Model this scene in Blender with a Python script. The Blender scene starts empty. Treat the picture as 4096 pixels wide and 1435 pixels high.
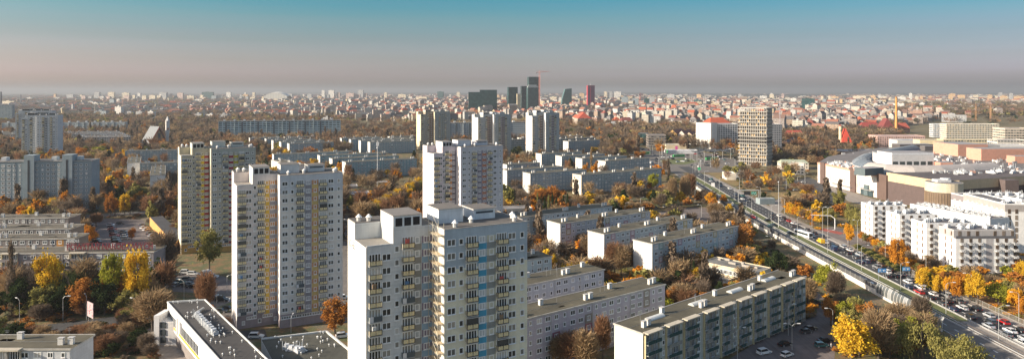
# autumn city seen from the air: concrete towers and slabs, a jammed dual carriageway, the old town in haze
import math
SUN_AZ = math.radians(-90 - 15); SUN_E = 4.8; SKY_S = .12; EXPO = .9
HAZE_C = (.46, .475, .50); HAZE_D = .95e-4
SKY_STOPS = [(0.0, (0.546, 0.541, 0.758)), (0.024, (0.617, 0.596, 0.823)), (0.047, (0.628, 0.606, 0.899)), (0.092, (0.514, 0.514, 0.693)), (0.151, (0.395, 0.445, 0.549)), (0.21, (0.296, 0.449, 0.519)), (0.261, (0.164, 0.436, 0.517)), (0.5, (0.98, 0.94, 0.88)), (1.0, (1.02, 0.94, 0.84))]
import bpy, math, random
import numpy as np
from math import radians as R, sin, cos, pi, hypot, atan2
random.seed(7); rng = np.random.default_rng(7)
scene = bpy.context.scene
COL = scene.collection
F, H, CX, HY = 2700.0, 79.0, 2048.0, 364.0

def P(x, y, h=0.0):
    """ground point (or point at height h) seen at photo position x, y"""
    Y = F * (H - h) / (y - HY)
    return ((x - CX) / F * Y, Y)

def XY(x, Y):
    return ((x - CX) / F * Y, Y)

# ------------------------------------------------------------------ materials
def nt(name):
    m = bpy.data.materials.new(name); m.use_nodes = True
    t = m.node_tree; t.nodes.clear()
    out = t.nodes.new('ShaderNodeOutputMaterial'); b = t.nodes.new('ShaderNodeBsdfPrincipled')
    t.links.new(b.outputs[0], out.inputs[0])
    return m, t, b, out

def nd(t, typ, **kw):
    n = t.nodes.new(typ)
    for k, v in kw.items():
        if k in n.inputs.keys(): n.inputs[k].default_value = v
        else: setattr(n, k, v)
    return n

def mth(t, op, a, b=None, c=None):
    n = t.nodes.new('ShaderNodeMath'); n.operation = op
    for i, v in enumerate((a, b, c)):
        if v is None: continue
        if isinstance(v, (int, float)): n.inputs[i].default_value = v
        else: t.links.new(v, n.inputs[i])
    return n.outputs[0]

def mix(t, fac, a, b, typ='MIX'):
    n = t.nodes.new('ShaderNodeMix'); n.data_type = 'RGBA'; n.blend_type = typ
    for i, v in ((0, fac), (6, a), (7, b)):
        if isinstance(v, (int, float)): n.inputs[i].default_value = v
        elif isinstance(v, tuple): n.inputs[i].default_value = v + (1,) if len(v) == 3 else v
        else: t.links.new(v, n.inputs[i])
    return n.outputs[2]

def ramp(t, fac, stops):
    n = t.nodes.new('ShaderNodeValToRGB')
    e = n.color_ramp.elements
    while len(e) < len(stops): e.new(0.5)
    for s, (p, c) in zip(e, stops):
        s.position = p; s.color = c + (1,) if len(c) == 3 else c
    t.links.new(fac, n.inputs[0]); return n.outputs[0]

def noise(t, scale, detail=3, rough=.6, coord='Object', vec=None, stretch=None):
    if vec is None:
        tc = t.nodes.new('ShaderNodeTexCoord'); vec = tc.outputs[coord]
    if stretch:
        mp = t.nodes.new('ShaderNodeMapping'); mp.inputs['Scale'].default_value = stretch
        t.links.new(vec, mp.inputs[0]); vec = mp.outputs[0]
    n = nd(t, 'ShaderNodeTexNoise', Scale=scale, Detail=detail, Roughness=rough)
    t.links.new(vec, n.inputs['Vector']); return n.outputs[0]

def attr(t):
    n = t.nodes.new('ShaderNodeAttribute'); n.attribute_name = 'Col'; return n.outputs['Color']

def M_paint():                      # painted render with streaks and blotches
    m, t, b, o = nt('painted_render')
    n1 = noise(t, .35, 5, .7); n2 = noise(t, 1.3, 4, .7, stretch=(1, 1, .12))
    f = mth(t, 'MULTIPLY_ADD', n1, .46, .77); g = mth(t, 'MULTIPLY_ADD', n2, .4, .8)
    v = mth(t, 'MULTIPLY', f, g)
    tc = t.nodes.new('ShaderNodeTexCoord'); sp = t.nodes.new('ShaderNodeSeparateXYZ'); t.links.new(tc.outputs['Object'], sp.inputs[0])
    j = mth(t, 'LESS_THAN', mth(t, 'FRACT', mth(t, 'DIVIDE', sp.outputs[2], 2.8)), .035); v = mth(t, 'MULTIPLY', v, mth(t, 'MULTIPLY_ADD', j, -.16, 1.))
    n3 = noise(t, .16, 2, .5, stretch=(1, 1, 2.2)); v = mth(t, 'MULTIPLY', v, mth(t, 'MULTIPLY_ADD', mth(t, 'GREATER_THAN', n3, .6), -.07, 1.))
    hsv = nd(t, 'ShaderNodeHueSaturation'); t.links.new(v, hsv.inputs['Value']); t.links.new(attr(t), hsv.inputs['Color'])
    t.links.new(hsv.outputs[0], b.inputs['Base Color']); b.inputs['Roughness'].default_value = .85
    return m

def M_plain(name, rough=.6, metal=0., var=.25, scale=2.):
    m, t, b, o = nt(name)
    v = mth(t, 'MULTIPLY_ADD', noise(t, scale, 4), var * 2, 1 - var)
    hsv = nd(t, 'ShaderNodeHueSaturation'); t.links.new(v, hsv.inputs['Value']); t.links.new(attr(t), hsv.inputs['Color'])
    t.links.new(hsv.outputs[0], b.inputs['Base Color'])
    b.inputs['Roughness'].default_value = rough; b.inputs['Metallic'].default_value = metal
    return m

def M_felt():
    m, t, b, o = nt('roofing_felt')
    n1 = noise(t, .12, 5, .65); n2 = noise(t, .8, 3)
    tc = t.nodes.new('ShaderNodeTexCoord'); s = t.nodes.new('ShaderNodeSeparateXYZ'); t.links.new(tc.outputs['Object'], s.inputs[0])
    seam = mth(t, 'LESS_THAN', mth(t, 'FRACT', mth(t, 'DIVIDE', s.outputs[0], 3.1)), .05)
    v = mth(t, 'MULTIPLY_ADD', n1, 1.5, .25); v = mth(t, 'MULTIPLY', v, mth(t, 'MULTIPLY_ADD', n2, .3, .85))
    v = mth(t, 'MULTIPLY', v, mth(t, 'MULTIPLY_ADD', seam, -.22, 1.))
    hsv = nd(t, 'ShaderNodeHueSaturation'); t.links.new(v, hsv.inputs['Value']); t.links.new(attr(t), hsv.inputs['Color'])
    t.links.new(hsv.outputs[0], b.inputs['Base Color']); b.inputs['Roughness'].default_value = .9
    return m

def M_glass():
    m, t, b, o = nt('window_glass')
    oi = t.nodes.new('ShaderNodeObjectInfo')
    c = ramp(t, oi.outputs['Random'], [(0, (.015, .022, .027)), (.4, (.035, .045, .05)), (.6, (.09, .1, .1)), (.78, (.22, .22, .2)), (.9, (.42, .38, .32)), (1, (.6, .58, .54))])
    t.links.new(c, b.inputs['Base Color']); b.inputs['Roughness'].default_value = .12
    b.inputs['Specular IOR Level'].default_value = .6
    return m

def M_facade(name, bx, wx, bz, wz, z0=.6, glass=((.02, .03, .035), (.25, .24, .22)), rough=.8, mull=False):
    """repeating openings for far facades, laid out in metres along the wall"""
    m, t, b, o = nt(name)
    uv = t.nodes.new('ShaderNodeUVMap'); s = t.nodes.new('ShaderNodeSeparateXYZ'); t.links.new(uv.outputs[0], s.inputs[0])
    u = mth(t, 'DIVIDE', s.outputs[0], bx); v = mth(t, 'DIVIDE', mth(t, 'SUBTRACT', s.outputs[1], z0), bz)
    fu = mth(t, 'FRACT', u); fv = mth(t, 'FRACT', v)
    a = mth(t, 'LESS_THAN', mth(t, 'ABSOLUTE', mth(t, 'SUBTRACT', fu, .5)), wx / bx / 2)
    c = mth(t, 'LESS_THAN', mth(t, 'ABSOLUTE', mth(t, 'SUBTRACT', fv, .5)), wz / bz / 2)
    mask = mth(t, 'MULTIPLY', a, c)
    mask = mth(t, 'MULTIPLY', mask, mth(t, 'GREATER_THAN', s.outputs[1], z0))
    cb = t.nodes.new('ShaderNodeCombineXYZ'); t.links.new(mth(t, 'FLOOR', u), cb.inputs[0]); t.links.new(mth(t, 'FLOOR', v), cb.inputs[1])
    wn = t.nodes.new('ShaderNodeTexWhiteNoise'); t.links.new(cb.outputs[0], wn.inputs['Vector'])
    gl = ramp(t, wn.outputs['Value'], [(0, glass[0]), (.6, tuple(x * 1.6 for x in glass[0])), (1, glass[1])])
    n1 = noise(t, .1, 4); vv = mth(t, 'MULTIPLY_ADD', n1, .4, .8)
    hsv = nd(t, 'ShaderNodeHueSaturation'); t.links.new(vv, hsv.inputs['Value']); t.links.new(attr(t), hsv.inputs['Color'])
    t.links.new(mix(t, mask, hsv.outputs[0], gl), b.inputs['Base Color'])
    t.links.new(mth(t, 'MULTIPLY_ADD', mask, -.55, rough), b.inputs['Roughness'])
    return m

def M_foliage():
    m, t, b, o = nt('foliage')
    n = noise(t, .9, 3); v = mth(t, 'MULTIPLY_ADD', n, .8, .6)
    hsv = nd(t, 'ShaderNodeHueSaturation'); t.links.new(v, hsv.inputs['Value']); t.links.new(attr(t), hsv.inputs['Color'])
    d = t.nodes.new('ShaderNodeBsdfDiffuse'); tr = t.nodes.new('ShaderNodeBsdfTranslucent'); ms = t.nodes.new('ShaderNodeMixShader')
    ms.inputs[0].default_value = .3
    t.links.new(hsv.outputs[0], d.inputs[0]); t.links.new(hsv.outputs[0], tr.inputs[0])
    t.links.new(d.outputs[0], ms.inputs[1]); t.links.new(tr.outputs[0], ms.inputs[2])
    t.nodes.remove(b); t.links.new(ms.outputs[0], o.inputs[0])
    return m

def M_carpaint():
    m, t, b, o = nt('car_paint')
    oi = t.nodes.new('ShaderNodeObjectInfo'); v = mth(t, 'MULTIPLY_ADD', noise(t, 1.5, 3), .2, .9)
    hsv = nd(t, 'ShaderNodeHueSaturation'); t.links.new(v, hsv.inputs['Value']); t.links.new(oi.outputs['Color'], hsv.inputs['Color'])
    t.links.new(hsv.outputs[0], b.inputs['Base Color']); b.inputs['Roughness'].default_value = .3
    b.inputs['Coat Weight'].default_value = .5
    return m

def M_asphalt(name, c0, c1, sc=.25):
    m, t, b, o = nt(name)
    tc = t.nodes.new('ShaderNodeTexCoord'); s = t.nodes.new('ShaderNodeSeparateXYZ')
    n1 = noise(t, sc, 6, .7); n2 = noise(t, 1.2, 3, stretch=(1, .05, 1))
    f = mth(t, 'ADD', mth(t, 'MULTIPLY', n1, .65), mth(t, 'MULTIPLY', n2, .35))
    c = ramp(t, f, [(.36, c0), (.62, c1)])
    t.links.new(c, b.inputs['Base Color']); b.inputs['Roughness'].default_value = .88
    return m

def M_ground():
    m, t, b, o = nt('autumn_ground')
    n1 = noise(t, .03, 6, .65); n2 = noise(t, .22, 5, .7); n3 = noise(t, 1.2, 4, .7)
    grass = ramp(t, n3, [(.3, (.055, .065, .022)), (.7, (.13, .14, .05))])
    litter = ramp(t, n3, [(.25, (.09, .055, .03)), (.5, (.2, .115, .05)), (.75, (.34, .2, .08))])
    dirt = ramp(t, n3, [(.3, (.15, .12, .09)), (.7, (.28, .23, .18))])
    a = mix(t, ramp(t, n2, [(.42, (0, 0, 0)), (.6, (1, 1, 1))]), grass, litter)
    c = mix(t, ramp(t, n1, [(.56, (0, 0, 0)), (.68, (1, 1, 1))]), a, dirt)
    t.links.new(c, b.inputs['Base Color']); b.inputs['Roughness'].default_value = .95
    return m

def M_tex(name, stops, scale, rough=.9, detail=5):
    m, t, b, o = nt(name)
    t.links.new(ramp(t, noise(t, scale, detail, .7), stops), b.inputs['Base Color']); b.inputs['Roughness'].default_value = rough
    return m

MT = dict(
    paint=M_paint(), felt=M_felt(), glass=M_glass(), leaf=M_foliage(), car=M_carpaint(), ground=M_ground(),
    metal=M_plain('painted_metal', .45, .3, .12, 1.), plain=M_plain('matt_surface', .75, 0, .2, 1.5),
    bark=M_plain('bark', .95, 0, .35, 3.), shiny=M_plain('dark_gloss', .15, 0, .1, 1.),
    tiles=M_plain('roof_tiles', .85, 0, .3, .35), rubber=M_plain('rubber', .9, 0, .1),
    road=M_asphalt('road_asphalt', (.035, .035, .037), (.07, .068, .066)),
    road2=M_asphalt('worn_sunlit_asphalt', (.10, .088, .076), (.2, .175, .15)),
    lot=M_asphalt('parking_asphalt', (.10, .085, .078), (.2, .165, .15), .12),
    paving=M_asphalt('pavement_slabs', (.22, .19, .16), (.34, .3, .26), .4),
    line=M_tex('road_paint', [(.3, (.45, .44, .42)), (.6, (.75, .74, .7))], 1.5, .7),
    grass=M_tex('mown_grass', [(.3, (.075, .09, .028)), (.7, (.16, .17, .055))], .4),
    dry=M_tex('dry_grass', [(.3, (.12, .085, .035)), (.5, (.24, .16, .06)), (.7, (.2, .19, .07))], .12),
    litter=M_tex('fallen_leaves', [(.3, (.1, .06, .02)), (.5, (.34, .15, .035)), (.7, (.45, .24, .05))], .3),
    court=M_tex('court_surface', [(.3, (.28, .06, .04)), (.7, (.4, .1, .07))], .2),
    fslab=M_facade('slab_facade', 3.1, 1.7, 2.8, 1.4, .9),
    fstrip=M_facade('striped_facade', 6.0, 4.6, 3.0, 1.5, .9),
    ftown=M_facade('townhouse_facade', 2.6, 1.1, 3.4, 1.9, .8),
    foffice=M_facade('office_facade', 3.6, 3.0, 3.4, 1.6, .8),
    fcurtain=M_facade('curtain_wall', 3.0, 2.7, 3.6, 3.2, .2, ((.008, .035, .035), (.04, .1, .1)), .5),
    fgrid=M_facade('concrete_grid_facade', 2.4, 1.5, 3.3, 2.2, .5, ((.03, .035, .035), (.35, .22, .08))),
    fbalc=M_facade('balcony_facade', 3.4, 2.2, 2.8, 1.9, .4, ((.03, .04, .045), (.3, .29, .27))),
)

# ------------------------------------------------------------------ mesh builder
class MB:
    def __init__(s): s.V = []; s.F = []; s.M = []; s.C = []; s.U = []
    def quad(s, pts, col=(.5, .5, .5), mat=0, uv=None):
        i = len(s.V); s.V += [tuple(p) for p in pts]; n = len(pts)
        s.F.append(tuple(range(i, i + n))); s.M.append(mat); s.C.append(col)
        s.U += list(uv) if uv else [(0, -9)] * n
        return s
    def box(s, x0, y0, z0, x1, y1, z1, col=(.5, .5, .5), mat=0, top=None, topm=None, bottom=True):
        if x1 < x0: x0, x1 = x1, x0
        if y1 < y0: y0, y1 = y1, y0
        return s.prism([(x0, y0), (x1, y0), (x1, y1), (x0, y1)], z0, z1, col, mat, top, topm, bottom)
    def prism(s, poly, z0, z1, col=(.5, .5, .5), mat=0, top=None, topm=None, bottom=True):
        a = sum(poly[i][0] * poly[(i + 1) % len(poly)][1] - poly[(i + 1) % len(poly)][0] * poly[i][1] for i in range(len(poly)))
        if a < 0: poly = poly[::-1]
        u = 0
        for i in range(len(poly)):
            p, q = poly[i], poly[(i + 1) % len(poly)]; L = hypot(q[0] - p[0], q[1] - p[1])
            s.quad([(p[0], p[1], z0), (q[0], q[1], z0), (q[0], q[1], z1), (p[0], p[1], z1)], col, mat,
                   [(u, z0), (u + L, z0), (u + L, z1), (u, z1)]); u += math.ceil(L / 6) * 6
        s.quad([(p[0], p[1], z1) for p in poly], top or col, mat if topm is None else topm)
        if bottom: s.quad([(p[0], p[1], z0) for p in poly[::-1]], col, mat)
        return s
    def frustum(s, cx, cy, z0, z1, r0, r1, n=8, col=(.5, .5, .5), mat=0, sx=1., sy=1.):
        for i in range(n):
            a, b = 2 * pi * i / n, 2 * pi * (i + 1) / n
            L = 2 * pi * r0 / n
            s.quad([(cx + r0 * cos(a) * sx, cy + r0 * sin(a) * sy, z0), (cx + r0 * cos(b) * sx, cy + r0 * sin(b) * sy, z0),
                    (cx + r1 * cos(b) * sx, cy + r1 * sin(b) * sy, z1), (cx + r1 * cos(a) * sx, cy + r1 * sin(a) * sy, z1)], col, mat,
                   [(i * L, z0), (i * L + L, z0), (i * L + L, z1), (i * L, z1)])
        s.quad([(cx + r1 * cos(2 * pi * i / n) * sx, cy + r1 * sin(2 * pi * i / n) * sy, z1) for i in range(n)], col, mat)
        return s
    def tube(s, p, q, r0, r1, n=5, col=(.5, .5, .5), mat=0):
        p = np.array(p, float); q = np.array(q, float); d = q - p; d /= np.linalg.norm(d) + 1e-9
        a = np.cross(d, (0, 0, 1.) if abs(d[2]) < .9 else (1., 0, 0)); a /= np.linalg.norm(a); b = np.cross(d, a)
        for i in range(n):
            c0, s0, c1, s1 = cos(2 * pi * i / n), sin(2 * pi * i / n), cos(2 * pi * (i + 1) / n), sin(2 * pi * (i + 1) / n)
            s.quad([p + (a * c1 + b * s1) * r0, p + (a * c0 + b * s0) * r0, q + (a * c0 + b * s0) * r1, q + (a * c1 + b * s1) * r1], col, mat)
        return s
    def gable(s, x0, y0, x1, y1, z0, z1, col, mat=0, wall=None, wm=0, hip=0., ov=.4):
        """pitched roof, ridge along the longer side"""
        if x1 - x0 < y1 - y0:
            t = MB().gable(y0, -x1, y1, -x0, z0, z1, col, mat, wall, wm, hip, ov)
            i = len(s.V); s.V += [(-v[1], v[0], v[2]) for v in t.V]; s.F += [tuple(k + i for k in f) for f in t.F]; s.M += t.M; s.C += t.C; s.U += t.U
            return s
        ym = (y0 + y1) / 2; h = hip * (y1 - y0) / 2
        a, b = (x0 + h, ym, z1), (x1 - h, ym, z1)
        X0, X1, Y0, Y1 = x0 - ov, x1 + ov, y0 - ov, y1 + ov
        if h == 0: a = (X0, ym, z1); b = (X1, ym, z1)
        s.quad([(X0, Y0, z0), (X1, Y0, z0), b, a], col, mat)
        s.quad([(X1, Y1, z0), (X0, Y1, z0), a, b], col, mat)
        wc = col if h else (wall or col)
        s.quad([(X1, Y0, z0), (X1, Y1, z0), b], wc, mat if h else wm)
        s.quad([(X0, Y1, z0), (X0, Y0, z0), a], wc, mat if h else wm)
        return s
    def add(s, o, dx=0, dy=0, dz=0, rz=0., sc=1.):
        i = len(s.V); c, n = cos(rz) * sc, sin(rz) * sc
        s.V += [(v[0] * c - v[1] * n + dx, v[0] * n + v[1] * c + dy, v[2] * sc + dz) for v in o.V]
        s.F += [tuple(k + i for k in f) for f in o.F]; s.M += o.M; s.C += o.C; s.U += o.U
        return s
    def mesh(s, name, mats):
        me = bpy.data.meshes.new(name); me.from_pydata(s.V, [], s.F)
        for m in mats: me.materials.append(MT[m] if isinstance(m, str) else m)
        me.polygons.foreach_set('material_index', s.M)
        ca = me.color_attributes.new('Col', 'FLOAT_COLOR', 'CORNER')
        arr = []
        for f, c in zip(s.F, s.C): arr += [c[0], c[1], c[2], 1.] * len(f)
        ca.data.foreach_set('color', arr)
        uv = me.uv_layers.new(name='UVMap'); uv.data.foreach_set('uv', [k for p in s.U for k in p])
        me.update(); return me
    def obj(s, name, mats, parent=None, loc=None, rz=None):
        return link(name, s.mesh(name, mats), parent, loc, rz)

def link(name, me, parent=None, loc=None, rz=None):
    o = bpy.data.objects.new(name, me); COL.objects.link(o)
    if parent: o.parent = parent
    if loc: o.location = loc
    if rz is not None: o.rotation_euler = (0, 0, rz)
    return o

def np_mesh(name, V, C, mat):
    """quads (N,4,3) with one colour each (N,3) as one mesh, quickly"""
    n = len(V); me = bpy.data.meshes.new(name)
    me.vertices.add(n * 4); me.vertices.foreach_set('co', V.reshape(-1).astype(np.float32))
    me.loops.add(n * 4); me.loops.foreach_set('vertex_index', np.arange(n * 4, dtype=np.int32))
    me.polygons.add(n); me.polygons.foreach_set('loop_start', np.arange(0, n * 4, 4, dtype=np.int32))
    me.update(calc_edges=True)
    me.materials.append(MT[mat])
    ca = me.color_attributes.new('Col', 'FLOAT_COLOR', 'CORNER')
    c = np.ones((n, 4, 4), np.float32); c[:, :, :3] = C[:, None, :]
    ca.data.foreach_set('color', c.reshape(-1)); me.update(); return me

# ------------------------------------------------------------------ things, parts, labels
def tag(o, label, cat, group=None):
    o['label'] = label; o['category'] = cat
    if group: o['group'] = group
    return o
def thing(name, label, cat, loc=(0, 0, 0), rz=0., group=None):
    o = bpy.data.objects.new(name, None); COL.objects.link(o); o.empty_display_size = .5
    o.location = loc; o.rotation_euler = (0, 0, rz)
    if label: tag(o, label, cat, group)
    else:
        o['category'] = cat
        if group: o['group'] = group
    return o
def struct(name, mb, mats, kind='structure'):
    o = mb.obj(name, mats); o['kind'] = kind; return o

ORD = 'first second third fourth fifth sixth seventh eighth ninth tenth eleventh twelfth thirteenth fourteenth fifteenth sixteenth seventeenth eighteenth nineteenth'.split()
TENS = {2: 'twenty', 3: 'thirty', 4: 'forty', 5: 'fifty', 6: 'sixty', 7: 'seventy', 8: 'eighty', 9: 'ninety'}
TTH = {2: 'twentieth', 3: 'thirtieth', 4: 'fortieth', 5: 'fiftieth', 6: 'sixtieth', 7: 'seventieth', 8: 'eightieth', 9: 'ninetieth'}
def ordw(n):
    if n < 20: return ORD[n - 1]
    t, u = divmod(n, 10)
    return TTH[t] if u == 0 else TENS[t] + '-' + ORD[u - 1]

AUTO = []       # (object, phrase, X, Y) labelled at the end from what each one stands beside
ANCHORS = []    # (X, Y, text)
def anchor(x, y, text, h=0): X, Y = P(x, y, h); ANCHORS.append((X, Y, text))
def auto(o, phrase, X, Y, where=None): AUTO.append((o, phrase, X, Y, where))
def near(X, Y):
    return min(ANCHORS, key=lambda a: ((a[0] - X) / max(40, Y)) ** 2 + (math.log(a[1] / Y)) ** 2)[2]
def write_labels():
    g = {}
    for o, ph, X, Y, w in AUTO: g.setdefault((ph, w or near(X, Y)), []).append((X / Y, Y, o))
    for (ph, w), L in g.items():
        L.sort(key=lambda a: (a[0], a[1]))
        for i, (_, _, o) in enumerate(L):
            if len(L) == 1: o['label'] = f'{ph} {w}'
            elif i == 0: o['label'] = f'{ph}, leftmost of those {w}'
            elif i == len(L) - 1: o['label'] = f'{ph}, rightmost of those {w}'
            else: o['label'] = f'{ph}, {ordw(i + 1)} from left {w}'

FOOT = []       # footprints kept free of trees
def foot(poly, pad=2.):
    cx = sum(p[0] for p in poly) / len(poly); cy = sum(p[1] for p in poly) / len(poly)
    q = []
    for p in poly:
        d = hypot(p[0] - cx, p[1] - cy) + 1e-6; k = (d + pad) / d
        q.append((cx + (p[0] - cx) * k, cy + (p[1] - cy) * k))
    FOOT.append((q, min(a[0] for a in q), max(a[0] for a in q), min(a[1] for a in q), max(a[1] for a in q)))
def free(x, y):
    for q, x0, x1, y0, y1 in FOOT:
        if x0 < x < x1 and y0 < y < y1:
            ins = False; j = len(q) - 1
            for i in range(len(q)):
                if (q[i][1] > y) != (q[j][1] > y) and x < (q[j][0] - q[i][0]) * (y - q[i][1]) / (q[j][1] - q[i][1]) + q[i][0]: ins = not ins
                j = i
            if ins: return False
    return True
def wfoot(ox, oy, al, x0, y0, x1, y1, pad=2.):
    c, s = cos(al), sin(al)
    foot([(ox + x * c - y * s, oy + x * s + y * c) for x, y in ((x0, y0), (x1, y0), (x1, y1), (x0, y1))], pad)

# ------------------------------------------------------------------ windows
WHITE = (.8, .8, .78)
def window_mb(w, h, panes=2, fr=WHITE, sill=True):
    m = MB(); t = .15
    m.quad([(-w / 2, -.02, -h / 2), (w / 2, -.02, -h / 2), (w / 2, -.02, h / 2), (-w / 2, -.02, h / 2)], (.05, .06, .06), 1)
    for a, b in ((-h / 2, -h / 2 + t), (h / 2 - t, h / 2)): m.box(-w / 2, -.08, a, w / 2, -.001, b, fr)
    xs = [-w / 2, w / 2 - t] + [-w / 2 + w * k / panes - t / 2 for k in range(1, panes)]
    for x in xs: m.box(x, -.079, -h / 2 + t, x + t, -.002, h / 2 - t, fr)
    if sill: m.box(-w / 2 - .08, -.17, -h / 2 - .09, w / 2 + .08, -.003, -h / 2 - .004, fr)
    return m
WM = {}
def wproto(key, *a, **k):
    if key not in WM: mb = window_mb(*a, **k); WM[key] = (mb, mb.mesh('window', ['plain', 'glass']))
    return WM[key]
def windows(parent, items, limit=100, rest='window'):
    """items: (key, x, y, z, rz); the first ones become parts, the rest one stuff part"""
    left = MB()
    for i, (key, x, y, z, rz) in enumerate(items):
        mb, me = WM[key]
        if i < limit: link('window', me, parent, (x, y, z), rz)
        else: left.add(mb, x, y, z, rz)
    if left.V:
        o = left.obj(rest, ['plain', 'glass'], parent); o['kind'] = 'stuff'
wproto('wide', 1.9, 1.45, 2); wproto('small', 1.0, 1.3, 1); wproto('mid', 1.4, 1.4, 2)
wproto('tall', 1.3, 2.2, 2, fr=(.16, .1, .06), sill=False); wproto('door', 2.5, 2.2, 4)
wproto('strip', 3.2, 1.0, 4); wproto('kinder', 2.2, 1.7, 3); wproto('narrow', .8, 1.9, 1, fr=(.3, .16, .08), sill=False)
# ------------------------------------------------------------------ small roof furniture
def chimney_mb(w=1.3, d=.9, h=1.5, col=(.62, .6, .56)):
    m = MB().box(-w / 2, -d / 2, -.2, w / 2, d / 2, h, col)
    m.box(-w / 2 + .12, -d / 2 + .12, h, w / 2 - .12, d / 2 - .12, h + .16, (.06, .05, .05))
    m.box(-w / 2 - .1, -d / 2 - .1, h + .16, w / 2 + .1, d / 2 + .1, h + .26, (.5, .48, .45)); return m
CHIM = chimney_mb().mesh('chimney', ['plain'])
def ac_mb(v):
    r = random.Random(v); m = MB(); c = (.5, .51, .52)
    m.box(-1.1, -.8, 0, 1.1, .8, .9, c); m.box(-.9, -.6, .9, .2, .5, 1.5, (.6, .62, .64))
    m.frustum(.6, .1, .9, 1.2, .4, .4, 8, (.3, .31, .32)); m.tube((-.9, .5, .8), (-1.6, .9, .2), .22, .22, 6, (.65, .66, .67))
    for k in range(3): m.tube((-1.2 + k * .9, -.9, 0), (-1.2 + k * .9, -.9, 1.7 + r.random()), .08, .08, 4, (.5, .52, .53))
    return m
ACS = [ac_mb(i).mesh('ventilation_unit', ['plain']) for i in range(3)]
def vent_mb():
    return MB().frustum(0, 0, 0, .55, .12, .12, 6, (.5, .5, .48)).frustum(0, 0, .55, .85, .27, .04, 8, (.7, .69, .66))
VENT = vent_mb().mesh('roof_vent', ['plain'])
def hood_mb():
    return MB().frustum(0, 0, 0, .8, .5, .5, 8, (.55, .53, .5)).frustum(0, 0, .8, 1.5, .75, .08, 8, (.8, .78, .74))
HOOD = hood_mb().mesh('roof_vent', ['plain'])
BALC = MB()
BALC.box(-1.35, -.95, -.14, 1.35, -.002, -.02, (.45, .45, .43))
for x0, x1 in ((-1.3, -1.24), (-.03, .03), (1.24, 1.3)): BALC.box(x0, -.93, -.02, x1, -.87, 1.08, (.03, .03, .03))
BALC.box(-1.3, -.94, 1.0, 1.3, -.86, 1.08, (.03, .03, .03)); BALC.box(-1.3, -.935, 0, 1.3, -.865, .12, (.03, .03, .03))
for x0, x1 in ((-1.16, -.66), (-.58, -.1), (.1, .58), (.66, 1.16)): BALC.box(x0, -.925, .14, x1, -.88, .96, (.72, .6, .34) if x0 in (-1.16, .66, -.58, .1) else (.05, .05, .05))
for s in (-1.3, 1.24): BALC.box(s, -.86, .1, s + .06, -.01, 1.0, (.3, .27, .2))
BAL_ME = BALC.mesh('balcony', ['plain'])
BALP = MB(); BALP.box(-1.35, -.95, -.14, 1.35, -.002, -.02, (.45, .45, .45))
BALP.box(-1.3, -.94, 0, -.5, -.86, 1.05, (.6, .6, .6)); BALP.box(-.5, -.93, 0, 1.3, -.87, 1.05, (.07, .09, .1))
for s in (-1.3, 1.24): BALP.box(s, -.86, 0, s + .06, -.01, 1.0, (.1, .12, .12))
BALP_ME = BALP.mesh('balcony', ['plain'])

def text(body, size, col, parent, loc, rot, depth=.05, width=None):
    cu = bpy.data.curves.new('lettering', 'FONT'); cu.body = body; cu.size = size; cu.extrude = depth; cu.resolution_u = 2
    m, t, b, _ = nt('lettering_paint'); b.inputs['Base Color'].default_value = col + (1,); b.inputs['Roughness'].default_value = .6
    tmp = bpy.data.objects.new('tmp', cu); COL.objects.link(tmp); bpy.context.view_layer.update()
    me = bpy.data.meshes.new_from_object(tmp.evaluated_get(bpy.context.evaluated_depsgraph_get())); bpy.data.objects.remove(tmp)
    me.materials.clear(); me.materials.append(m); me.name = 'lettering'; o = link('lettering', me, parent, loc); o.rotation_euler = rot
    if width: xs = [v.co.x for v in me.vertices]; o.scale = (width / (max(xs) - min(xs)), 1, 1)
    return o

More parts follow.
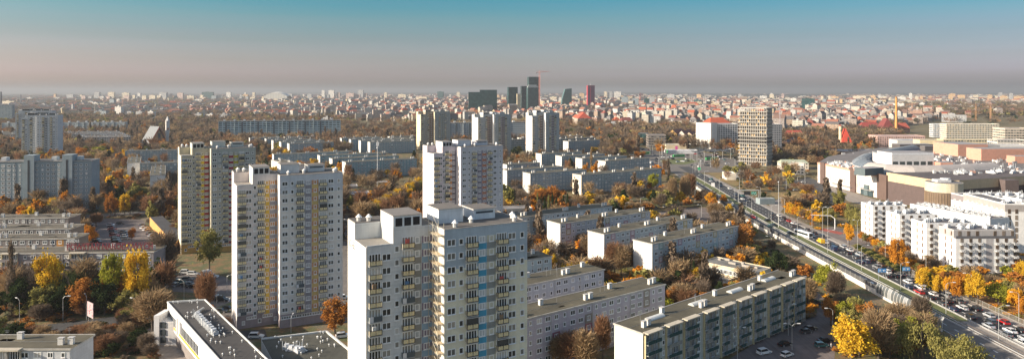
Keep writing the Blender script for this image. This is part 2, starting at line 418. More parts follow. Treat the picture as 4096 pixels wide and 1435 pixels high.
# ------------------------------------------------------------------ sixteen-storey towers
def tower(label, R0, R1x, L1x, L0x, al, pal, hs=1., PR=5.7, group='sixteen-storey tower blocks', base=None, nwin=100, number=None, D=None, Yset=None, wins=True):
    al = R(al); e1 = (cos(al), sin(al)); e2 = (-sin(al), cos(al))
    ht = 50.7 * hs
    if Yset: rx, ry = XY(R0[0], Yset)
    else: rx, ry = P(R0[0], R0[1], ht)
    k = (R1x - CX) / F; W2 = (k * ry - rx) / (e1[0] - k * e1[1])
    k = (L1x - CX) / F; ax, ay = rx + PR * e2[0], ry + PR * e2[1]
    W1 = (ax - k * ay) / (e1[0] - k * e1[1])
    lx, ly = ax - W1 * e1[0], ay - W1 * e1[1]
    k = (L0x - CX) / F
    if D is None:
        D = (k * ly - lx) / (e2[0] - k * e2[1]); D = min(16, max(11, D)) if 5 < D < 40 else 13.5
    print('tower', label[:30], 'W1 %.1f W2 %.1f D %.1f at %.0f %.0f' % (W1, W2, D, lx, ly))
    root = thing('tower_block', label, 'tower block', (lx, ly, 0), al, group)
    wfoot(lx, ly, al, 0, -PR, W1 + W2, D, 3)
    a1 = W1 / 14.6; a2 = W2 / 19.4; g = pal['g']; tx = 5.6 * a1; ty = D * .6
    bz = 4.45
    m = MB()
    m.box(0, 0, -1, W1, D, bz, base or pal['base'], bottom=False)
    m.box(0, 0, bz, W1, D, 47.5, pal['l'], top=(.25, .23, .2), bottom=False)
    m.prism([(tx, 0), (W1, 0), (W1, D), (0, D), (0, ty), (tx, ty)], 47.5, 50.9, pal.get('lt', pal['l']), bottom=False)
    m.box(.15, .15, 47.5, tx, .35, 47.8, (.6, .6, .58))
    lw = m.obj('wall', ['paint'], root)
    m = MB()
    m.box(W1, -PR, -1, W1 + W2, D - PR, bz, base or pal['base'], bottom=False)
    tz = 50.7 - pal.get('band', 0)
    m.box(W1, -PR, bz, W1 + W2, D - PR, tz, pal['r'], bottom=False)
    if tz < 50.7: m.box(W1, -PR, tz, W1 + W2, D - PR, 50.7, pal['rt'], bottom=False)
    m.obj('wall', ['paint'], root)
    # gable faces in a lighter colour, laid proud of the wall
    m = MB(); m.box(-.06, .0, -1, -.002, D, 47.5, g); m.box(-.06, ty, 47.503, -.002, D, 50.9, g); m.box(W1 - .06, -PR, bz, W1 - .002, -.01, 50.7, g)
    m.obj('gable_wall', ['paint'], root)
    rf = MB()
    rf.box(.2, ty, 50.9, W1, D - .2, 50.96, (.13, .115, .1)); rf.box(tx + .2, .2, 50.9, W1, ty, 50.955, (.13, .115, .1))
    rf.box(W1 + .25, -PR + .25, 50.7, W1 + W2 - .25, D - PR - .25, 50.78, (.13, .115, .1))
    for x0, y0, x1, y1, z in ((W1, -PR, W1 + W2, -PR + .25, 50.7), (W1, D - PR - .25, W1 + W2, D - PR, 50.7), (W1, -PR + .25, W1 + .25, D - PR - .25, 50.7), (W1 + W2 - .25, -PR + .25, W1 + W2, D - PR - .25, 50.7), (0, D - .2, W1, D, 50.9), (0, ty, .2, D - .2, 50.9)):
        rf.box(x0, y0, z, x1, y1, z + .16, (.4, .36, .31))
    rf.obj('roof', ['felt'], root)
    # rooftop houses
    c = pal.get('pent', (.66, .68, .68))
    p = MB().box(tx, .0, 50.93, tx + 6.2 * a1, ty, 53.3, c, top=(.2, .18, .16)); p.box(tx - .1, -.1, 53.3, tx + 6.2 * a1 + .1, ty + .1, 53.45, (.5, .44, .38), top=(.2, .18, .16))
    for k in range(3): p.box(tx + .5 + k * 1.9 * a1, -.05, 51.2, tx + .5 + k * 1.9 * a1 + 1.45 * a1, .05, 52.9, (.015, .015, .018))
    p.obj('plant_room', ['paint'], root)
    p = MB().box(W1 + 1.2, 1 - .5, 50.74, W1 + 6.9 * a2, 7.6, 53.7, c, top=(.17, .15, .12)); p.box(W1 + 1.1, .4, 53.7, W1 + 6.9 * a2 + .1, 7.7, 53.9, (.55, .5, .44), top=(.16, .14, .12))
    p.obj('lift_house', ['paint'], root)
    p = MB().box(W1 + 9.8 * a2, 1.2, 50.74, W1 + 15 * a2, 7.4, 52.9, c); p.box(W1 + 9.6 * a2, 1.0, 52.9, W1 + 15.2 * a2, 7.6, 53.1, (.55, .52, .48), top=(.16, .14, .12))
    p.box(W1 + 10.3 * a2, 1.14, 52.1, W1 + 14.5 * a2, 1.19, 52.5, (.04, .05, .06))
    p.obj('lift_house', ['paint'], root)
    for x, y, z in ((1.5, ty + 2.5, 50.96), (3.4, ty + 1.5, 50.96), (W1 + 8 * a2, .4 - PR * .3, 50.78), (W1 + 17 * a2, -PR + 1.5, 50.78), (W1 + 18.2 * a2, -1, 50.78), (W1 + 3, -PR + 1.6, 50.78)):
        link('roof_vent', HOOD, root, (x, y, z))
    # openings
    it = []; nb = []
    for i in range(16):
        z = 48.0 - 2.8 * i
        for key, u in (('wide', 1.5), ('small', 3.7), ('mid', 8.5), ('small', 10.7), ('wide', 15.6), ('small', 18.1)): it.append((key, W1 + u * a2, -PR, z, 0))
        for u in (6.0, 13.1): nb.append((W1 + u * a2, -PR, z - 1.35))
        it.append(('small', W1 * .74 , 0, z, 0)); it.append(('mid', W1 * .885, 0, z, 0))
        nb.append((8.7 * a1, 0, z - 1.35))
        it.append(('small', 6.4 * a1, 0, z - 1.4, 0))
        if i < 15: it.append(('wide', 4.2 * a1, 0, z - 2.8, 0)); nb.append((1.75 * a1, 0, z - 4.15))
    bv = random.Random(int(lx * 3))
    if wins:
        it.sort(key=lambda q: -q[3]); windows(root, it, nwin)
        for x, y, z in nb:
            q = bv.random(); b = link('balcony', BALP_ME if q < .12 else BAL_ME, root, (x, y, z)); link('balcony_door', WM['door'][1], b, (0, 0, 1.2))
            if q > .9: MB().box(-1.25, -.84, 1.1, 1.25, -.78, 2.3, (.05, .06, .065)).box(-1.3, -.9, 2.3, 1.3, -.02, 2.38, (.6, .6, .58)).obj('balcony_glazing', ['shiny'], b)
            elif q > .74: MB().box(-1.0 + q * .5, -.6, 0, -.2 + q * .5, -.2, 1.3 + (q * 50 % .6), bv.choice([(.5, .1, .08), (.1, .2, .35), (.6, .6, .58), (.25, .17, .1)])).obj('balcony_clutter', ['plain'], b)
    # painted strips between the openings
    for nm, (x0, x1, y), cols, ph in (('painted_strip', (W1 + 7.6 * a2, W1 + 9.55 * a2, -PR), pal['s1'], 0), ('painted_strip', (W1 + 9.65 * a2, W1 + 11.7 * a2, -PR), pal['s2'], 0),
                                      ('painted_strip', (W1 * .67, W1 * .805, 0), pal['s3'], 0), ('painted_strip', (W1 * .81, W1 * .995, 0), pal['s4'], 1)):
        m = MB()
        for i in range(16):
            z = 48.0 - 2.8 * i
            m.box(x0, y - .035, z - 2.08, x1, y - .004, z - .74, cols[0]); m.box(x0, y - .034, z - .73, x1, y - .005, z + .71, cols[1])
        m.obj(nm, ['paint'], root)
    # base course openings
    bi = []
    for k in range(5): bi.append(('strip' if k % 2 else 'small', 2 + k * W1 * .2, 0, 3.3 if k % 2 else 1.9, 0))
    for k in range(6): bi.append(('strip', W1 + 2 + k * W2 / 6.2, -PR, 3.4, 0))
    windows(root, [b for b in bi], 100)
    root.scale = (1, 1, hs)
    return root, lx, ly, al, W1, W2, D, PR

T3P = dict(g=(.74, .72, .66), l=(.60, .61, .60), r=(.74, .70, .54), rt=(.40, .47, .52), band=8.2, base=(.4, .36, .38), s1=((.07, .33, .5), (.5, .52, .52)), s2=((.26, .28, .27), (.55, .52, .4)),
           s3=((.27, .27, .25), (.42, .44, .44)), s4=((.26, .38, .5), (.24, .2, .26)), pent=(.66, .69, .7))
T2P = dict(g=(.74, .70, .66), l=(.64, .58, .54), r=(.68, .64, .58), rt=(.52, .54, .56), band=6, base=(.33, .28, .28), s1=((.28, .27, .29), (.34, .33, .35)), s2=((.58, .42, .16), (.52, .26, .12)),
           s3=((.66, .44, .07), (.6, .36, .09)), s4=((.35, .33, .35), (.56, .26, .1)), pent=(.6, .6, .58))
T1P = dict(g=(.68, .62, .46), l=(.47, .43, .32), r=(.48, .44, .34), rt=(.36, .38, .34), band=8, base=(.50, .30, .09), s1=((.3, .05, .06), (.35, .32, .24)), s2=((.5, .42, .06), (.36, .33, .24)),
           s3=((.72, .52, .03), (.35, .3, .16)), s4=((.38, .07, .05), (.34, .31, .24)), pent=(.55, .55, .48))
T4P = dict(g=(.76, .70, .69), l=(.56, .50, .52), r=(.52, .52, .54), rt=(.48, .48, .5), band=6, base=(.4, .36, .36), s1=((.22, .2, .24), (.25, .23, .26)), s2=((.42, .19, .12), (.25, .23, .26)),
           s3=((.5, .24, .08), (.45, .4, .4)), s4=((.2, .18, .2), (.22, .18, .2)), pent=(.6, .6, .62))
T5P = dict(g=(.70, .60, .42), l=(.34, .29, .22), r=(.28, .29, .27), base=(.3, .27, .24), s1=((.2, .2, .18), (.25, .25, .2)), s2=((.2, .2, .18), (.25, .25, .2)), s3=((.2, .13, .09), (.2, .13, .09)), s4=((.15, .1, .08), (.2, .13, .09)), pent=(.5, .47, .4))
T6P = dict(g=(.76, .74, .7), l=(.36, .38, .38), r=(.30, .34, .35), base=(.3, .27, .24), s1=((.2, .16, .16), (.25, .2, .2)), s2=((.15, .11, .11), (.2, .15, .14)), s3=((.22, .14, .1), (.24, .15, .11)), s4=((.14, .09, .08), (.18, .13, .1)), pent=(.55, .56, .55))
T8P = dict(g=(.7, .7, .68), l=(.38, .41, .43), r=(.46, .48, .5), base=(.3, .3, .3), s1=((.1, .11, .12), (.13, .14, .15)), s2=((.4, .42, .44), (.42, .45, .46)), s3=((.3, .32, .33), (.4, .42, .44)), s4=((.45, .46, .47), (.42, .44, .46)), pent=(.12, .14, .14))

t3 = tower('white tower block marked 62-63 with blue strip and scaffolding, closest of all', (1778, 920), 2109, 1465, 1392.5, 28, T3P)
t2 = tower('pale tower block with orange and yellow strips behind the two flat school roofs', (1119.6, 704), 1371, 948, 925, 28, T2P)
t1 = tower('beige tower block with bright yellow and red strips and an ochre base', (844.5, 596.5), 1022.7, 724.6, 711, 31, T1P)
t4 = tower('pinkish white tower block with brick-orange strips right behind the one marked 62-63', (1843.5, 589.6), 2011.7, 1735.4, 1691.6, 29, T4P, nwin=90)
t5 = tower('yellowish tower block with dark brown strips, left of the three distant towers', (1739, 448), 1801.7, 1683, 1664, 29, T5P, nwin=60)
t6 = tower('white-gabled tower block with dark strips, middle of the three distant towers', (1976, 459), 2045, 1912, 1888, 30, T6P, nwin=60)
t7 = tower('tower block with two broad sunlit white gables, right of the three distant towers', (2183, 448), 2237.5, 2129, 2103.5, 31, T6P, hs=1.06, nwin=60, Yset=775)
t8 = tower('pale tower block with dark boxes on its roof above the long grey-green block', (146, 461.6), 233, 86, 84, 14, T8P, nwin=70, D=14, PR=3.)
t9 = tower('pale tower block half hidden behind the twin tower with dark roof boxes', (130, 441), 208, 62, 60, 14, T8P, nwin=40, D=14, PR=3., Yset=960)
text('62-63', 2.3, (.1, .1, .12), t3[0], (-.08, 13.2, 45.4), (R(90), 0, R(-90)), .02)
text('51', 2.0, (.2, .18, .18), t2[0], (-.08, 11, 45.4), (R(90), 0, R(-90)), .02)

# scaffolding against the near tower
def scaffold():
    _, lx, ly, al, W1, W2, D, PR = t3
    s = thing('scaffolding', 'tall steel scaffolding in the corner between the white wings of block 62-63', 'scaffolding', (lx, ly, 0), al)
    m = MB(); c = (.5, .46, .36)
    for x in (W1 - 1.5, W1 - .2):
        for y in (-PR - .1, -PR * .5, -.5): m.tube((x, y, 0), (x, y, 52.2), .05, .05, 4, c)
    for k in range(26):
        z = 1.5 + k * 2.0
        m.tube((W1 - 1.5, -PR - .1, z), (W1 - .2, -PR - .1, z), .035, .035, 4, c); m.tube((W1 - 1.5, -PR - .1, z), (W1 - 1.5, -.5, z), .035, .035, 4, c)
        m.tube((W1 - 1.5, -PR - .1, z), (W1 - 1.5, -PR * .5, z + 2), .03, .03, 4, c)
    m.obj('frame', ['metal'], s)
    for k in range(25):
        MB().box(W1 - 1.45, -PR, 1.6 + k * 2.0, W1 - .25, -.6, 1.68 + k * 2.0, (.5, .4, .26)).obj('platform', ['plain'], s)
scaffold()

# ------------------------------------------------------------------ long housing slabs
FELT = (.095, .082, .052)
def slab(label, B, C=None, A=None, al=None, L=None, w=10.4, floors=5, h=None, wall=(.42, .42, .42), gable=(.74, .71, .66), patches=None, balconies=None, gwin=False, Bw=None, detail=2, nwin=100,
         group='five-storey housing slabs', bay=3.15, roofc=FELT, facade='fslab', front_lit=False, name='housing_slab', chim=True, cols=None, accent=None, lw=None):
    fh = 2.8; h = h or floors * fh + 1.0
    bx, by = Bw or P(*B, h)
    if C is not None:
        cx, cy = P(*C, h)
        a = atan2(cy - by, cx - bx) if al is None else R(al)
        k = (C[0] - CX) / F; L = (k * by - bx) / (cos(a) - k * sin(a))
        al = a
    else: al = R(al)
    if 150 < by < 420 and bx > -20 and floors == 5: wall = tuple(min(.62, c * 1.42) for c in wall)
    root = thing(name, label, 'housing block', (bx, by, 0), al, group)
    wfoot(bx, by, al, 0, 0, L, w, 2.5)
    if 240 < by < 560: wfoot(bx, by, al, -15, -6, 0, w + 5, 0)
    m = MB(); m.box(0, 0, -1, L, w, 1.0, tuple(c * .75 for c in wall), bottom=False)
    m.box(0, 0, 1.0, L, w, h, wall, mat=0 if detail == 2 else 1, topm=0, bottom=False)
    m.obj('wall', ['paint', facade], root)
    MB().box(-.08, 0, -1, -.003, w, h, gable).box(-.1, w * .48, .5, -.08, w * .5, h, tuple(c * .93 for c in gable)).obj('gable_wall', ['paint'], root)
    r = MB().box(-.3, -.3, h, L + .3, w + .3, h + .3, tuple(c * .95 for c in (.5, .47, .42)), top=roofc)
    for y0, y1 in ((-.32, -.08), (w + .08, w + .32)): r.box(-.32, y0, h + .3, L + .32, y1, h + .42, (.42, .4, .36))
    r.box(-.33, -.08, h + .3, -.05, w + .08, h + .47, (.5, .47, .42))
    n = int(L / 14)
    roof = r.obj('roof', ['felt'], root)
    if chim:
        for i in range(n + 1):
            x = 4 + i * (L - 8) / max(1, n)
            for dx, y in ((0, w * .3), (2.3, w * .34)) if i % 2 == 0 else ((0, w * .72), ):
                link('chimney', CHIM, roof, (x + dx, y, h + .3))
    if by < 340:
        rp = random.Random(int(by))
        for i in range(7): x, y, a_, b_ = rp.uniform(2, L - 9), rp.uniform(.8, w - 4), rp.uniform(2, 7), rp.uniform(1.5, 3.2); k_ = rp.uniform(.55, 1.5); MB().quad([(x, y, h + .306), (x + a_, y, h + .306), (x + a_, y + b_, h + .306), (x, y + b_, h + .306)], tuple(c * k_ for c in roofc)).obj('roof_patch', ['felt'], roof)
        for i in range(4): x, y = rp.uniform(4, L - 4), rp.uniform(2, w - 2); MB().tube((x, y, h + .3), (x, y, h + 3.2), .045, .03, 4, (.4, .4, .4)).tube((x - .6, y, h + 2.9), (x + .6, y, h + 2.9), .03, .03, 3, (.4, .4, .4)).tube((x - .4, y, h + 2.5), (x + .4, y, h + 2.5), .03, .03, 3, (.4, .4, .4)).obj('aerial', ['metal'], roof)
        MB().box(.5, w * .5, h + .33, L - .5, w * .5 + .05, h + .38, (.35, .35, .34)).obj('lightning_wire', ['metal'], roof)
    if detail < 2: return root, bx, by, al, L, w, h
    it = []; nb = int(L / bay); off = (L - nb * bay) / 2
    pm = MB(); rnd = random.Random(int(bx * 7 + by))
    pal = patches or []
    for i in range(nb):
        x = off + (i + .5) * bay
        inb = balconies and any(a <= x <= b for a, b in balconies)
        key = ('wide', 'small', 'mid')[(i * 5 + i // 4) % 3]
        for f in range(floors):
            z = 1.0 + fh * f + 1.55
            if not inb: it.append((key, x, 0, z, 0))
        if pal and not inb and i % 4 == 1:
            for f in range(floors):
                if rnd.random() < .6: pm.box(x - bay * .47, -.03, 1.03 + f * fh, x + bay * .47, -.004, 1.03 + (f + 1) * fh - .06, rnd.choice(pal))
    if gwin:
        for f in range(floors):
            for y in (w * .3, w * .42): it.append(('small', -.08, y, 1.0 + fh * f + 1.55, R(-90)))
    it.sort(key=lambda q: -q[3] * 10 + q[1] * .2)
    windows(root, it, nwin)
    if pm.V: pm.obj('painted_strip', ['paint'], root)
    dp = [k * L / 4 for k in range(1, 4)]
    for x in dp: MB().tube((x, -.12, .2), (x, -.12, h - .1), .09, .09, 5, (.5, .5, .48)).obj('downpipe', ['metal'], root)
    if balconies:
        gc = accent or (.015, .06, .055)
        for a, b in balconies:
            s = MB(); s.box(a - .25, -.62, 0, a - .003, -.004, h + .2, (.6, .5, .3)); s.box(b + .003, -.5, 0, b + .12, -.004, h - .2, (.5, .46, .36)); s.box((a + b) / 2 - .07, -.7, .2, (a + b) / 2 + .07, -.005, h - .3, (.4, .38, .34))
            s.box(a - .35, -1.6, h - .2 + .42, b + .3, .2, h + .55, (.5, .44, .34))
            s.obj('balcony_frame', ['paint'], root)
            for f in range(floors):
                z = 1.0 + f * fh
                for c0, c1 in ((a, (a + b) / 2 - .08), ((a + b) / 2 + .08, b)):
                    q = MB().box(c0 + .01, -1.35, z, c1 - .01, -.01, z + .13, (.4, .4, .38)).box(c0 + .01, -1.38, z + .13, c1 - .01, -1.3, z + 1.1, gc if rnd.random() < .85 else (.25, .25, .22))
                    bo = q.obj('balcony', ['plain'], root)
                    link('balcony_door', WM['door'][1], bo, ((c0 + c1) / 2, 0, z + 1.45))
    return root, bx, by, al, L, w, h

PINK = [(.45, .28, .3), (.48, .36, .16), (.4, .25, .27)]; MIXD = [(.45, .3, .3), (.46, .4, .24), (.28, .42, .4), (.4, .26, .3)]
bal = [(a, a + 5.6) for a in (.6, 9.5, 17.5, 27, 35.5, 44.5, 53, 62, 70.5, 78)]
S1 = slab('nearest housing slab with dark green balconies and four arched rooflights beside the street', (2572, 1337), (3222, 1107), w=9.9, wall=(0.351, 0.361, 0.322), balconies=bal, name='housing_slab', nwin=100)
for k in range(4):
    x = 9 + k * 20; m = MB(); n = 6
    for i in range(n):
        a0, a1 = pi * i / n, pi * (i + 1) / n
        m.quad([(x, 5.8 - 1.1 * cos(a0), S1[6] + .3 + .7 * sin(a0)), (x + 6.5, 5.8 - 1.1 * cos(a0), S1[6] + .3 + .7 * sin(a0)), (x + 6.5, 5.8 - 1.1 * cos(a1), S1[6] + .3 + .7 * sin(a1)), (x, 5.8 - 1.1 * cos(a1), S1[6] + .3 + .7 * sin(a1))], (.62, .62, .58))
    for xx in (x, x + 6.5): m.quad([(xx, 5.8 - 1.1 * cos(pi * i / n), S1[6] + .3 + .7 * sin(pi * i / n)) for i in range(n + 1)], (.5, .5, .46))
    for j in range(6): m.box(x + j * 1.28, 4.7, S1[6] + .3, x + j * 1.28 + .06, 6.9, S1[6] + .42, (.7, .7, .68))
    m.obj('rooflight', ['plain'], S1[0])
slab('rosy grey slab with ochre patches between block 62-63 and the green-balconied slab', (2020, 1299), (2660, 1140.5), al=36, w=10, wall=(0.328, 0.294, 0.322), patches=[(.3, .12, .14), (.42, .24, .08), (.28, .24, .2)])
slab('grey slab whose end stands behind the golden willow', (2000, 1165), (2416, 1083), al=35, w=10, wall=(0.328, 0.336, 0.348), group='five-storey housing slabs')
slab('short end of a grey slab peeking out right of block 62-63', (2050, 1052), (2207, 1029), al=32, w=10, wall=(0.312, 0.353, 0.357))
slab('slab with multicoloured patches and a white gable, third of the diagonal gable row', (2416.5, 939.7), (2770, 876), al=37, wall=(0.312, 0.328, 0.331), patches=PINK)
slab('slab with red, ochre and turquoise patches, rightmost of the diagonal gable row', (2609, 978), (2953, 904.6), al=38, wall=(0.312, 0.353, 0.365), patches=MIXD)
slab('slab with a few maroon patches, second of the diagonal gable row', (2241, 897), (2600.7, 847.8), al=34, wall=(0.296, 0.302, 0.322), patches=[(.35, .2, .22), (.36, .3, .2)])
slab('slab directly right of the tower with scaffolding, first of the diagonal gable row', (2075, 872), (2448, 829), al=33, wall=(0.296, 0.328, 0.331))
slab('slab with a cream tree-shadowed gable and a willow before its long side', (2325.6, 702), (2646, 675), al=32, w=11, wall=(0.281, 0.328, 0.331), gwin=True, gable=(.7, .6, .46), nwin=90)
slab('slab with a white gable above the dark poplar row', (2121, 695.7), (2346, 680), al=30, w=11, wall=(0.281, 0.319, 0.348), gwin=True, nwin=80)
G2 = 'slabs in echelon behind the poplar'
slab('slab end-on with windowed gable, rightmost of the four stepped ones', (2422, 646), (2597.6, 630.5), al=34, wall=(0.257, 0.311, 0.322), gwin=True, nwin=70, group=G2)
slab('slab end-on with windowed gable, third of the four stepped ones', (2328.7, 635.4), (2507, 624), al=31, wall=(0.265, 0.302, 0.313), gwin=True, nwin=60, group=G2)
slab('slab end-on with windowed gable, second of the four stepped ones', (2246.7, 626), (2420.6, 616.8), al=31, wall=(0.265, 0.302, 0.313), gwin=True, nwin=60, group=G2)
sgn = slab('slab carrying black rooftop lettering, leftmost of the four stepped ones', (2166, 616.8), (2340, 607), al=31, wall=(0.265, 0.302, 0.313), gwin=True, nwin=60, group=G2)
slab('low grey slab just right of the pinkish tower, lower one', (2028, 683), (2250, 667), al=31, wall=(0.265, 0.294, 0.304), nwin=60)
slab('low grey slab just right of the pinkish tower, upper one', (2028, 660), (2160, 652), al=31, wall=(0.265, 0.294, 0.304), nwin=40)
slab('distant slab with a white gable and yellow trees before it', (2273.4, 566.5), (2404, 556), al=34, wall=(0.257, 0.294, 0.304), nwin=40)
for i, (b, c) in enumerate((((2085, 553), (2260, 546)), ((2235, 557), (2380, 550)), ((2200, 549), (2330, 543)), ((2040, 560), (2100, 556)))):
    slab(['long low slab behind the tower with broad white gables', 'low slab beside the distant white-gabled one', 'farthest low slab right of the three distant towers', 'low slab squeezed between the distant towers'][i], b, c, al=31, wall=(0.250, 0.277, 0.287), detail=1)
G3 = 'turquoise-grey slabs left of the pinkish tower'
TW = (.25, .35, .36)
slab('long turquoise-grey slab nearest the mobile phone mast', (1383, 650.4), (1666.7, 635.4), al=30, w=11, wall=TW, nwin=90, group=G3)
slab('turquoise-grey slab one row behind the phone mast slab', (1329.5, 636.7), (1595, 623), al=30, w=11, wall=TW, nwin=60, group=G3)
slab('turquoise-grey slab two rows behind the phone mast slab', (1280, 624), (1552, 613.7), al=28, w=11, wall=TW, nwin=60, group=G3)
slab('white-ended slab at the left end of the turquoise-grey rows', (1095.4, 619), (1409, 608.8), al=27, w=11, wall=(0.281, 0.353, 0.374), nwin=60, group=G3)
slab('sunlit slab with red-framed windows above the pale tower roof', (1222, 660), (1128, 632), al=128, w=10, wall=(.62, .56, .5), nwin=60, chim=True)
def r2(cx, cy): return (1024 + cx / 1.6104, 320 + cy / 1.6104)
G4 = 'stepped slabs below the long eleven-storey block'
for i, (lb, b, c) in enumerate((('leftmost and farthest', (67, 381), (300, 372)), ('second from left', (112, 391), (380, 380)), ('third from left', (162, 401), (440, 388)), ('fourth and nearest', (215, 412), (500, 402)))):
    slab(f'white-gabled slab under the long teal block, {lb}', r2(*b), r2(*c), al=32, wall=(0.273, 0.336, 0.357), nwin=40, gwin=True, group=G4)
for i, (lb, b, c) in enumerate((('farthest', (552, 376), (800, 368)), ('second from back', (612, 385), (1020, 377)), ('third from back', (675, 393), (1025, 384)), ('nearest', (735, 402), (1028, 395)))):
    slab(f'white-ended slab left of the yellowish tower, {lb} of four', r2(*b), r2(*c), al=28, wall=(0.257, 0.311, 0.331), nwin=30, group='four slabs left of the yellowish distant tower')
for i, (b, c) in enumerate((((1000, 553), (1120, 549)), ((1140, 550), (1260, 546)), ((1560, 548), (1660, 545)))):
    slab(['low slab behind the four white-gabled ones', 'low slab just under the long teal block', 'low roofline left of the yellowish tower'][i], b, c, al=28, wall=(0.250, 0.294, 0.313), detail=1)
# left middle distance
slab('low slab among dark trees left of the beige tower, far row', (500, 605), (720, 598), al=16, wall=(0.257, 0.311, 0.331), nwin=40)
slab('low slab with white gable tip left of the beige tower', (560, 655), (715, 650), al=16, wall=(0.257, 0.319, 0.331), nwin=40)
slab('slab seen end-on with a row of chimneys, farther of the two', (560, 651), al=118, L=60, w=10, wall=(0.328, 0.353, 0.331), nwin=40)
slab('slab seen end-on with red parapet, nearer of the two', (660, 700), al=117, L=70, w=10, wall=(0.359, 0.361, 0.348), nwin=50)
for i in range(6):
    slab(f'flat grey slab in the packed rows under the hazy long block, {ordw(i + 1)} row', (258 + i * 14, 529 + i * 4.2), (470 + i * 10, 526 + i * 4.0), al=10, wall=(0.281, 0.277, 0.270), detail=1, group='packed low slabs behind the pale left tower', roofc=(.2, .18, .17))
for i in range(3):
    slab(f'flat grey slab at the left picture edge, {ordw(i + 1)} row', (-60, 529 + i * 5), (56, 528 + i * 5), al=8, wall=(0.281, 0.277, 0.287), detail=1, group='packed low slabs at the left edge')

# left foreground rows
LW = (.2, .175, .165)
bl = [(a, a + 6) for a in (14, 34, 52, 68)]
def leftrow(label, y, xr, xl=-60, al=3, w=10.5, pt=None, balc=None, wall=LW, acc=None):
    h = 15.; cx, cy = P(xr, y, h); a = R(al); k = (xl - CX) / F
    L = (cx - k * cy) / (cos(a) - k * sin(a)); bx, by = cx - L * cos(a), cy - L * sin(a)
    b = [(L - q - 5.6, L - q) for q in balc] if balc else None
    return slab(label, None, Bw=(bx, by), al=al, L=L, w=w, wall=wall, patches=pt, balconies=b, group='parallel slabs at the left', nwin=100, roofc=(.11, .09, .06), accent=acc)
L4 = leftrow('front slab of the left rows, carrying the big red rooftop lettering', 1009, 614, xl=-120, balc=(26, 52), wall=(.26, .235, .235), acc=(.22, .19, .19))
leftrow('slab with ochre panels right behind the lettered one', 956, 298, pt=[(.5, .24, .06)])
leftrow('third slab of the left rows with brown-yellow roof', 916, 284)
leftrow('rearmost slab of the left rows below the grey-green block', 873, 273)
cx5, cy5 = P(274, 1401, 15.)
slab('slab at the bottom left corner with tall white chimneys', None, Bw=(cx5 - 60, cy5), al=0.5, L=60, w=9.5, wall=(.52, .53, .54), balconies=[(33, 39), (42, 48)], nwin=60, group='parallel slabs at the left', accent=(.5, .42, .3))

# rooftop sign on the front slab
def roofsign():
    root0, bx, by, al, L, w, h = L4
    x0 = (254 - CX) / F; u0 = (x0 * by - bx) / (cos(al) - x0 * sin(al)); x1 = (599 - CX) / F; u1 = (x1 * by - bx) / (cos(al) - x1 * sin(al))
    s = thing('rooftop_sign', 'dark red rooftop lettering reading POWSTAŃ NARODOWYCH with small white OSIEDLE', 'sign', (bx, by, h + .3), al)
    o = text('POWSTAŃ NARODOWYCH', 3.3, (.22, .02, .035), s, (u0, 2.0, .7), (R(90), 0, 0), .12, u1 - u0)
    o = text('OSIEDLE', 1.5, (.7, .7, .68), s, (u0, 2.0, 3.7), (R(90), 0, 0), .08, (u1 - u0) * .145)
    m = MB()
    for z in (.6, 1.9, 3.15): m.box(u0 - .2, 2.25, z, u1 + .2, 2.33, z + .1, (.3, .05, .05))
    for k in range(22):
        x = u0 + (u1 - u0) * k / 21; m.box(x - .05, 2.34, 0, x + .05, 2.42, 3.3, (.25, .06, .06)); m.tube((x, 2.4, 3.1), (x, 4.2, 0), .05, .05, 4, (.3, .1, .1))
    m.obj('sign_frame', ['metal'], s)
    r0, bx, by, al, L, w, h = sgn
    s = thing('rooftop_sign', 'small black rooftop lettering along a distant white-gabled slab', 'sign', (bx, by, h + .3), al)
    m = MB()
    for k in range(9):
        x = 15 + k * 2.6 + (3 if k > 4 else 0); m.box(x, .8, .5, x + .35, 1.0, 3.7, (.03, .02, .02))
        if k % 2: m.box(x + .36, .8, 3.3, x + 1.5, 1.0, 3.7, (.03, .02, .02)); m.box(x + 1.2, .8, .9, x + 1.55, 1.0, 3.29, (.03, .02, .02))
        if k % 3: m.box(x + .36, .81, .5, x + 1.5, 1.0, .88, (.03, .02, .02))
    m.obj('lettering', ['plain'], s)
    MB().box(14, .9, .2, 44, 1.0, .35, (.05, .05, .05)).obj('sign_frame', ['metal'], s)
roofsign()

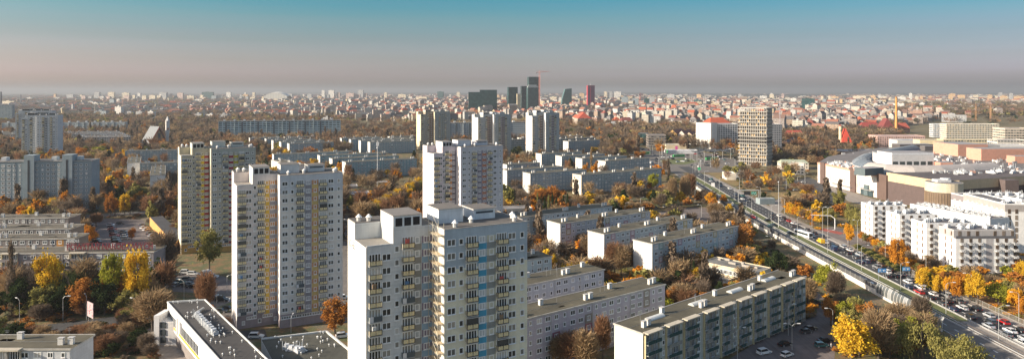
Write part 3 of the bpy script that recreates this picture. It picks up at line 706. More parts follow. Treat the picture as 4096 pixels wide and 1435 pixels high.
# ------------------------------------------------------------------ eleven-storey blocks
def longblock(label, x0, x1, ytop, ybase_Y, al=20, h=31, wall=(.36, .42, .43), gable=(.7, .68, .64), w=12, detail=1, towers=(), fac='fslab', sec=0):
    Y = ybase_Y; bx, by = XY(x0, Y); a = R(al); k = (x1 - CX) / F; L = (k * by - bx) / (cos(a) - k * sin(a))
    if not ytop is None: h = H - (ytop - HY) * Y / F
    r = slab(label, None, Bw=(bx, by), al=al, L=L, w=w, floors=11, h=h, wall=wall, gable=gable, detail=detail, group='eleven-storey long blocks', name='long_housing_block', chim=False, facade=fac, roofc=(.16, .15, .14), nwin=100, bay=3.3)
    for t in towers:
        k = (t - CX) / F; u = (k * by - bx) / (cos(a) - k * sin(a))
        MB().box(u, -1.4, 0, u + 6, 6, h + 4.2, tuple(c * 1.05 for c in wall)).box(u + 2.2, -1.46, 3, u + 3.4, -1.41, h + 1, (.04, .05, .06)).obj('stair_tower', ['paint'], r[0])
    for k in range(int(L / 15)): MB().box(6 + k * 15, 4, h + .3, 9 + k * 15, 8, h + 2.6, (.6, .6, .58)).obj('lift_house', ['paint'], r[0])
    if sec:
        m = MB()
        for k in range(int(L / sec)): m.box(k * sec, -.9, 2, k * sec + .25, -.004, h, (.5, .52, .5)); m.box(k * sec + sec * .42, -.5, 1.5, k * sec + sec * .42 + 2.2, -.004, h - .5, (.1, .12, .13))
        for f in range(1, 11): m.box(.5, -.06, f * h / 11 - .55, L, -.003, f * h / 11 + .35, tuple(c * 1.15 for c in wall))
        m.obj('balcony_frame', ['paint'], r[0])
    return r
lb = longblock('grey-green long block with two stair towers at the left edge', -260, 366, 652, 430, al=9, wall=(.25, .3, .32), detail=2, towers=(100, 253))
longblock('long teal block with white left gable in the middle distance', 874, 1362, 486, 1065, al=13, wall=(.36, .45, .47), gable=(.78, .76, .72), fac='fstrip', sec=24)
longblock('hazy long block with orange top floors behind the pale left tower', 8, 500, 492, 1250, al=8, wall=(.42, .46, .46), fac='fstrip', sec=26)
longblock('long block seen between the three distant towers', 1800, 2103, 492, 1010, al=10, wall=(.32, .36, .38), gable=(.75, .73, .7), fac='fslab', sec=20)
longblock('hazy block with chimneys at the far left edge', -40, 48, 420, 1600, al=10, wall=(.3, .36, .38))
# ------------------------------------------------------------------ generic block
def block(name, label, cat, org, al, w, d, h, wall, mat='paint', roofc=(.16, .15, .14), parapet=.5, group=None, z0=-1, extra=None, roofname='roof'):
    al = R(al) if abs(al) > .0 else 0.
    root = thing(name, label, cat, (org[0], org[1], 0), al, group); wfoot(org[0], org[1], al, 0, 0, w, d, 2)
    MB().box(0, 0, z0, w, d, h, wall, mat=0, bottom=False).obj('wall', [mat], root)
    r = MB().box(.25, .25, h, w - .25, d - .25, h + .06, roofc)
    for a in ((0, 0, w, .25), (0, d - .25, w, d), (0, .25, .25, d - .25), (w - .25, .25, w, d - .25)): r.box(a[0], a[1], h, a[2], a[3], h + parapet, tuple(min(.8, c * 1.1) for c in wall))
    r.obj(roofname, ['felt'], root)
    if extra: extra(root)
    return root

# ------------------------------------------------------------------ school with diagonal roof, and the low roof next to it
hS = 11.
A0, A1, A2, A3 = P(669.5, 1209, hS), P(819, 1200, hS), P(1085, 1455, hS), P(895, 1462, hS)
sch = thing('school_building', 'long school wing with dark flat roof full of white vents and an orange striped side', 'school', (0, 0, 0))
foot([A0, A1, A2, A3], 3)
def lerp(a, b, t): return (a[0] + (b[0] - a[0]) * t, a[1] + (b[1] - a[1]) * t)
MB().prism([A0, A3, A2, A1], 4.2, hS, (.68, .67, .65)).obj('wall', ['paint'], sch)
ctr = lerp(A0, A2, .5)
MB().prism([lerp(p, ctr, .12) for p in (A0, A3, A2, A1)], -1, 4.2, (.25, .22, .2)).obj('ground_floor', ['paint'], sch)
m = MB().prism([lerp(p, ctr, .012) for p in (A0, A3, A2, A1)], hS, hS + .06, (.06, .055, .052)); m.obj('roof', ['felt'], sch)
m = MB()
for p, q in ((A0, A3), (A1, A2), (A0, A1)):
    dx, dy = q[0] - p[0], q[1] - p[1]; l = hypot(dx, dy); nx, ny = -dy / l * .15, dx / l * .15
    m.prism([(p[0] - nx, p[1] - ny), (q[0] - nx, q[1] - ny), (q[0] + nx, q[1] + ny), (p[0] + nx, p[1] + ny)], hS + .002, hS + .42, (.66, .66, .63))
m.obj('parapet', ['paint'], sch)
# striped side towards the sun
dx, dy = A3[0] - A0[0], A3[1] - A0[1]; l = hypot(dx, dy); ux, uy = dx / l, dy / l; nx, ny = uy, -ux
if nx > 0: nx, ny = -nx, -ny
def sidebox(m, s0, s1, z0, z1, o0, o1, c):
    m.prism([(A0[0] + ux * s0 + nx * o0, A0[1] + uy * s0 + ny * o0), (A0[0] + ux * s1 + nx * o0, A0[1] + uy * s1 + ny * o0), (A0[0] + ux * s1 + nx * o1, A0[1] + uy * s1 + ny * o1), (A0[0] + ux * s0 + nx * o1, A0[1] + uy * s0 + ny * o1)], z0, z1, c)
m = MB(); sidebox(m, 2, 12, 5.0, 5.7, .003, .06, (.75, .36, .05)); sidebox(m, 16, 42, 5.0, 5.7, .003, .06, (.75, .36, .05)); m.obj('orange_stripe', ['paint'], sch)
for k in range(22):
    s0 = 2.2 + k * 1.7
    if 11 < s0 < 16: continue
    m = MB(); sidebox(m, s0, s0 + 1.1, 5.9, 8.6, .003, .05, (.06, .07, .08)); sidebox(m, s0 - .08, s0 - .002, 5.9, 8.6, .003, .08, WHITE); m.obj('window', ['shiny'], sch)
m = MB(); sidebox(m, 13.2, 14.2, 4.5, 9.6, .003, .05, (.04, .045, .05)); sidebox(m, 17, 20, 6, 9.6, .07, .1, (.3, .3, .31)); m.obj('stair_window', ['shiny'], sch)
p0 = P(640, 1378); p1 = P(700, 1375)
stb = MB()
stb.prism([p0, (p0[0] + 7.5, p0[1] - .5), (p0[0] + 7.8, p0[1] + 5), (p0[0] + .3, p0[1] + 5.5)], -1, 7.2, (.62, .6, .58)); stb.prism([(p0[0] - 1.6, p0[1] - .6), (p0[0] - .003, p0[1] - .6), (p0[0] + .2, p0[1] + 5.5), (p0[0] - 1.4, p0[1] + 5.5)], -1, 9.3, (.68, .66, .64))
for k in range(3): stb.box(p0[0] + .3, p0[1] - .36, .8 + k * 2.3, p0[0] + 1.9, p0[1] - .1, 2.5 + k * 2.3, (.04, .05, .055))
stb.obj('stair_wing', ['paint'], sch)
foot([(p0[0] - 2, p0[1] - 2), (p0[0] + 10, p0[1] - 2), (p0[0] + 12, p0[1] + 8), (p0[0] - 2, p0[1] + 8)], 1)
rr = random.Random(3)
for i in range(52):
    t = rr.random(); s_ = .08 + .84 * rr.random(); p = lerp(lerp(A0, A3, t), lerp(A1, A2, t), s_)
    link('roof_vent', VENT, sch, (p[0], p[1], hS + .06), rr.random() * 3)
for i in range(9):
    p = lerp(lerp(A0, A3, .3 + i * .035), lerp(A1, A2, .3 + i * .035), .42)
    link('ventilation_unit', ACS[i % 3], sch, (p[0], p[1], hS + .06), atan2(dy, dx) + rr.random() * .3)
q0 = lerp(lerp(A0, A3, .26), lerp(A1, A2, .26), .4); q1 = lerp(lerp(A0, A3, .55), lerp(A1, A2, .55), .46); q2 = lerp(lerp(A0, A3, .18), lerp(A1, A2, .18), .72)
MB().tube((*q0, hS + .5), (*q1, hS + .5), .35, .35, 6, (.6, .6, .58)).tube((*q0, hS + .6), (*q2, hS + .6), .4, .4, 6, (.5, .49, .46)).obj('air_duct', ['metal'], sch)

hL = 6.5
B0 = P(1305, 1327, hL); B1 = P(1395, 1400, hL); B2 = P(1470, 1500, hL); B3 = P(1115, 1490, hL); B4 = P(905, 1370, hL)
k = 1.2
B4 = lerp(P(1050, 1357, hL), B0, -.02)
low = thing('school_annex', 'low flat annex with grey-green roof half in shade below the pale tower', 'school annex', (0, 0, 0)); foot([B4, B3, B2, B1, B0], 3)
poly = [B4, B3, B2, B1, B0]
MB().prism(poly, -1, hL, (.5, .5, .48)).obj('wall', ['paint'], low)
c5 = lerp(B3, B0, .5); MB().prism([lerp(p, c5, .01) for p in poly], hL, hL + .05, (.075, .072, .055)).obj('roof', ['felt'], low)
m = MB()
for p, q in ((B4, B0), (B0, B1), (B1, B2)):
    ex, ey = q[0] - p[0], q[1] - p[1]; l2 = hypot(ex, ey); a_, b_ = -ey / l2 * .25, ex / l2 * .25
    m.prism([(p[0] - a_, p[1] - b_), (q[0] - a_, q[1] - b_), (q[0] + a_, q[1] + b_), (p[0] + a_, p[1] + b_)], hL + .002, hL + .5, (.6, .6, .57))
m.obj('parapet', ['paint'], low)
for i in range(34):
    p = lerp(lerp(B4, B3, rr.random()), lerp(B0, B1, rr.random()), .1 + .85 * rr.random()); link('roof_vent', VENT, low, (p[0], p[1], hL + .05))
p = P(1180, 1395, hL)
for i in range(4): link('ventilation_unit', ACS[i % 3], low, (p[0] + i * 1.4 - 2, p[1] - i * .8, hL + .05), i * 1.3)

# ------------------------------------------------------------------ kindergarten
hK = 7.6; K0 = P(3025.6, 1094, hK); K1 = P(2805, 1047, hK)
ak = math.degrees(atan2(K0[1] - K1[1], K0[0] - K1[0])); Lk = hypot(K0[0] - K1[0], K0[1] - K1[1])
kg = block('kindergarten', 'cream two-storey kindergarten with rows of white windows and grey flat roof', 'kindergarten', K1, ak, Lk, 12, hK, (.68, .56, .38), roofc=(.2, .19, .17), parapet=.35)
it = []
for f in range(2):
    for i in range(12): it.append(('kinder', 1.8 + i * (Lk - 3.4) / 11, 0, 2.2 + 3.5 * f, 0))
windows(kg, it)
for i, (x, y) in enumerate(((3, 8), (9, 6), (13, 9), (15, 6), (20, 7), (26, 9), (29, 5), (4, 10))):
    if x < Lk: MB().box(x, y, hK, x + (3.2 if i % 2 else 1.2), y + 1, hK + .8, (.35, .32, .28)).obj('roof_vent', ['plain'], kg)

# ------------------------------------------------------------------ white apartment house: four wings and a spine
def apt(label, N, Lp, Rr, al, h=18.3, grey=False, floors=6, seed=0, limit=60, deep=None, W=None):
    nx, ny = W or P(N[0], N[1], h); a = R(al); k = (Rr - CX) / F; L = (k * ny - nx) / (cos(a) - k * sin(a))
    k = (Lp - CX) / F; D = 11.5
    root = thing('apartment_house', label, 'apartment house', (nx, ny, 0), a, 'white six-storey apartment wings'); wfoot(nx, ny, a, 0, 0, L, D, 2)
    wc = (.76, .75, .73); m = MB().box(0, 0, -1, L, D, 1.2, (.4, .38, .36), bottom=False)
    top = h - 3.1 if grey else h
    m.box(0, 0, 1.2, L, D, top, wc, bottom=False)
    if grey: m.box(0, 1.4, top, L, D, h, (.4, .38, .37), bottom=False); m.box(L * .5, -.03, -1, L * .62, -.003, top, (.42, .4, .4))
    m.obj('wall', ['paint'], root)
    r = MB().box(.3, .3 + (1.4 if grey else 0), h, L - .3, D - .3, h + .05, (.14, .13, .13))
    y0 = 1.4 if grey else 0
    for q in ((0, y0, L, y0 + .3), (0, D - .3, L, D), (0, y0 + .3, .3, D - .3), (L - .3, y0 + .3, L, D - .3)): r.box(*q[:2], h, *q[2:], h + .45, (.55, .53, .52) if grey else (.74, .73, .71))
    r.obj('roof', ['felt'], root)
    rd = random.Random(seed); it = []; fh = (h - .6) / floors
    cols = [(.1 + .88 * i / max(1, int(L / 3.6) - 1)) * L for i in range(int(L / 3.6))]
    for f in range(floors):
        z = .9 + fh * f
        for i, x in enumerate(cols):
            if grey and L * .48 < x < L * .64: continue
            yy = 1.4 if grey and f == floors - 1 else 0
            it.append(('tall', x, yy, z + 1.35, 0))
            if not yy:
                m = MB().box(x - .95, -1.15, z - .1, x + .95, -.004, z + .08, (.72, .71, .7)); m.box(x - .95, -1.15, z + .08, x - .9, -.01, z + 1.0, (.25, .26, .27)); m.box(x + .9, -1.15, z + .08, x + .95, -.01, z + 1.0, (.25, .26, .27))
                m.box(x - .89, -1.15, z + .9, x + .89, -1.1, z + 1.0, (.2, .2, .2)); m.box(x - .89, -1.14, z + .08, x + .1, -1.11, z + .88, (.4, .4, .4) if rd.random() < .5 else (.68, .67, .66)); m.obj('balcony', ['plain'], root)
        for y in (D * .25, D * .6): it.append(('narrow', 0, y, z + 1.3, R(-90)))
        if grey and f == floors - 1:
            MB().box(0, -.02, top - .1, L, 1.38, top + .02, (.35, .33, .33)).box(0, -.03, top + .02, L, .03, top + 1.1, (.12, .12, .13)).obj('terrace_rail', ['plain'], root)
    windows(root, it, 100)
    for i in range(int(L / 2.6)):
        link('ventilation_unit', ACS[rd.randrange(3)], root, (2 + i * 2.5 + rd.random(), y0 + 2.5 + rd.random() * (D - 6), h + .05), rd.random() * .5)
    return root
apt('white apartment wing nearest the leafy roadside, farthest of the four in the comb', (3491, 824), 3454, 3628, 1, seed=1)
apt('white apartment wing behind the tall orange tree, second of the comb', (3597.5, 859.7), 3546.5, 3748, 1, seed=2)
apt('white apartment wing with brown window reveals, third of the comb', (3706, 895), 3648.5, 3903, 1, seed=3)
apt('white apartment wing with grey terrace storey and rows of small balconies, nearest', (3823.7, 925), 3761.6, 4065, 1, grey=True, seed=4)
X0, Y0 = P(3640, 812, 18.); X1, Y1 = P(3960, 870, 18.)
sp = thing('apartment_house', 'white spine building joining the four apartment wings, roof crowded with vents', 'apartment house', (X0, Y0, 0), atan2(Y1 - Y0, X1 - X0), 'white six-storey apartment wings')
Ls = hypot(X1 - X0, Y1 - Y0); foot([(X0, Y0), (X1, Y1), (X1 + 14, Y1), (X0 + 14, Y0)], 2)
MB().box(0, 0, -1, Ls, 13, 17.4, (.76, .75, .73), bottom=False).obj('wall', ['paint'], sp); MB().box(.3, .3, 17.4, Ls - .3, 12.7, 17.46, (.12, .11, .11)).box(0, 0, 17.4, Ls, .3, 17.8, (.74, .73, .71)).obj('roof', ['felt'], sp)
for i in range(34): link('ventilation_unit', ACS[i % 3], sp, (2 + (i // 2) * Ls / 18, 3 + (i % 2) * 5 + rr.random() * 2, 17.46), rr.random()).scale = (.75, .75, .6)
def apt2(label, x0, x1, yt, Y, h, al, d, cols, limit=60):
    bx, by = XY(x0, Y); a = R(al); k = (x1 - CX) / F; L = (k * by - bx) / (cos(a) - k * sin(a)); h = H - (yt - HY) * Y / F
    root = block('apartment_house', label, 'apartment house', (bx, by), al, L, d, h, cols[0], roofc=(.15, .14, .14), group='apartment houses below the shopping centre')
    m = MB().box(-.03, -.03, h - 3.4, L + .03, d + .03, h - .003, cols[1]); m.obj('attic_cladding', ['paint'], root)
    it = []
    for f in range(int((h - 2) / 3)):
        for i in range(int(L / 3.4)): it.append(('tall', 2 + i * 3.4, -.0 if f < int((h - 2) / 3) - 1 else -.03, 2.2 + 3 * f, 0))
        for i in range(int(d / 4)): it.append(('mid', 0, 2 + i * 4, 2.2 + 3 * f, R(-90)))
    it.sort(key=lambda q: -q[3]); windows(root, it, 80)
    for i in range(int(L / 2.4)): link('ventilation_unit', ACS[i % 3], root, (1.5 + i * 2.4, 3 + (i * 37 % 5), h + .06), i)
    return root
apt2('white apartment house with dark grey top storey under the mall cylinder', 3872, 4130, 788, 372, 21, 4, 13, ((.72, .7, .68), (.24, .21, .21)))
apt2('white apartment house with warm grey top box at the right edge', 4020, 4105, 818, 330, 21, -4, 34, ((.75, .73, .7), (.36, .33, .31)))
apt2('tall white apartment house cut off by the right edge, red-brown base', 4086, 4200, 800, 345, 21, 4, 12, ((.74, .72, .7), (.74, .72, .7)))

# ------------------------------------------------------------------ shopping centre
mall = thing('shopping_centre', 'huge flat shopping centre with white sunlit wall, brown pylons and round brown tower', 'shopping centre', (0, 0, 0))
WR = (.7, .64, .6); BR = (.13, .085, .07); BG = (.55, .42, .27); SAL = (.6, .31, .22)
pa, pb = P(3270.7, 729.6), P(3546, 801); pc = (279., 446.); pd = (294., 443.5); pe = (372., 474.)
pf = (430., 505.); pg = (345., 500.); ph = (296., 489.); rear = [(560., 560.), (600., 735.), (404., 740.), (300., 640.)]
foot([pa, pb, pc, pd, (500, 520), (640, 560), (640, 760), (400, 760)], 4)
wa = MB().prism([pa, pb, ph, pg, pf] + rear, -1, 17, WR, top=(.17, .15, .14), topm=1); wa.obj('wall', ['paint', 'felt'], mall)
tl = hypot(pb[0] - pa[0], pb[1] - pa[1]); tx_, ty_ = (pb[0] - pa[0]) / tl, (pb[1] - pa[1]) / tl; an = atan2(ty_, tx_)
def mside(m, s0, s1, z0, z1, o0, o1, c):      # boxes along the sunlit wall, o = distance out
    q = []
    for s_, o_ in ((s0, o0), (s1, o0), (s1, o1), (s0, o1)): q.append((pa[0] + tx_ * s_ + ty_ * o_, pa[1] + ty_ * s_ - tx_ * o_))
    m.prism(q, z0, z1, c)
m = MB(); mside(m, 0, tl, 15.9, 17.6, .004, .3, SAL); m.obj('parapet', ['paint'], mall)
for s0, s1 in ((6, 13), (51, 58), (86, 97)):
    m = MB(); mside(m, s0, s1, -1, 18.2, -.5, 1.2, BR); m.obj('brown_pylon', ['paint'], mall)
for i in range(26):
    s0 = 20 + i * 2.6
    if 49 < s0 < 59 or s0 > 64: continue
    m = MB(); mside(m, s0, s0 + .6, 4.2 + (i * 7 % 5) * .6, 9.4 - (i * 5 % 4) * .8, .003, .06, (.1, .08, .08)); m.obj('slot_window', ['shiny'], mall)
m = MB(); mside(m, 65, 80, -.5, 5.0, .003, 1.0, (.05, .08, .09)); mside(m, 70, 75, -.5, 8.0, .004, 1.6, (.12, .16, .17)); mside(m, 64, 81, 4.5, 4.8, .2, 3, (.4, .38, .36)); m.obj('entrance', ['shiny'], mall)
m = MB(); mside(m, 24, 54, 3.2, 3.5, .2, 2.8, (.4, .38, .36)); m.obj('canopy', ['paint'], mall)
dk = MB().prism([pb, pc, pd, pe, pf, pg, ph], -1, 14.2, (.105, .075, .07), topm=1); dk.obj('brown_wall', ['paint', 'felt'], mall)
MB().prism([pb, pc, pd, pe, pf, pg, ph], 14.2, 20.3, BG, top=(.10, .08, .075), topm=1).obj('beige_band', ['paint', 'felt'], mall)
e_ = (480., 522.); MB().prism([pe, (560., 545.), (600., 600.), pf], -1, 20.1, BG, top=(.1, .08, .075), topm=1).obj('wing', ['paint', 'felt'], mall)
MB().prism([(pe[0] + .2, pe[1] - .6), (560., 544.), (560., 545.2), pe], -1, 14.2, (.105, .075, .07)).obj('brown_wall', ['paint'], mall)
for (bx, by, w_, hh) in ((330, 455.5, 9, 19.4), (355, 465.3, 5, 17)): MB().box(bx, by - 4, -1, bx + w_, by + 6, hh, (.12, .09, .085)).obj('service_tower', ['paint'], mall)
cyx, cyy = XY(3775, 442)
cy = MB().frustum(cyx, cyy, -1, 13.6, 10.6, 10.6, 28, (.16, .115, .08)).frustum(cyx, cyy, 13.6, 19.6, 10.8, 10.8, 28, (.6, .52, .38))
for k in range(44):
    a = 2 * pi * k / 44; cy.box(cyx + 10.7 * cos(a) - .12, cyy + 10.7 * sin(a) - .12, -1, cyx + 10.7 * cos(a) + .12, cyy + 10.7 * sin(a) + .12, 13, (.3, .21, .13))
cy.frustum(cyx, cyy, 19.6, 19.7, 10.2, 10.2, 28, (.2, .18, .17)); cy.frustum(cyx + 1, cyy, 19.7, 22, 3, 3, 8, (.6, .6, .6)); cy.box(cyx - 6, cyy - 3, 19.7, cyx + 3, cyy + 3, 21.2, (.6, .6, .6))
cy.obj('round_tower', ['paint'], mall)
# arched glass mall roof
path = [(410, 690), (372, 655), (340, 622), (312, 594), (294, 568), (283, 545), (279, 525), (284, 510), (298, 504), (318, 504), (345, 512), (372, 522)]
g = MB(); wp = MB()
for i in range(len(path) - 1):
    (xa, ya), (xb, yb) = path[i], path[i + 1]; l3 = hypot(xb - xa, yb - ya)
    def nrm(j):
        p_, q_ = path[max(0, j - 1)], path[min(len(path) - 1, j + 1)]; d_ = hypot(q_[0] - p_[0], q_[1] - p_[1]); return (-(q_[1] - p_[1]) / d_, (q_[0] - p_[0]) / d_)
    na, nb_ = nrm(i), nrm(i + 1); ns = 6
    for k in range(ns):
        o0, o1 = -7 + 14 * k / ns, -7 + 14 * (k + 1) / ns; z_ = lambda o: 19.5 + 4.2 * (1 - (o / 7) ** 2)
        glassy = i < 6
        (g if glassy else wp).quad([(xa + na[0] * o0, ya + na[1] * o0, z_(o0)), (xa + na[0] * o1, ya + na[1] * o1, z_(o1)), (xb + nb_[0] * o1, yb + nb_[1] * o1, z_(o1)), (xb + nb_[0] * o0, yb + nb_[1] * o0, z_(o0))][::-1], (.09, .12, .15) if glassy else (.42, .38, .35))
    for o in (-7, 7): wp.quad([(xa + na[0] * o, ya + na[1] * o, 16.9), (xb + nb_[0] * o, yb + nb_[1] * o, 16.9), (xb + nb_[0] * o, yb + nb_[1] * o, 19.5), (xa + na[0] * o, ya + na[1] * o, 19.5)], (.5, .48, .46))
    if glassy:
        for j in range(8):
            t = j / 8; mx, my = xa + (xb - xa) * t, ya + (yb - ya) * t; nn = (na[0] * (1 - t) + nb_[0] * t, na[1] * (1 - t) + nb_[1] * t)
            for k in range(ns):
                o0, o1 = -7 + 14 * k / ns, -7 + 14 * (k + 1) / ns
                g.tube((mx + nn[0] * o0, my + nn[1] * o0, z_(o0) + .08), (mx + nn[0] * o1, my + nn[1] * o1, z_(o1) + .08), .12, .12, 3, (.3, .33, .36))
g.obj('glass_roof', ['plain'], mall); wp.obj('curved_roof', ['paint'], mall)
def mbox(x0, x1, yt, Y, z0, al, d, c, name, roofc=(.3, .28, .27), win=0, mat='paint'):
    bx, by = XY(x0, Y); a = R(al); k = (x1 - CX) / F; L = (k * by - bx) / (cos(a) - k * sin(a)); h = H - (yt - HY) * Y / F
    b = MB().box(0, 0, z0, L, d, h, c, top=roofc)
    if win:
        for i in range(win): b.box(L * (i + .12) / win, -.06, z0 + (h - z0) * .12, L * (i + .85) / win, -.01, z0 + (h - z0) * .5, (.05, .06, .06))
    return b.obj(name, [mat], mall, (bx, by, 0), a)
mbox(3568, 3735, 622, 545, 17, 4, 26, (.66, .63, .6), 'pavilion', win=6); mbox(3568, 3735, 612, 549, 24, 4, 20, (.66, .66, .66), 'pavilion')
mbox(3460, 3535, 675, 492, 17, 25, 9, (.1, .13, .14), 'glass_pavilion'); mbox(3832, 3952, 578, 640, 17, 4, 34, SAL, 'salmon_block'); mbox(3925, 4150, 596, 600, 17, 4, 18, SAL, 'salmon_block')
mbox(3762, 3812, 650, 540, 17, 0, 12, SAL, 'salmon_block'); mbox(4060, 4200, 625, 580, 17, 0, 10, SAL, 'salmon_block'); mbox(3952, 4000, 580, 650, 17, 4, 20, (.5, .48, .45), 'grey_block'); mbox(3700, 3870, 584, 700, 17, 4, 8, (.12, .11, .11), 'dark_block')
mbox(3380, 3480, 606, 740, 0, 6, 30, (.2, .18, .17), 'dark_block'); mbox(3475, 3570, 604, 735, 0, 6, 25, (.3, .27, .25), 'dark_block'); mbox(3600, 3733, 578, 735, 0, 4, 14, (.09, .08, .08), 'dark_block')
rr = random.Random(11)
for i in range(100):
    if i < 40: x, y, z = 268 + rr.random() * 22, 500 + rr.random() * 75, 17.
    elif i < 56: x, y, z = 300 + rr.random() * 110, 470 + rr.random() * 22 + 0, 20.3
    else: x, y, z = 330 + rr.random() * 210, 520 + rr.random() * 120, 17.
    if z > 18 and y < 447 + (x - 285) * .42: y += 14
    o = link('ventilation_unit', ACS[rr.randrange(3)], mall, (x, y, z), rr.random() * 6); s_ = .8 + rr.random() * .9; o.scale = (s_ * 1.5, s_, s_)

m = MB()
for i in range(420):
    if i < 150: x, y, z = 266 + rr.random() * 26, 500 + rr.random() * 80, 17.
    elif i < 220: x, y, z = 290 + rr.random() * 90, 480 + rr.random() * 22, 20.3
    else: x, y, z = 310 + rr.random() * 260, 520 + rr.random() * 150, 17.
    if z > 18 and not (y < 485 + (x - 290) * .12 and y > 452 + (x - 290) * .42): continue
    a_, b_, c_ = rr.uniform(.8, 3.5), rr.uniform(.8, 2), rr.uniform(.5, 2.2); m.box(x, y, z, x + a_, y + b_, z + c_, rr.choice([(.55, .54, .53), (.35, .36, .37), (.6, .33, .25), (.2, .2, .21), (.66, .64, .6)]))
m.obj('rooftop_clutter', ['plain'], mall)['kind'] = 'stuff'
# ------------------------------------------------------------------ middle-distance landmarks
def bld(name, label, cat, x0, x1, yt, Y, al, d, wall, mat='paint', roofc=(.25, .23, .22), group=None, z0=-1, parapet=.6):
    bx, by = XY(x0, Y); a = R(al); k = (x1 - CX) / F; L = (k * by - bx) / (cos(a) - k * sin(a)); h = H - (yt - HY) * Y / F
    return block(name, label, cat, (bx, by), al, L, d, h, wall, mat, roofc, parapet, group, z0), bx, by, a, L, h
# unfinished office tower of bare concrete frames
bx, by = XY(3065, 712); hT = H - (433 - HY) * 712 / F
tw = thing('office_tower', 'unfinished office tower of bare pale concrete frames with wooden boards showing', 'office tower', (bx, by, 0), R(54)); Dt = 24.; Lt = 29.5
wfoot(bx, by, R(54), 0, 0, Dt, Lt, 3)
fr = MB(); core = MB().box(1.2, 1.2, 0, Dt - 1.2, Lt - 1.2, hT - 4, (.1, .09, .08)); nfl = 16; fh = hT / nfl
for f in range(nfl + 1):
    z = f * fh; o = 0 if f in (6, 7, 11) else .0
    fr.box(-.3, -.3, z - .25, Dt + .3, Lt + .3, z + .25, (.55, .52, .46))
    if f == nfl: break
    dark = f in (6, 7)
    cc = (.16, .16, .16) if dark else (.5, .47, .42)
    n = 13
    for k in range(n): fr.box(-.22, k * Lt / n, z + .25, .3, k * Lt / n + .34, z + fh - .25, cc)
    for k in range(10): fr.box(k * Dt / 10, -.22, z + .25, k * Dt / 10 + .5, .3, z + fh - .25, tuple(c * .7 for c in cc))  # right-hand side columns darker, their shade put into the concrete colour
    if not dark:
        for k in range(n):
            if (k * 7 + f * 5 + k * k) % 9 < 2: core.box(.5, k * Lt / n + .6, z + .3, .7, k * Lt / n + 1.9, z + fh * .62, (.42, .29, .14))
fr.obj('concrete_frame', ['paint'], tw); core.obj('core_wall', ['paint'], tw)
MB().box(-5, Lt * .1, 0, -.5, 1.0, 24, (.4, .4, .4)).obj('hoist', ['metal'], tw) if False else None
# hotel-like white block with red hip roof building behind
r_, *_ = bld('office_block', 'white thirteen-storey block with striped windows left of the unfinished tower', 'office block', 2872, 2952, 497, 905, 8, 18, (.6, .58, .55), 'fbalc', roofc=(.3, .29, .28))
bx, by = XY(2872, 905); k = (2818 - CX) / F; aa = R(112)
lw_ = thing('office_block', 'sunlit plain white gable block joined to the striped windows block', 'office block', (bx - 1, by, 0), R(128)); MB().box(0, -.0, 0, 24, 14, 36, (.74, .7, .62)).obj('wall', ['paint', ], lw_); MB().box(.3, .3, 36, 23.7, 13.7, 36.5, (.3, .29, .28)).obj('roof', ['felt'], lw_)
m = MB()
for f in range(12):
    for c_ in (5, 12, 19): m.box(c_, 14.0, 2 + f * 2.8, c_ + 1.3, 14.05, 3.4 + f * 2.8, (.2, .19, .18))
m.obj('window', ['shiny'], lw_).__setitem__('kind', 'stuff')
bld('apartment_tower', 'pale block with square windows right behind the unfinished tower', 'apartment block', 3078, 3128, 498, 830, 12, 16, (.58, .54, .5), 'fslab')
def hiproof(label, x0, x1, yt, ye, Y, col=(.42, .09, .04), wall=(.5, .4, .32), d=22, al=10, cat='building', hip=.5, name='red_roofed_building', mat='ftown', group=None):
    bx, by = XY(x0, Y); a = R(al); k = (x1 - CX) / F; L = (k * by - bx) / (cos(a) - k * sin(a)); h1 = H - (yt - HY) * Y / F; h0 = H - (ye - HY) * Y / F
    root = thing(name, label, cat, (bx, by, 0), a, group); wfoot(bx, by, a, 0, 0, L, d, 3)
    MB().box(0, 0, -1, L, d, h0, wall).obj('wall', [mat], root); MB().gable(0, 0, L, d, h0, h1, col, 0, wall, 0, hip).obj('roof', ['tiles'], root); return root
hiproof('big bright red hipped roof rising behind the white striped block', 2842, 2928, 472, 496, 960, d=30)
hiproof('wide bright red hipped hall roof below the distant dark trees', 2312, 2366, 450, 474, 1560, d=34, col=(.5, .09, .05))
hiproof('tall orange-red pitched roof in the old town', 2680, 2706, 420, 440, 2300, d=20, col=(.5, .14, .07), al=-20)
hiproof('red roof block left of the white office row in town', 2455, 2484, 468, 482, 1500, d=18)
hiproof('dark red mansard roof with gables in town', 2486, 2534, 470, 484, 1480, d=20, col=(.2, .06, .05))
hiproof('brick works hall with steep dark red roof by the chimney', 3445, 3530, 490, 512, 1290, d=24, col=(.3, .05, .04), wall=(.3, .1, .08), al=-4)
hiproof('long brick brewery building with gables left of the chimney', 3530, 3580, 474, 512, 1250, d=26, col=(.2, .045, .04), wall=(.28, .09, .07), al=-4)
hiproof('low brick building with red roof right of the brewery', 3590, 3640, 492, 512, 1270, d=16, col=(.36, .08, .05), wall=(.4, .2, .14), al=-6)
hiproof('pink villa with red roof among brown trees', 3140, 3220, 522, 542, 1080, d=18, col=(.34, .06, .04), wall=(.55, .36, .3), al=-12)
hiproof('white gabled house with dark roof beside the curving mall road', 3285, 3318, 600, 622, 830, d=12, col=(.15, .12, .11), wall=(.72, .68, .64), al=-35, hip=0, cat='house', name='gabled_house', mat='paint')
hiproof('white house with dark teal roof left of the salmon apartments', 3100, 3160, 574, 590, 880, d=14, col=(.06, .08, .08), wall=(.68, .66, .66), al=-12, cat='house', name='gabled_house')
hiproof('white twin-gabled house beside the teal-roofed one', 3152, 3200, 566, 590, 900, d=12, col=(.1, .1, .11), wall=(.7, .68, .68), al=60, hip=0, cat='house', name='gabled_house')
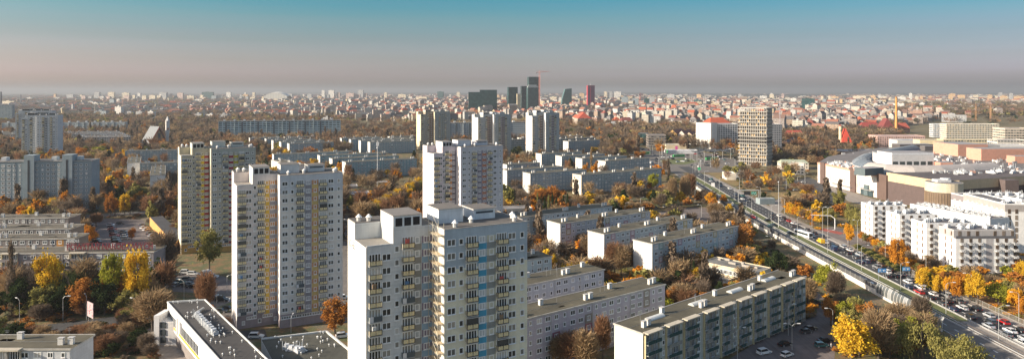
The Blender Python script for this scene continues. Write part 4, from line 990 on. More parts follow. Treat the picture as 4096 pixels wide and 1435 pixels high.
for i, (x, yt, ye, c) in enumerate(((2742, 524, 542, (.7, .6, .5)), (2772, 530, 544, (.6, .45, .3)), (2800, 533, 546, (.66, .6, .5)), (2706, 520, 536, (.5, .3, .1)))):
    hiproof(['cream villa with pointed gable by the rust-red trees', 'ochre villa roof behind rust-red trees', 'pale villa squeezed beside the striped white block', 'orange-walled villa beside the dark office cubes'][i], x, x + 34, yt, ye, 1010, d=12, col=(.22, .09, .06), wall=c, al=60, hip=0, cat='house', name='gabled_house')
bld('apartment_block', 'salmon pink flat-roofed apartment block with chimneys near the white gabled house', 'apartment block', 3248, 3290, 580, 905, -32, 14, (.56, .4, .36), 'fslab'); bld('apartment_block', 'longer rose apartment block with many chimneys behind the salmon one', 'apartment block', 3290, 3352, 573, 930, 6, 12, (.42, .28, .26), 'fslab')
# church with red roof and slim tower
bx, by = XY(3367, 880)
ch = thing('church', 'small church with tall red roof and slender round tower', 'church', (bx, by, 0), R(-8)); wfoot(bx, by, 0, 0, 0, 13, 16, 3)
MB().box(0, 0, 0, 12.5, 14, 12, (.45, .2, .15)).obj('wall', ['paint'], ch); MB().gable(0, 0, 12.5, 14.6, 12, 30, (.55, .07, .04), 0, (.5, .1, .06), 0, .6).obj('roof', ['tiles'], ch)
tp = MB().frustum(-.5, 4, 0, 33, 2.1, 1.9, 10, (.7, .6, .4)); tp.frustum(-.5, 4, 33, 35.5, 2.4, .3, 10, (.3, .1, .08)); tp.box(-.9, 1.85, 26, -.1, 2.0, 28.5, (.06, .05, .05)); tp.obj('bell_tower', ['paint'], ch)
# left church: slanted white slab roof with red edge
bx, by = XY(582, 930)
lc = thing('church', 'modern church with steep slanting white roof, red edge and ochre brick front', 'church', (bx, by, 0), R(38)); wfoot(bx, by, 0, -12, -2, 24, 34, 3)
m = MB(); y0, y1 = 0, 22
m.quad([(2, -2, 1), (17, -2, 29.5), (10, 24, 29.5), (-5, 24, 1)][::-1], (.2, .21, .22)); m.quad([(1.5, -2, -1.6), (17, -2, 26.4), (17, -2, 29.9), (2, -2, 1.4)], (.6, .13, .07))
m.quad([(17, -2, 29.5), (25, -2, 12), (20, 24, 12), (10, 24, 29.5)][::-1], (.25, .2, .2)); m.quad([(17, -2.02, 28.4), (25, -2.02, 11), (25, -2.02, 12.2), (17, -2.02, 29.6)], (.4, .1, .06)); m.obj('roof', ['paint'], lc)
m = MB(); m.quad([(6, 0, 0), (23, 0, 0), (23, 0, 12), (17, 0, 25), (6, 0, 6)], (.5, .3, .16)); m.box(15.5, -.3, 8, 18.5, -.02, 20, (.07, .08, .09)); m.box(5, 1, 0, 22.5, 20, 11, (.3, .2, .15)); m.obj('wall', ['paint'], lc)
m = MB().box(27, 6, 0, 31.5, 11, 37, (.6, .57, .52)); m.frustum(29.2, 8.5, 37, 43, 3, .4, 4, (.6, .58, .55)); m.tube((29.2, 8.5, 43), (29.2, 8.5, 48), .2, .2, 4, (.05, .05, .05)); m.box(27.5, 8.3, 45.6, 31, 8.6, 46, (.05, .05, .05)); m.box(28.4, 5.9, 24, 30.2, 5.98, 27, (.5, .2, .08)); m.obj('bell_tower', ['paint'], lc)
# long low buildings on the right
bld('college_building', 'cream three-storey long building with dark windows behind the salmon mall block', 'college building', 3772, 4000, 560, 850, -3, 14, (.68, .58, .38), 'foffice'); bld('college_building', 'cream end pavilion left of the long cream building', 'college building', 3680, 3775, 562, 850, -6, 18, (.68, .57, .36), 'paint')
bld('office_building', 'pink long office building with flat roof behind the arched glass roof', 'office building', 3510, 3700, 545, 950, -2, 26, (.62, .4, .34), 'fslab', roofc=(.45, .38, .35)); bld('warehouse', 'pale metal-roofed shed in front of the pink office building', 'warehouse', 3590, 3780, 562, 900, -4, 24, (.55, .53, .5), roofc=(.35, .37, .4))
bld('office_block', 'white grid-fronted university block, the short one farther left', 'office block', 3733, 3792, 497, 1150, -10, 16, (.62, .64, .66), 'fgrid'); bld('office_block', 'very long white grid-fronted university block with cream end wall', 'office block', 3786, 3997, 497, 1060, -3, 18, (.72, .66, .55), 'fgrid', roofc=(.5, .47, .42))
bld('office_building', 'white and black terraced building at the right picture edge', 'office building', 4020, 4130, 515, 900, -4, 26, (.55, .47, .38), 'foffice'); bld('office_building', 'low white terraces beside the cream building at right', 'office building', 3990, 4110, 562, 800, -4, 20, (.66, .6, .52), 'foffice')
bld('warehouse', 'white roofs with pale clutter right of the salmon mall block', 'warehouse', 4000, 4150, 585, 760, -4, 30, (.6, .57, .53), roofc=(.55, .52, .48))
# intersection buildings
bld('office_building', 'dark grey office cube at the left of the crossing', 'office building', 2552, 2590, 535, 985, -14, 20, (.07, .075, .08), 'fcurtain'); bld('office_building', 'taupe office cube with large square pattern right of the dark one', 'office building', 2594, 2664, 541, 930, -3, 24, (.2, .17, .15), 'foffice')
bld('warehouse', 'long low beige hall with brown end at the crossing', 'warehouse', 2664, 2816, 580, 905, -1, 20, (.62, .52, .36), roofc=(.5, .48, .44)); bld('filling_station', 'flat white filling station roof with coloured panels', 'filling station', 2665, 2790, 602, 850, 0, 12, (.6, .6, .6), roofc=(.6, .6, .6))
bld('garden_house', 'white square house with sunlit left wall beside the main road', 'house', 2906, 2945, 696, 600, -2, 14, (.7, .64, .54), 'paint', roofc=(.3, .28, .27)); bld('kiosk', 'glass pavilion with flat grey roof beside the main road', 'pavilion', 3040, 3100, 796, 470, 8, 6, (.25, .3, .31), roofc=(.3, .3, .29), parapet=.2)
hiproof('low house with pale green roof below the unfinished tower', 3125, 3235, 640, 652, 680, d=14, col=(.35, .38, .28), wall=(.6, .54, .46), al=-6, hip=.3, cat='house', name='house'); bld('house', 'white three-storey house with tree shadows near the mall road', 'house', 3160, 3215, 655, 640, -28, 12, (.66, .63, .58), 'fslab')
# bus station: dark tilted plates on posts
bs = thing('bus_station', 'bus station roofed by dark tilted plates on thin masts', 'bus station', (*XY(2787, 800), 0), 0); wfoot(*XY(2787, 800), 0, 0, -6, 52, 30, 2)
for i in range(9):
    x = 1 + i * 5.4; y = 4 + (i % 3) * 7; z = 6 + (i * 5 % 4) * .9; s_ = (1 if i % 2 else -1) * 1.3
    MB().quad([(x - 6, y - 4, z - s_), (x + 6, y - 4, z + s_), (x + 6, y + 4, z + s_ + .5), (x - 6, y + 4, z - s_ + .5)], (.03, .035, .04)).quad([(x - 6, y - 4, z - s_ - .5), (x - 6, y + 4, z - s_), (x + 6, y + 4, z + s_), (x + 6, y - 4, z + s_ - .5)], (.05, .05, .05)).quad([(x - 6, y - 4, z - s_ - .5), (x + 6, y - 4, z + s_ - .5), (x + 6, y - 4, z + s_), (x - 6, y - 4, z - s_)], (.25, .26, .28)).obj('roof_plate', ['paint'], bs)
    MB().tube((x, y, 0), (x, y, 13), .15, .1, 5, (.2, .24, .28)).tube((x, y, 12.5), (x + 5, y, z), .06, .06, 3, (.2, .25, .3)).tube((x, y, 12.5), (x - 5, y, z), .06, .06, 3, (.2, .25, .3)).obj('mast', ['metal'], bs)
# small commercial buildings by the phone mast
bld('shop_building', 'yellowish flat-roofed shop building beneath the phone mast', 'shop building', 1482, 1560, 733, 560, 14, 14, (.62, .5, .3), 'fslab'); bld('shop_building', 'brown flat-roofed garage-like building beside the orange birch', 'shop building', 1378, 1482, 782, 486, 18, 18, (.3, .24, .18), 'foffice', roofc=(.2, .2, .22))
bld('shop_building', 'white corrugated low hall left of the phone mast', 'shop building', 1368, 1430, 748, 545, 16, 12, (.5, .5, .5), 'paint'); bld('shop_building', 'small pale hall with arched pattern beside the pinkish tower', 'shop building', 2012, 2130, 840, 378, 14, 10, (.6, .52, .42), 'fslab')
bld('garage_building', 'dark roofed low garage hall with long ochre wall left of the beige tower', 'garage', 604, 640, 862, 395, 0, 12, (.6, .34, .1), 'paint') if False else None
w0, w1 = P(599, 868, 5), P(697, 975, 5); gx0, gx1 = P(650, 863, 5), P(735, 940, 5)
gb = thing('garage_building', 'low hall with black roof and long ochre side wall left of the beige tower', 'garage', (0, 0, 0)); foot([w0, w1, gx1, gx0], 2)
MB().prism([w0, w1, gx1, gx0], -1, 5, (.62, .33, .1)).obj('wall', ['paint'], gb); c_ = lerp(w0, gx1, .5); MB().prism([lerp(p, c_, .02) for p in (w0, w1, gx1, gx0)], 5, 5.1, (.05, .048, .05)).obj('roof', ['felt'], gb)
# brick chimney, cranes, stadium
def stack(label, x, yt, Y, r, c, hb=0):
    bx, by = XY(x, Y); h = H - (yt - HY) * Y / F
    s = thing('chimney_stack', label, 'chimney', (bx, by, 0)); MB().frustum(0, 0, 0, h, r, r * .62, 12, c).frustum(0, 0, h - 2, h + .3, r * .72, r * .72, 12, tuple(q * .6 for q in c)).obj('shaft', ['paint'], s); MB().box(-r * 1.6, -r * 1.6, 0, r * 1.6, r * 1.6, 5, c).obj('base', ['paint'], s)
stack('tall orange brick chimney above the brewery', 3585, 388, 1230, 2.6, (.62, .3, .09))
stack('tall thin dark chimney at the left picture edge', 4, 368, 2300, 3.5, (.12, .13, .15)); stack('thin chimney in the haze at left', 83, 380, 3300, 4, (.25, .25, .27))
for i, (x, yt) in enumerate(((2758, 385), (2768, 386), (2778, 385), (2815, 385), (2823, 386), (2829, 385))): stack(f'slim grey power station chimney, {ordw(i + 1)} of six from left', x, yt, 4200, 4, (.35, .33, .33))
def crane(label, x, yt, Y, c, jib, al, jr=0.):
    bx, by = XY(x, Y); h = H - (yt - HY) * Y / F; q = Y / 1500
    s = thing('tower_crane', label, 'crane', (bx, by, 0), R(al)); w = 1.0 * q; m = MB()
    for sx in (-w, w):
        for sy in (-w, w): m.tube((sx, sy, 0), (sx, sy, h), .22 * q, .22 * q, 4, c)
    n = int(h / (3 * w)); 
    for i in range(n): z = i * h / n; m.tube((-w, -w, z), (w, -w, z + h / n), .16 * q, .16 * q, 3, c); m.tube((-w, -w, z), (-w, w, z + h / n), .16 * q, .16 * q, 3, c)
    m.obj('mast', ['metal'], s); m = MB(); j = jib
    e = (j, 0, h + jr * j); b2 = (-j * .3, 0, h); 
    m.tube((0, 0, h), e, .5 * q, .3 * q, 4, c); m.tube((0, 0, h + 2.4 * q), (j * .9, 0, h + jr * j * .9 + .4), .2 * q, .15 * q, 3, c); m.tube((0, 0, h), b2, .5 * q, .5 * q, 4, c); m.tube((0, 0, h), (0, 0, h + 5 * q), .4 * q, .2 * q, 4, c); m.tube((0, 0, h + 5 * q), (j * .6, 0, h + jr * j * .6), .12 * q, .12 * q, 3, c); m.tube((0, 0, h + 5 * q), b2, .12 * q, .12 * q, 3, c)
    for i in range(9): x0 = j * i / 10; m.tube((x0, 0, h + jr * x0), (x0 + j * .05, 0, h + 2.4 * q + jr * x0), .12 * q, .12 * q, 3, c)
    m.obj('jib', ['metal'], s); MB().box(b2[0] - 1 * q, -.8 * q, h - 3 * q, b2[0] + 1.5 * q, .8 * q, h - .2, (.3, .28, .27)).obj('counterweight', ['plain'], s)
crane('red and white crane with raised jib over the unfinished tower', 3120, 386, 900, (.42, .36, .38), 14, 10, .25); crane('small red crane standing on top of the tallest dark glass tower', 2158, 290, 2570, (.5, .2, .17), 40, 5, .1)
crane('orange crane at right, left one of the pair', 3903, 420, 1700, (.45, .25, .12), 22, 185); crane('orange crane at right, right one of the pair', 3962, 428, 1750, (.45, .24, .12), 20, 175); crane('orange crane low over the red roofs before the dark glass block', 1906, 446, 1500, (.65, .28, .08), 26, 170)
crane('pale orange crane over the hazy trees right of the chimney', 3648, 420, 2300, (.5, .3, .2), 26, 176); crane('thin red crane in the town centre', 2560, 378, 2500, (.45, .15, .12), 20, 40)
bx, by = XY(1054, 5200); L_ = 95 / F * 5200
st = thing('stadium', 'white arched stadium roof shining on the horizon', 'stadium', (bx, by, 0)); m = MB()
n = 18
for i in range(n):
    t0, t1 = i / n, (i + 1) / n; f_ = lambda t: 26 + 46 * sin(pi * (.08 + .84 * t)) ** .7
    m.quad([(L_ * t0, 0, f_(t0) - 6), (L_ * t1, 0, f_(t1) - 6), (L_ * t1, 70, f_(t1)), (L_ * t0, 70, f_(t0))], (.74, .7, .62)); m.quad([(L_ * t0, 0, 12), (L_ * t1, 0, 12), (L_ * t1, 0, f_(t1) - 6), (L_ * t0, 0, f_(t0) - 6)], (.66, .63, .57) if i % 2 else (.74, .71, .64))
    m.quad([(L_ * t1, 150, 12), (L_ * t0, 150, 12), (L_ * t0, 70, f_(t0)), (L_ * t1, 70, f_(t1))], (.6, .58, .54))
m.obj('roof', ['paint'], st); MB().box(2, 2, 0, L_ - 2, 140, 14, (.45, .42, .4)).obj('stand', ['paint'], st)

# ------------------------------------------------------------------ city centre towers
DG = (.012, .05, .05)
def ctower(label, x0, x1, yt, Y, wall, mat='fcurtain', al=14, d=None, cat='office tower', name='office_tower', z0=-1, rc=None):
    Y *= 1.45; dd = d or (x1 - x0) / F * Y * .6
    return bld(name, label, cat, x0, x1, yt, Y, al, dd, wall, mat, roofc=rc or tuple(c * .8 for c in wall), parapet=1.2)
ctower('broad dark green glass block with sloping left side', 1874, 1924, 370, 1500, (.015, .05, .052), al=6); ctower('taller dark glass block joined to the sloping one, red frame above', 1920, 1988, 361, 1560, (.012, .035, .038), al=6)
ctower('slim dark green glass slab left of the crane-topped tower', 2034, 2071, 350, 1760, (.012, .05, .055)); ctower('cream high-rise with small windows at the foot of the green glass towers', 2069, 2086, 377, 1740, (.74, .62, .42), 'fslab'); ctower('dark green glass tower with lattice top, lower left of the tallest', 2086, 2116, 346, 1700, (.015, .045, .047), 'foffice')
ctower('tallest dark glass tower with a crane on its top', 2116, 2160, 309, 1780, (.014, .05, .052), 'fcurtain'); CR = ctower('grey-green glass tower with bright crown in front of the tallest', 2112, 2152, 352, 1660, (.08, .14, .14), 'fcurtain')
MB().box(-.5, -.5, CR[5] + 1.3, CR[4] + .5, 12, CR[5] + 7, (.4, .42, .4)).box(4, 3, CR[5] + 7, CR[4] - 4, 9, CR[5] + 11, (.45, .46, .43)).obj('crown', ['metal'], CR[0])
# sail-shaped tower
bx, by = XY(2246, 3100); s_ = 3100 / F; hh = H + (364 - 354) * s_
sl = thing('office_tower', 'sail-shaped dark glass tower with slanting left edge', 'office tower', (bx, by, 0), R(8))
m = MB(); L_ = 42 * s_; pr = [(0, 0), (L_, 0), (L_, hh), (L_ * .36, hh - 3), (L_ * .08, hh * .45)]
for y_, fl in ((0, 1), (22, 0)):
    q = [(x, y_, z) for x, z in pr]; m.quad(q if fl else q[::-1], (.05, .11, .11) if fl else DG, uv=[(x, z) for x, z in (pr if fl else pr[::-1])])
for i in range(5):
    (xa, za), (xb, zb) = pr[i], pr[(i + 1) % 5]; m.quad([(xb, 0, zb), (xa, 0, za), (xa, 22, za), (xb, 22, zb)], (.08, .16, .16))
m.obj('glass_wall', ['fcurtain'], sl); MB().box(2, 2, 0, L_ - 1, 20, 6, (.3, .3, .3)).obj('base', ['paint'], sl)
rt, bx, by, a, L, h = ctower('crimson tower with dark purple face and a mast on top', 2352, 2379, 343, 2050, (.24, .03, .05), 'fgrid', al=10, d=22)
MB().box(.5, -.3, 2, L - .5, -.02, h - 1, (.09, .02, .06)).box(L * .3, -.5, 2, L * .45, -.31, h - 6, (.3, .03, .07)).obj('dark_face', ['paint'], rt); MB().tube((L / 2, 8, h), (L / 2, 8, h + 18), .8, .3, 5, (.4, .35, .35)).tube((L / 2 - 3, 8, h), (L / 2, 8, h + 8), .4, .4, 4, (.3, .28, .3)).tube((L / 2 + 3, 8, h), (L / 2, 8, h + 8), .4, .4, 4, (.3, .28, .3)).obj('mast', ['metal'], rt)
rt2 = MB().box(0, 0, 0, 5, 14, h, (.42, .05, .07)); rt2.obj('red_fin', ['paint'], rt, (-2, 1, 0))
# ------------------------------------------------------------------ ground, roads, pavements
def offs(Y): return float(np.interp(Y, [0, 400, 470, 550, 650, 720], [0, 0, 3.5, 8.5, 13, 17]))
def strip(name, x0, x1, y0, y1, z, mat, z1=None, kind='structure', step=20):
    m = MB(); n = max(1, int((y1 - y0) / step)); ys = [y0 + (y1 - y0) * i / n for i in range(n + 1)]
    f = lambda x, y: (x(y) if callable(x) else x) + offs(y)
    for a, b in zip(ys, ys[1:]):
        q = [(f(x0, a), a), (f(x1, a), a), (f(x1, b), b), (f(x0, b), b)]
        if z1 is None: m.quad([(*p, z) for p in q])
        else: m.prism(q, z, z1, (.55, .52, .48))
    o = m.obj(name, [mat]); o['kind'] = kind; return o
def area(name, pts, z, mat, px=True, ft=True):
    q = [P(*p) for p in pts] if px else pts
    if ft: foot(q, 0)
    a = sum(q[i][0] * q[(i + 1) % len(q)][1] - q[(i + 1) % len(q)][0] * q[i][1] for i in range(len(q)))
    if a < 0: q = q[::-1]
    o = MB().quad([(*p, z) for p in q]).obj(name, [mat]); o['kind'] = 'structure'; return o
g = MB(); N_ = 12
g.quad([(-30000, -2000, 0), (30000, -2000, 0), (30000, 30000, 0), (-30000, 30000, 0)]); o = g.obj('ground', ['ground']); o['kind'] = 'structure'
Z = .004
strip('road', 142.6, 151.2, 150, 705, 2 * Z, 'road2'); strip('road', 157.4, 169.2, 150, 705, 2 * Z, 'road')  # left carriageway paler: sunlight on it put into the asphalt colour
strip('median_grass', 151.2, 157.4, 232, 640, Z * 3, 'grass'); strip('pavement', 169.3, 173.5, 150, 640, Z * 4, 'paving'); strip('pavement', 151.3, 157.3, 150, 232, Z * 3, 'paving')
foot([(141, 0), (174, 0), (174, 400), (180, 500), (196, 720), (150, 720), (141, 400)], 0)
for x in (151.2, 157.3, 169.25): strip('kerb', x, x + .22, 150, 640, 0, 'paint', z1=.13)
strip('kerb', 142.35, 142.57, 232, 640, 0, 'paint', z1=.13)
def dashes(x, y0, y1, on=2., off=4., w=.16):
    m = MB(); y = y0
    while y < y1: m.quad([(x - w + offs(y), y, 3 * Z), (x + w + offs(y), y, 3 * Z), (x + w + offs(y), y + on, 3 * Z), (x - w + offs(y), y + on, 3 * Z)]); y += on + off
    o = m.obj('lane_marking', ['line']); o['kind'] = 'structure'
for x in (161.2, 165.1): dashes(x, 150, 640)
dashes(146.9, 150, 640); dashes(143.1, 150, 640, 12, .0001, .08); dashes(150.8, 150, 640, 12, .0001, .08); dashes(157.9, 150, 640, 12, .0001, .08); dashes(168.9, 150, 640, 12, .0001, .08)
m = MB()
for y in (268, 284, 345, 360): m.quad([(148.6, y, 3 * Z), (149.0, y, 3 * Z), (149.0, y + 5, 3 * Z), (148.6, y + 5, 3 * Z)]); m.quad([(147.9, y + 1.2, 3 * Z), (148.8, y - 1.5, 3 * Z), (149.7, y + 1.2, 3 * Z)])
o = m.obj('lane_arrow', ['line']); o['kind'] = 'structure'
# crossing near the bus and roundabout far off
area('side_road', [(3330, 905), (3480, 935), (3560, 990), (3480, 1010), (3330, 975), (3255, 948), (3240, 925)], 2.5 * Z, 'lot'); area('zebra_crossing', [(3290, 912), (3375, 930), (3362, 938), (3278, 919)], 3.6 * Z, 'court')
area('roundabout_road', [(2500, 640), (2600, 600), (2800, 605), (3000, 650), (2960, 690), (2780, 690), (2690, 690), (2560, 668)], 1.5 * Z, 'road2'); area('roundabout_grass', [(2640, 640), (2740, 632), (2800, 645), (2740, 658), (2650, 655)], 4 * Z, 'grass')
area('far_road', [(2600, 610), (2470, 585), (2395, 560), (2330, 548), (2330, 544), (2400, 553), (2500, 577), (2640, 604)], 1.2 * Z, 'road2')
area('boulevard', [(3125, 725), (3195, 718), (3230, 708), (3262, 718), (3345, 775), (3390, 815), (3350, 830), (3270, 780), (3200, 745), (3130, 735)], 2.2 * Z, 'road'); area('pavement', [(3262, 706), (3300, 712), (3400, 765), (3560, 815), (3500, 832), (3395, 805), (3300, 750)], 1.4 * Z, 'paving')
area('meadow', [(3090, 745), (3190, 735), (3250, 775), (3330, 840), (3270, 850), (3160, 830), (3080, 790)], .6 * Z, 'dry', ft=False); area('path', [(3072, 812), (3130, 790), (3160, 800), (3120, 850), (3250, 905), (3200, 912), (3110, 875)], 1.6 * Z, 'paving')
area('meadow', [(2830, 690), (2930, 690), (2980, 720), (3070, 760), (3010, 770), (2880, 720)], .7 * Z, 'dry', ft=False)
area('verge', [(3480, 1030), (3700, 1100), (3900, 1190), (4200, 1330), (4200, 1180), (3950, 1120), (3700, 1010), (3520, 950)], .8 * Z, 'litter', ft=False); area('meadow', [(3930, 1120), (4400, 1060), (4500, 1300), (4180, 1290)], 1.1 * Z, 'dry', ft=False)
area('embankment', [(3380, 1190), (3690, 1330), (3660, 1435), (3440, 1330)], .9 * Z, 'dry', ft=False)
# left side streets and parking
area('car_park', [(311, 868), (571, 878), (640, 985), (630, 1010), (375, 990), (330, 910)], 2 * Z, 'lot'); area('street', [(-60, 1320), (250, 1290), (420, 1268), (560, 1243), (750, 1212), (900, 1165), (980, 1120), (1010, 1150), (940, 1215), (800, 1245), (600, 1275), (420, 1305), (200, 1335)], 1.8 * Z, 'road')
area('car_park', [(690, 1100), (760, 1085), (900, 1105), (930, 1130), (930, 1170), (800, 1170), (690, 1165)], 2.4 * Z, 'lot'); area('street', [(830, 1165), (960, 1165), (960, 1360), (880, 1300), (850, 1230)], 2.2 * Z, 'road2')
m = MB()
for k in range(9): a = P(838 + k * 11, 1162 + k * 4); m.quad([(a[0], a[1], 3.5 * Z), (a[0] + .55, a[1] - .1, 3.5 * Z), (a[0] + 2.2, a[1] - 4.5, 3.5 * Z), (a[0] + 1.6, a[1] - 4.4, 3.5 * Z)])
o = m.obj('zebra_crossing', ['line']); o['kind'] = 'structure'
area('yard', [(560, 1330), (640, 1290), (720, 1350), (790, 1435), (640, 1435)], 1.3 * Z, 'paving'); area('yard', [(935, 1322), (1060, 1316), (1070, 1350), (960, 1360)], 2.6 * Z, 'road'); area('sports_court', [(690, 872), (760, 866), (810, 905), (735, 915)], 2.1 * Z, 'court')
area('lawn', [(400, 1265), (560, 1235), (740, 1212), (700, 1236), (560, 1262)], 4 * Z, 'grass', ft=False); area('lawn', [(860, 1232), (930, 1205), (960, 1230), (900, 1250)], 4.2 * Z, 'grass', ft=False); area('lawn', [(300, 1300), (480, 1278), (560, 1290), (420, 1320)], .5 * Z, 'litter', ft=False)
# local street lower right
area('street', [(2860, 1470), (3050, 1352), (3200, 1290), (3270, 1250), (3255, 1190), (3200, 1150), (3235, 1140), (3300, 1190), (3335, 1260), (3345, 1320), (3335, 1470)], 2 * Z, 'lot')
area('playground', [(2700, 1160), (2830, 1130), (2900, 1175), (2780, 1215), (2690, 1210)], 1.2 * Z, 'litter', ft=False); area('lawn', [(2210, 1030), (2330, 1035), (2300, 1060), (2205, 1060)], 1.2 * Z, 'grass', ft=False)
area('lawn', [(2560, 790), (2720, 770), (2760, 800), (2600, 830)], 1.2 * Z, 'grass', ft=False); area('street', [(2480, 870), (2760, 830), (2830, 830), (2850, 880), (2800, 905), (2775, 900), (2760, 865), (2500, 885)], 1.3 * Z, 'lot')
area('street', [(1380, 820), (1400, 800), (1640, 745), (1690, 735), (1700, 750), (1600, 790), (1400, 850)], 1.3 * Z, 'road2'); area('street', [(1365, 1290), (1390, 1290), (1400, 860), (1375, 860)], 1.6 * Z, 'road2'); area('leaf_litter', [(1400, 870), (1500, 855), (1520, 905), (1410, 915)], 1.5 * Z, 'litter', ft=False)
area('street', [(330, 860), (800, 830), (800, 845), (330, 872)], 1.1 * Z, 'road2')

# ------------------------------------------------------------------ barriers and rails
def rail(label, x, y0, y1, h=.75, c=(.5, .5, .49), step=4., group='steel guard rails'):
    t = thing('guard_rail', label, 'guard rail', (0, 0, 0), 0, group); m = MB(); y = y0
    while y < y1:
        e = min(y + 20, y1); m.prism([(x + offs(y), y), (x + .1 + offs(y), y), (x + .1 + offs(e), e), (x + offs(e), e)], h - .3, h, c); y = e
    m.obj('beam', ['metal'], t); m = MB(); y = y0
    while y < y1: m.box(x + .02 + offs(y), y, 0, x + .09 + offs(y), y + .1, h - .3, tuple(k * .8 for k in c)); y += step
    m.obj('posts', ['metal'], t)
rail('guard rail between the green median and the queue of cars', 156.9, 150, 640); rail('guard rail between the median and the emptier carriageway', 151.6, 150, 500)
def fence(label, x, y0, y1, h, c, name='railing', cat='railing'):
    t = thing(name, label, cat, (0, 0, 0)); m = MB(); y = y0
    while y < y1: m.box(x - .03 + offs(y), y, 0, x + .03 + offs(y), y + .08, h, c); y += .55
    m.box(x - .04, y0, h - .1, x + .04, y1, h, c); m.box(x - .04, y0, .15, x + .04, y1, .25, c); m.obj('bars', ['metal'], t)
    m = MB(); y = y0
    while y < y1: m.box(x - .07, y - .07, 0, x + .07, y + .07, h + .1, c); y += 3.3
    m.obj('posts', ['metal'], t)
fence('pale steel railing along the pavement below the white apartments', 172.8, 205, 300, 1.9, (.5, .47, .43)); fence('grey bridge railing beside the queue at the lower right corner', 157.15, 170, 222, 1.3, (.42, .42, .41)); fence('brown bridge railing beside the lower carriageway', 152.2, 150, 236, 1.2, (.2, .16, .13))
nb_ = thing('noise_barrier', 'long road barrier of dark transparent panels on a white concrete base', 'noise barrier', (0, 0, 0))
m = MB(); y = 262
while y < 560: m.box(141.2 + offs(y), y, -.5, 141.6 + offs(y), y + 20, 2.0, (.66, .62, .56)); y += 20.01
m.obj('concrete_base', ['paint'], nb_); m = MB(); p_ = MB(); y = 262
while y < 560:
    m.box(141.35 + offs(y), y + .12, 2.0, 141.43 + offs(y), y + 3.9, 3.7, (.09, .09, .09)); p_.box(141.28 + offs(y), y - .1, 2.0, 141.5 + offs(y), y + .1, 3.9, (.4, .39, .37)); y += 4
m.obj('dark_panels', ['plain'], nb_)['kind'] = 'stuff'; p_.obj('posts', ['metal'], nb_)['kind'] = 'stuff'
nb2 = thing('noise_barrier', 'tall curved barrier of glazed panels between white posts above the olive willow', 'noise barrier', (0, 0, 0))
MB().box(141.2, 222, -.5, 141.6, 262, 1.0, (.66, .62, .56)).obj('concrete_base', ['paint'], nb2)
for k in range(21):
    y = 222 + k * 2; m = MB()
    for z0, z1, d0, d1 in ((1, 2.6, 0, 0), (2.6, 3.8, 0, .25), (3.8, 4.7, .25, .75)): m.quad([(141.3 + d0, y - .12, z0), (141.3 + d1, y - .12, z1), (141.5 + d1, y - .12, z1), (141.5 + d0, y - .12, z0)], (.66, .64, .6)); m.quad([(141.3 + d0, y + .12, z0), (141.3 + d0, y - .12, z0), (141.3 + d1, y - .12, z1), (141.3 + d1, y + .12, z1)][::-1], (.66, .64, .6))
    m.obj('post', ['metal'], nb2)
    if k < 20:
        m = MB()
        for z0, z1, d0, d1 in ((1, 2.6, 0, 0), (2.6, 3.8, 0, .25), (3.8, 4.7, .25, .75)): m.quad([(141.4 + d0, y + .14, z0), (141.4 + d1, y + .14, z1), (141.4 + d1, y + 1.86, z1), (141.4 + d0, y + 1.86, z0)], (.12, .13, .13) if k % 5 else (.3, .31, .31))
        m.obj('glazed_panel', ['shiny'], nb2)
foot([(138, 200), (142, 200), (142, 560), (138, 560)], 0)

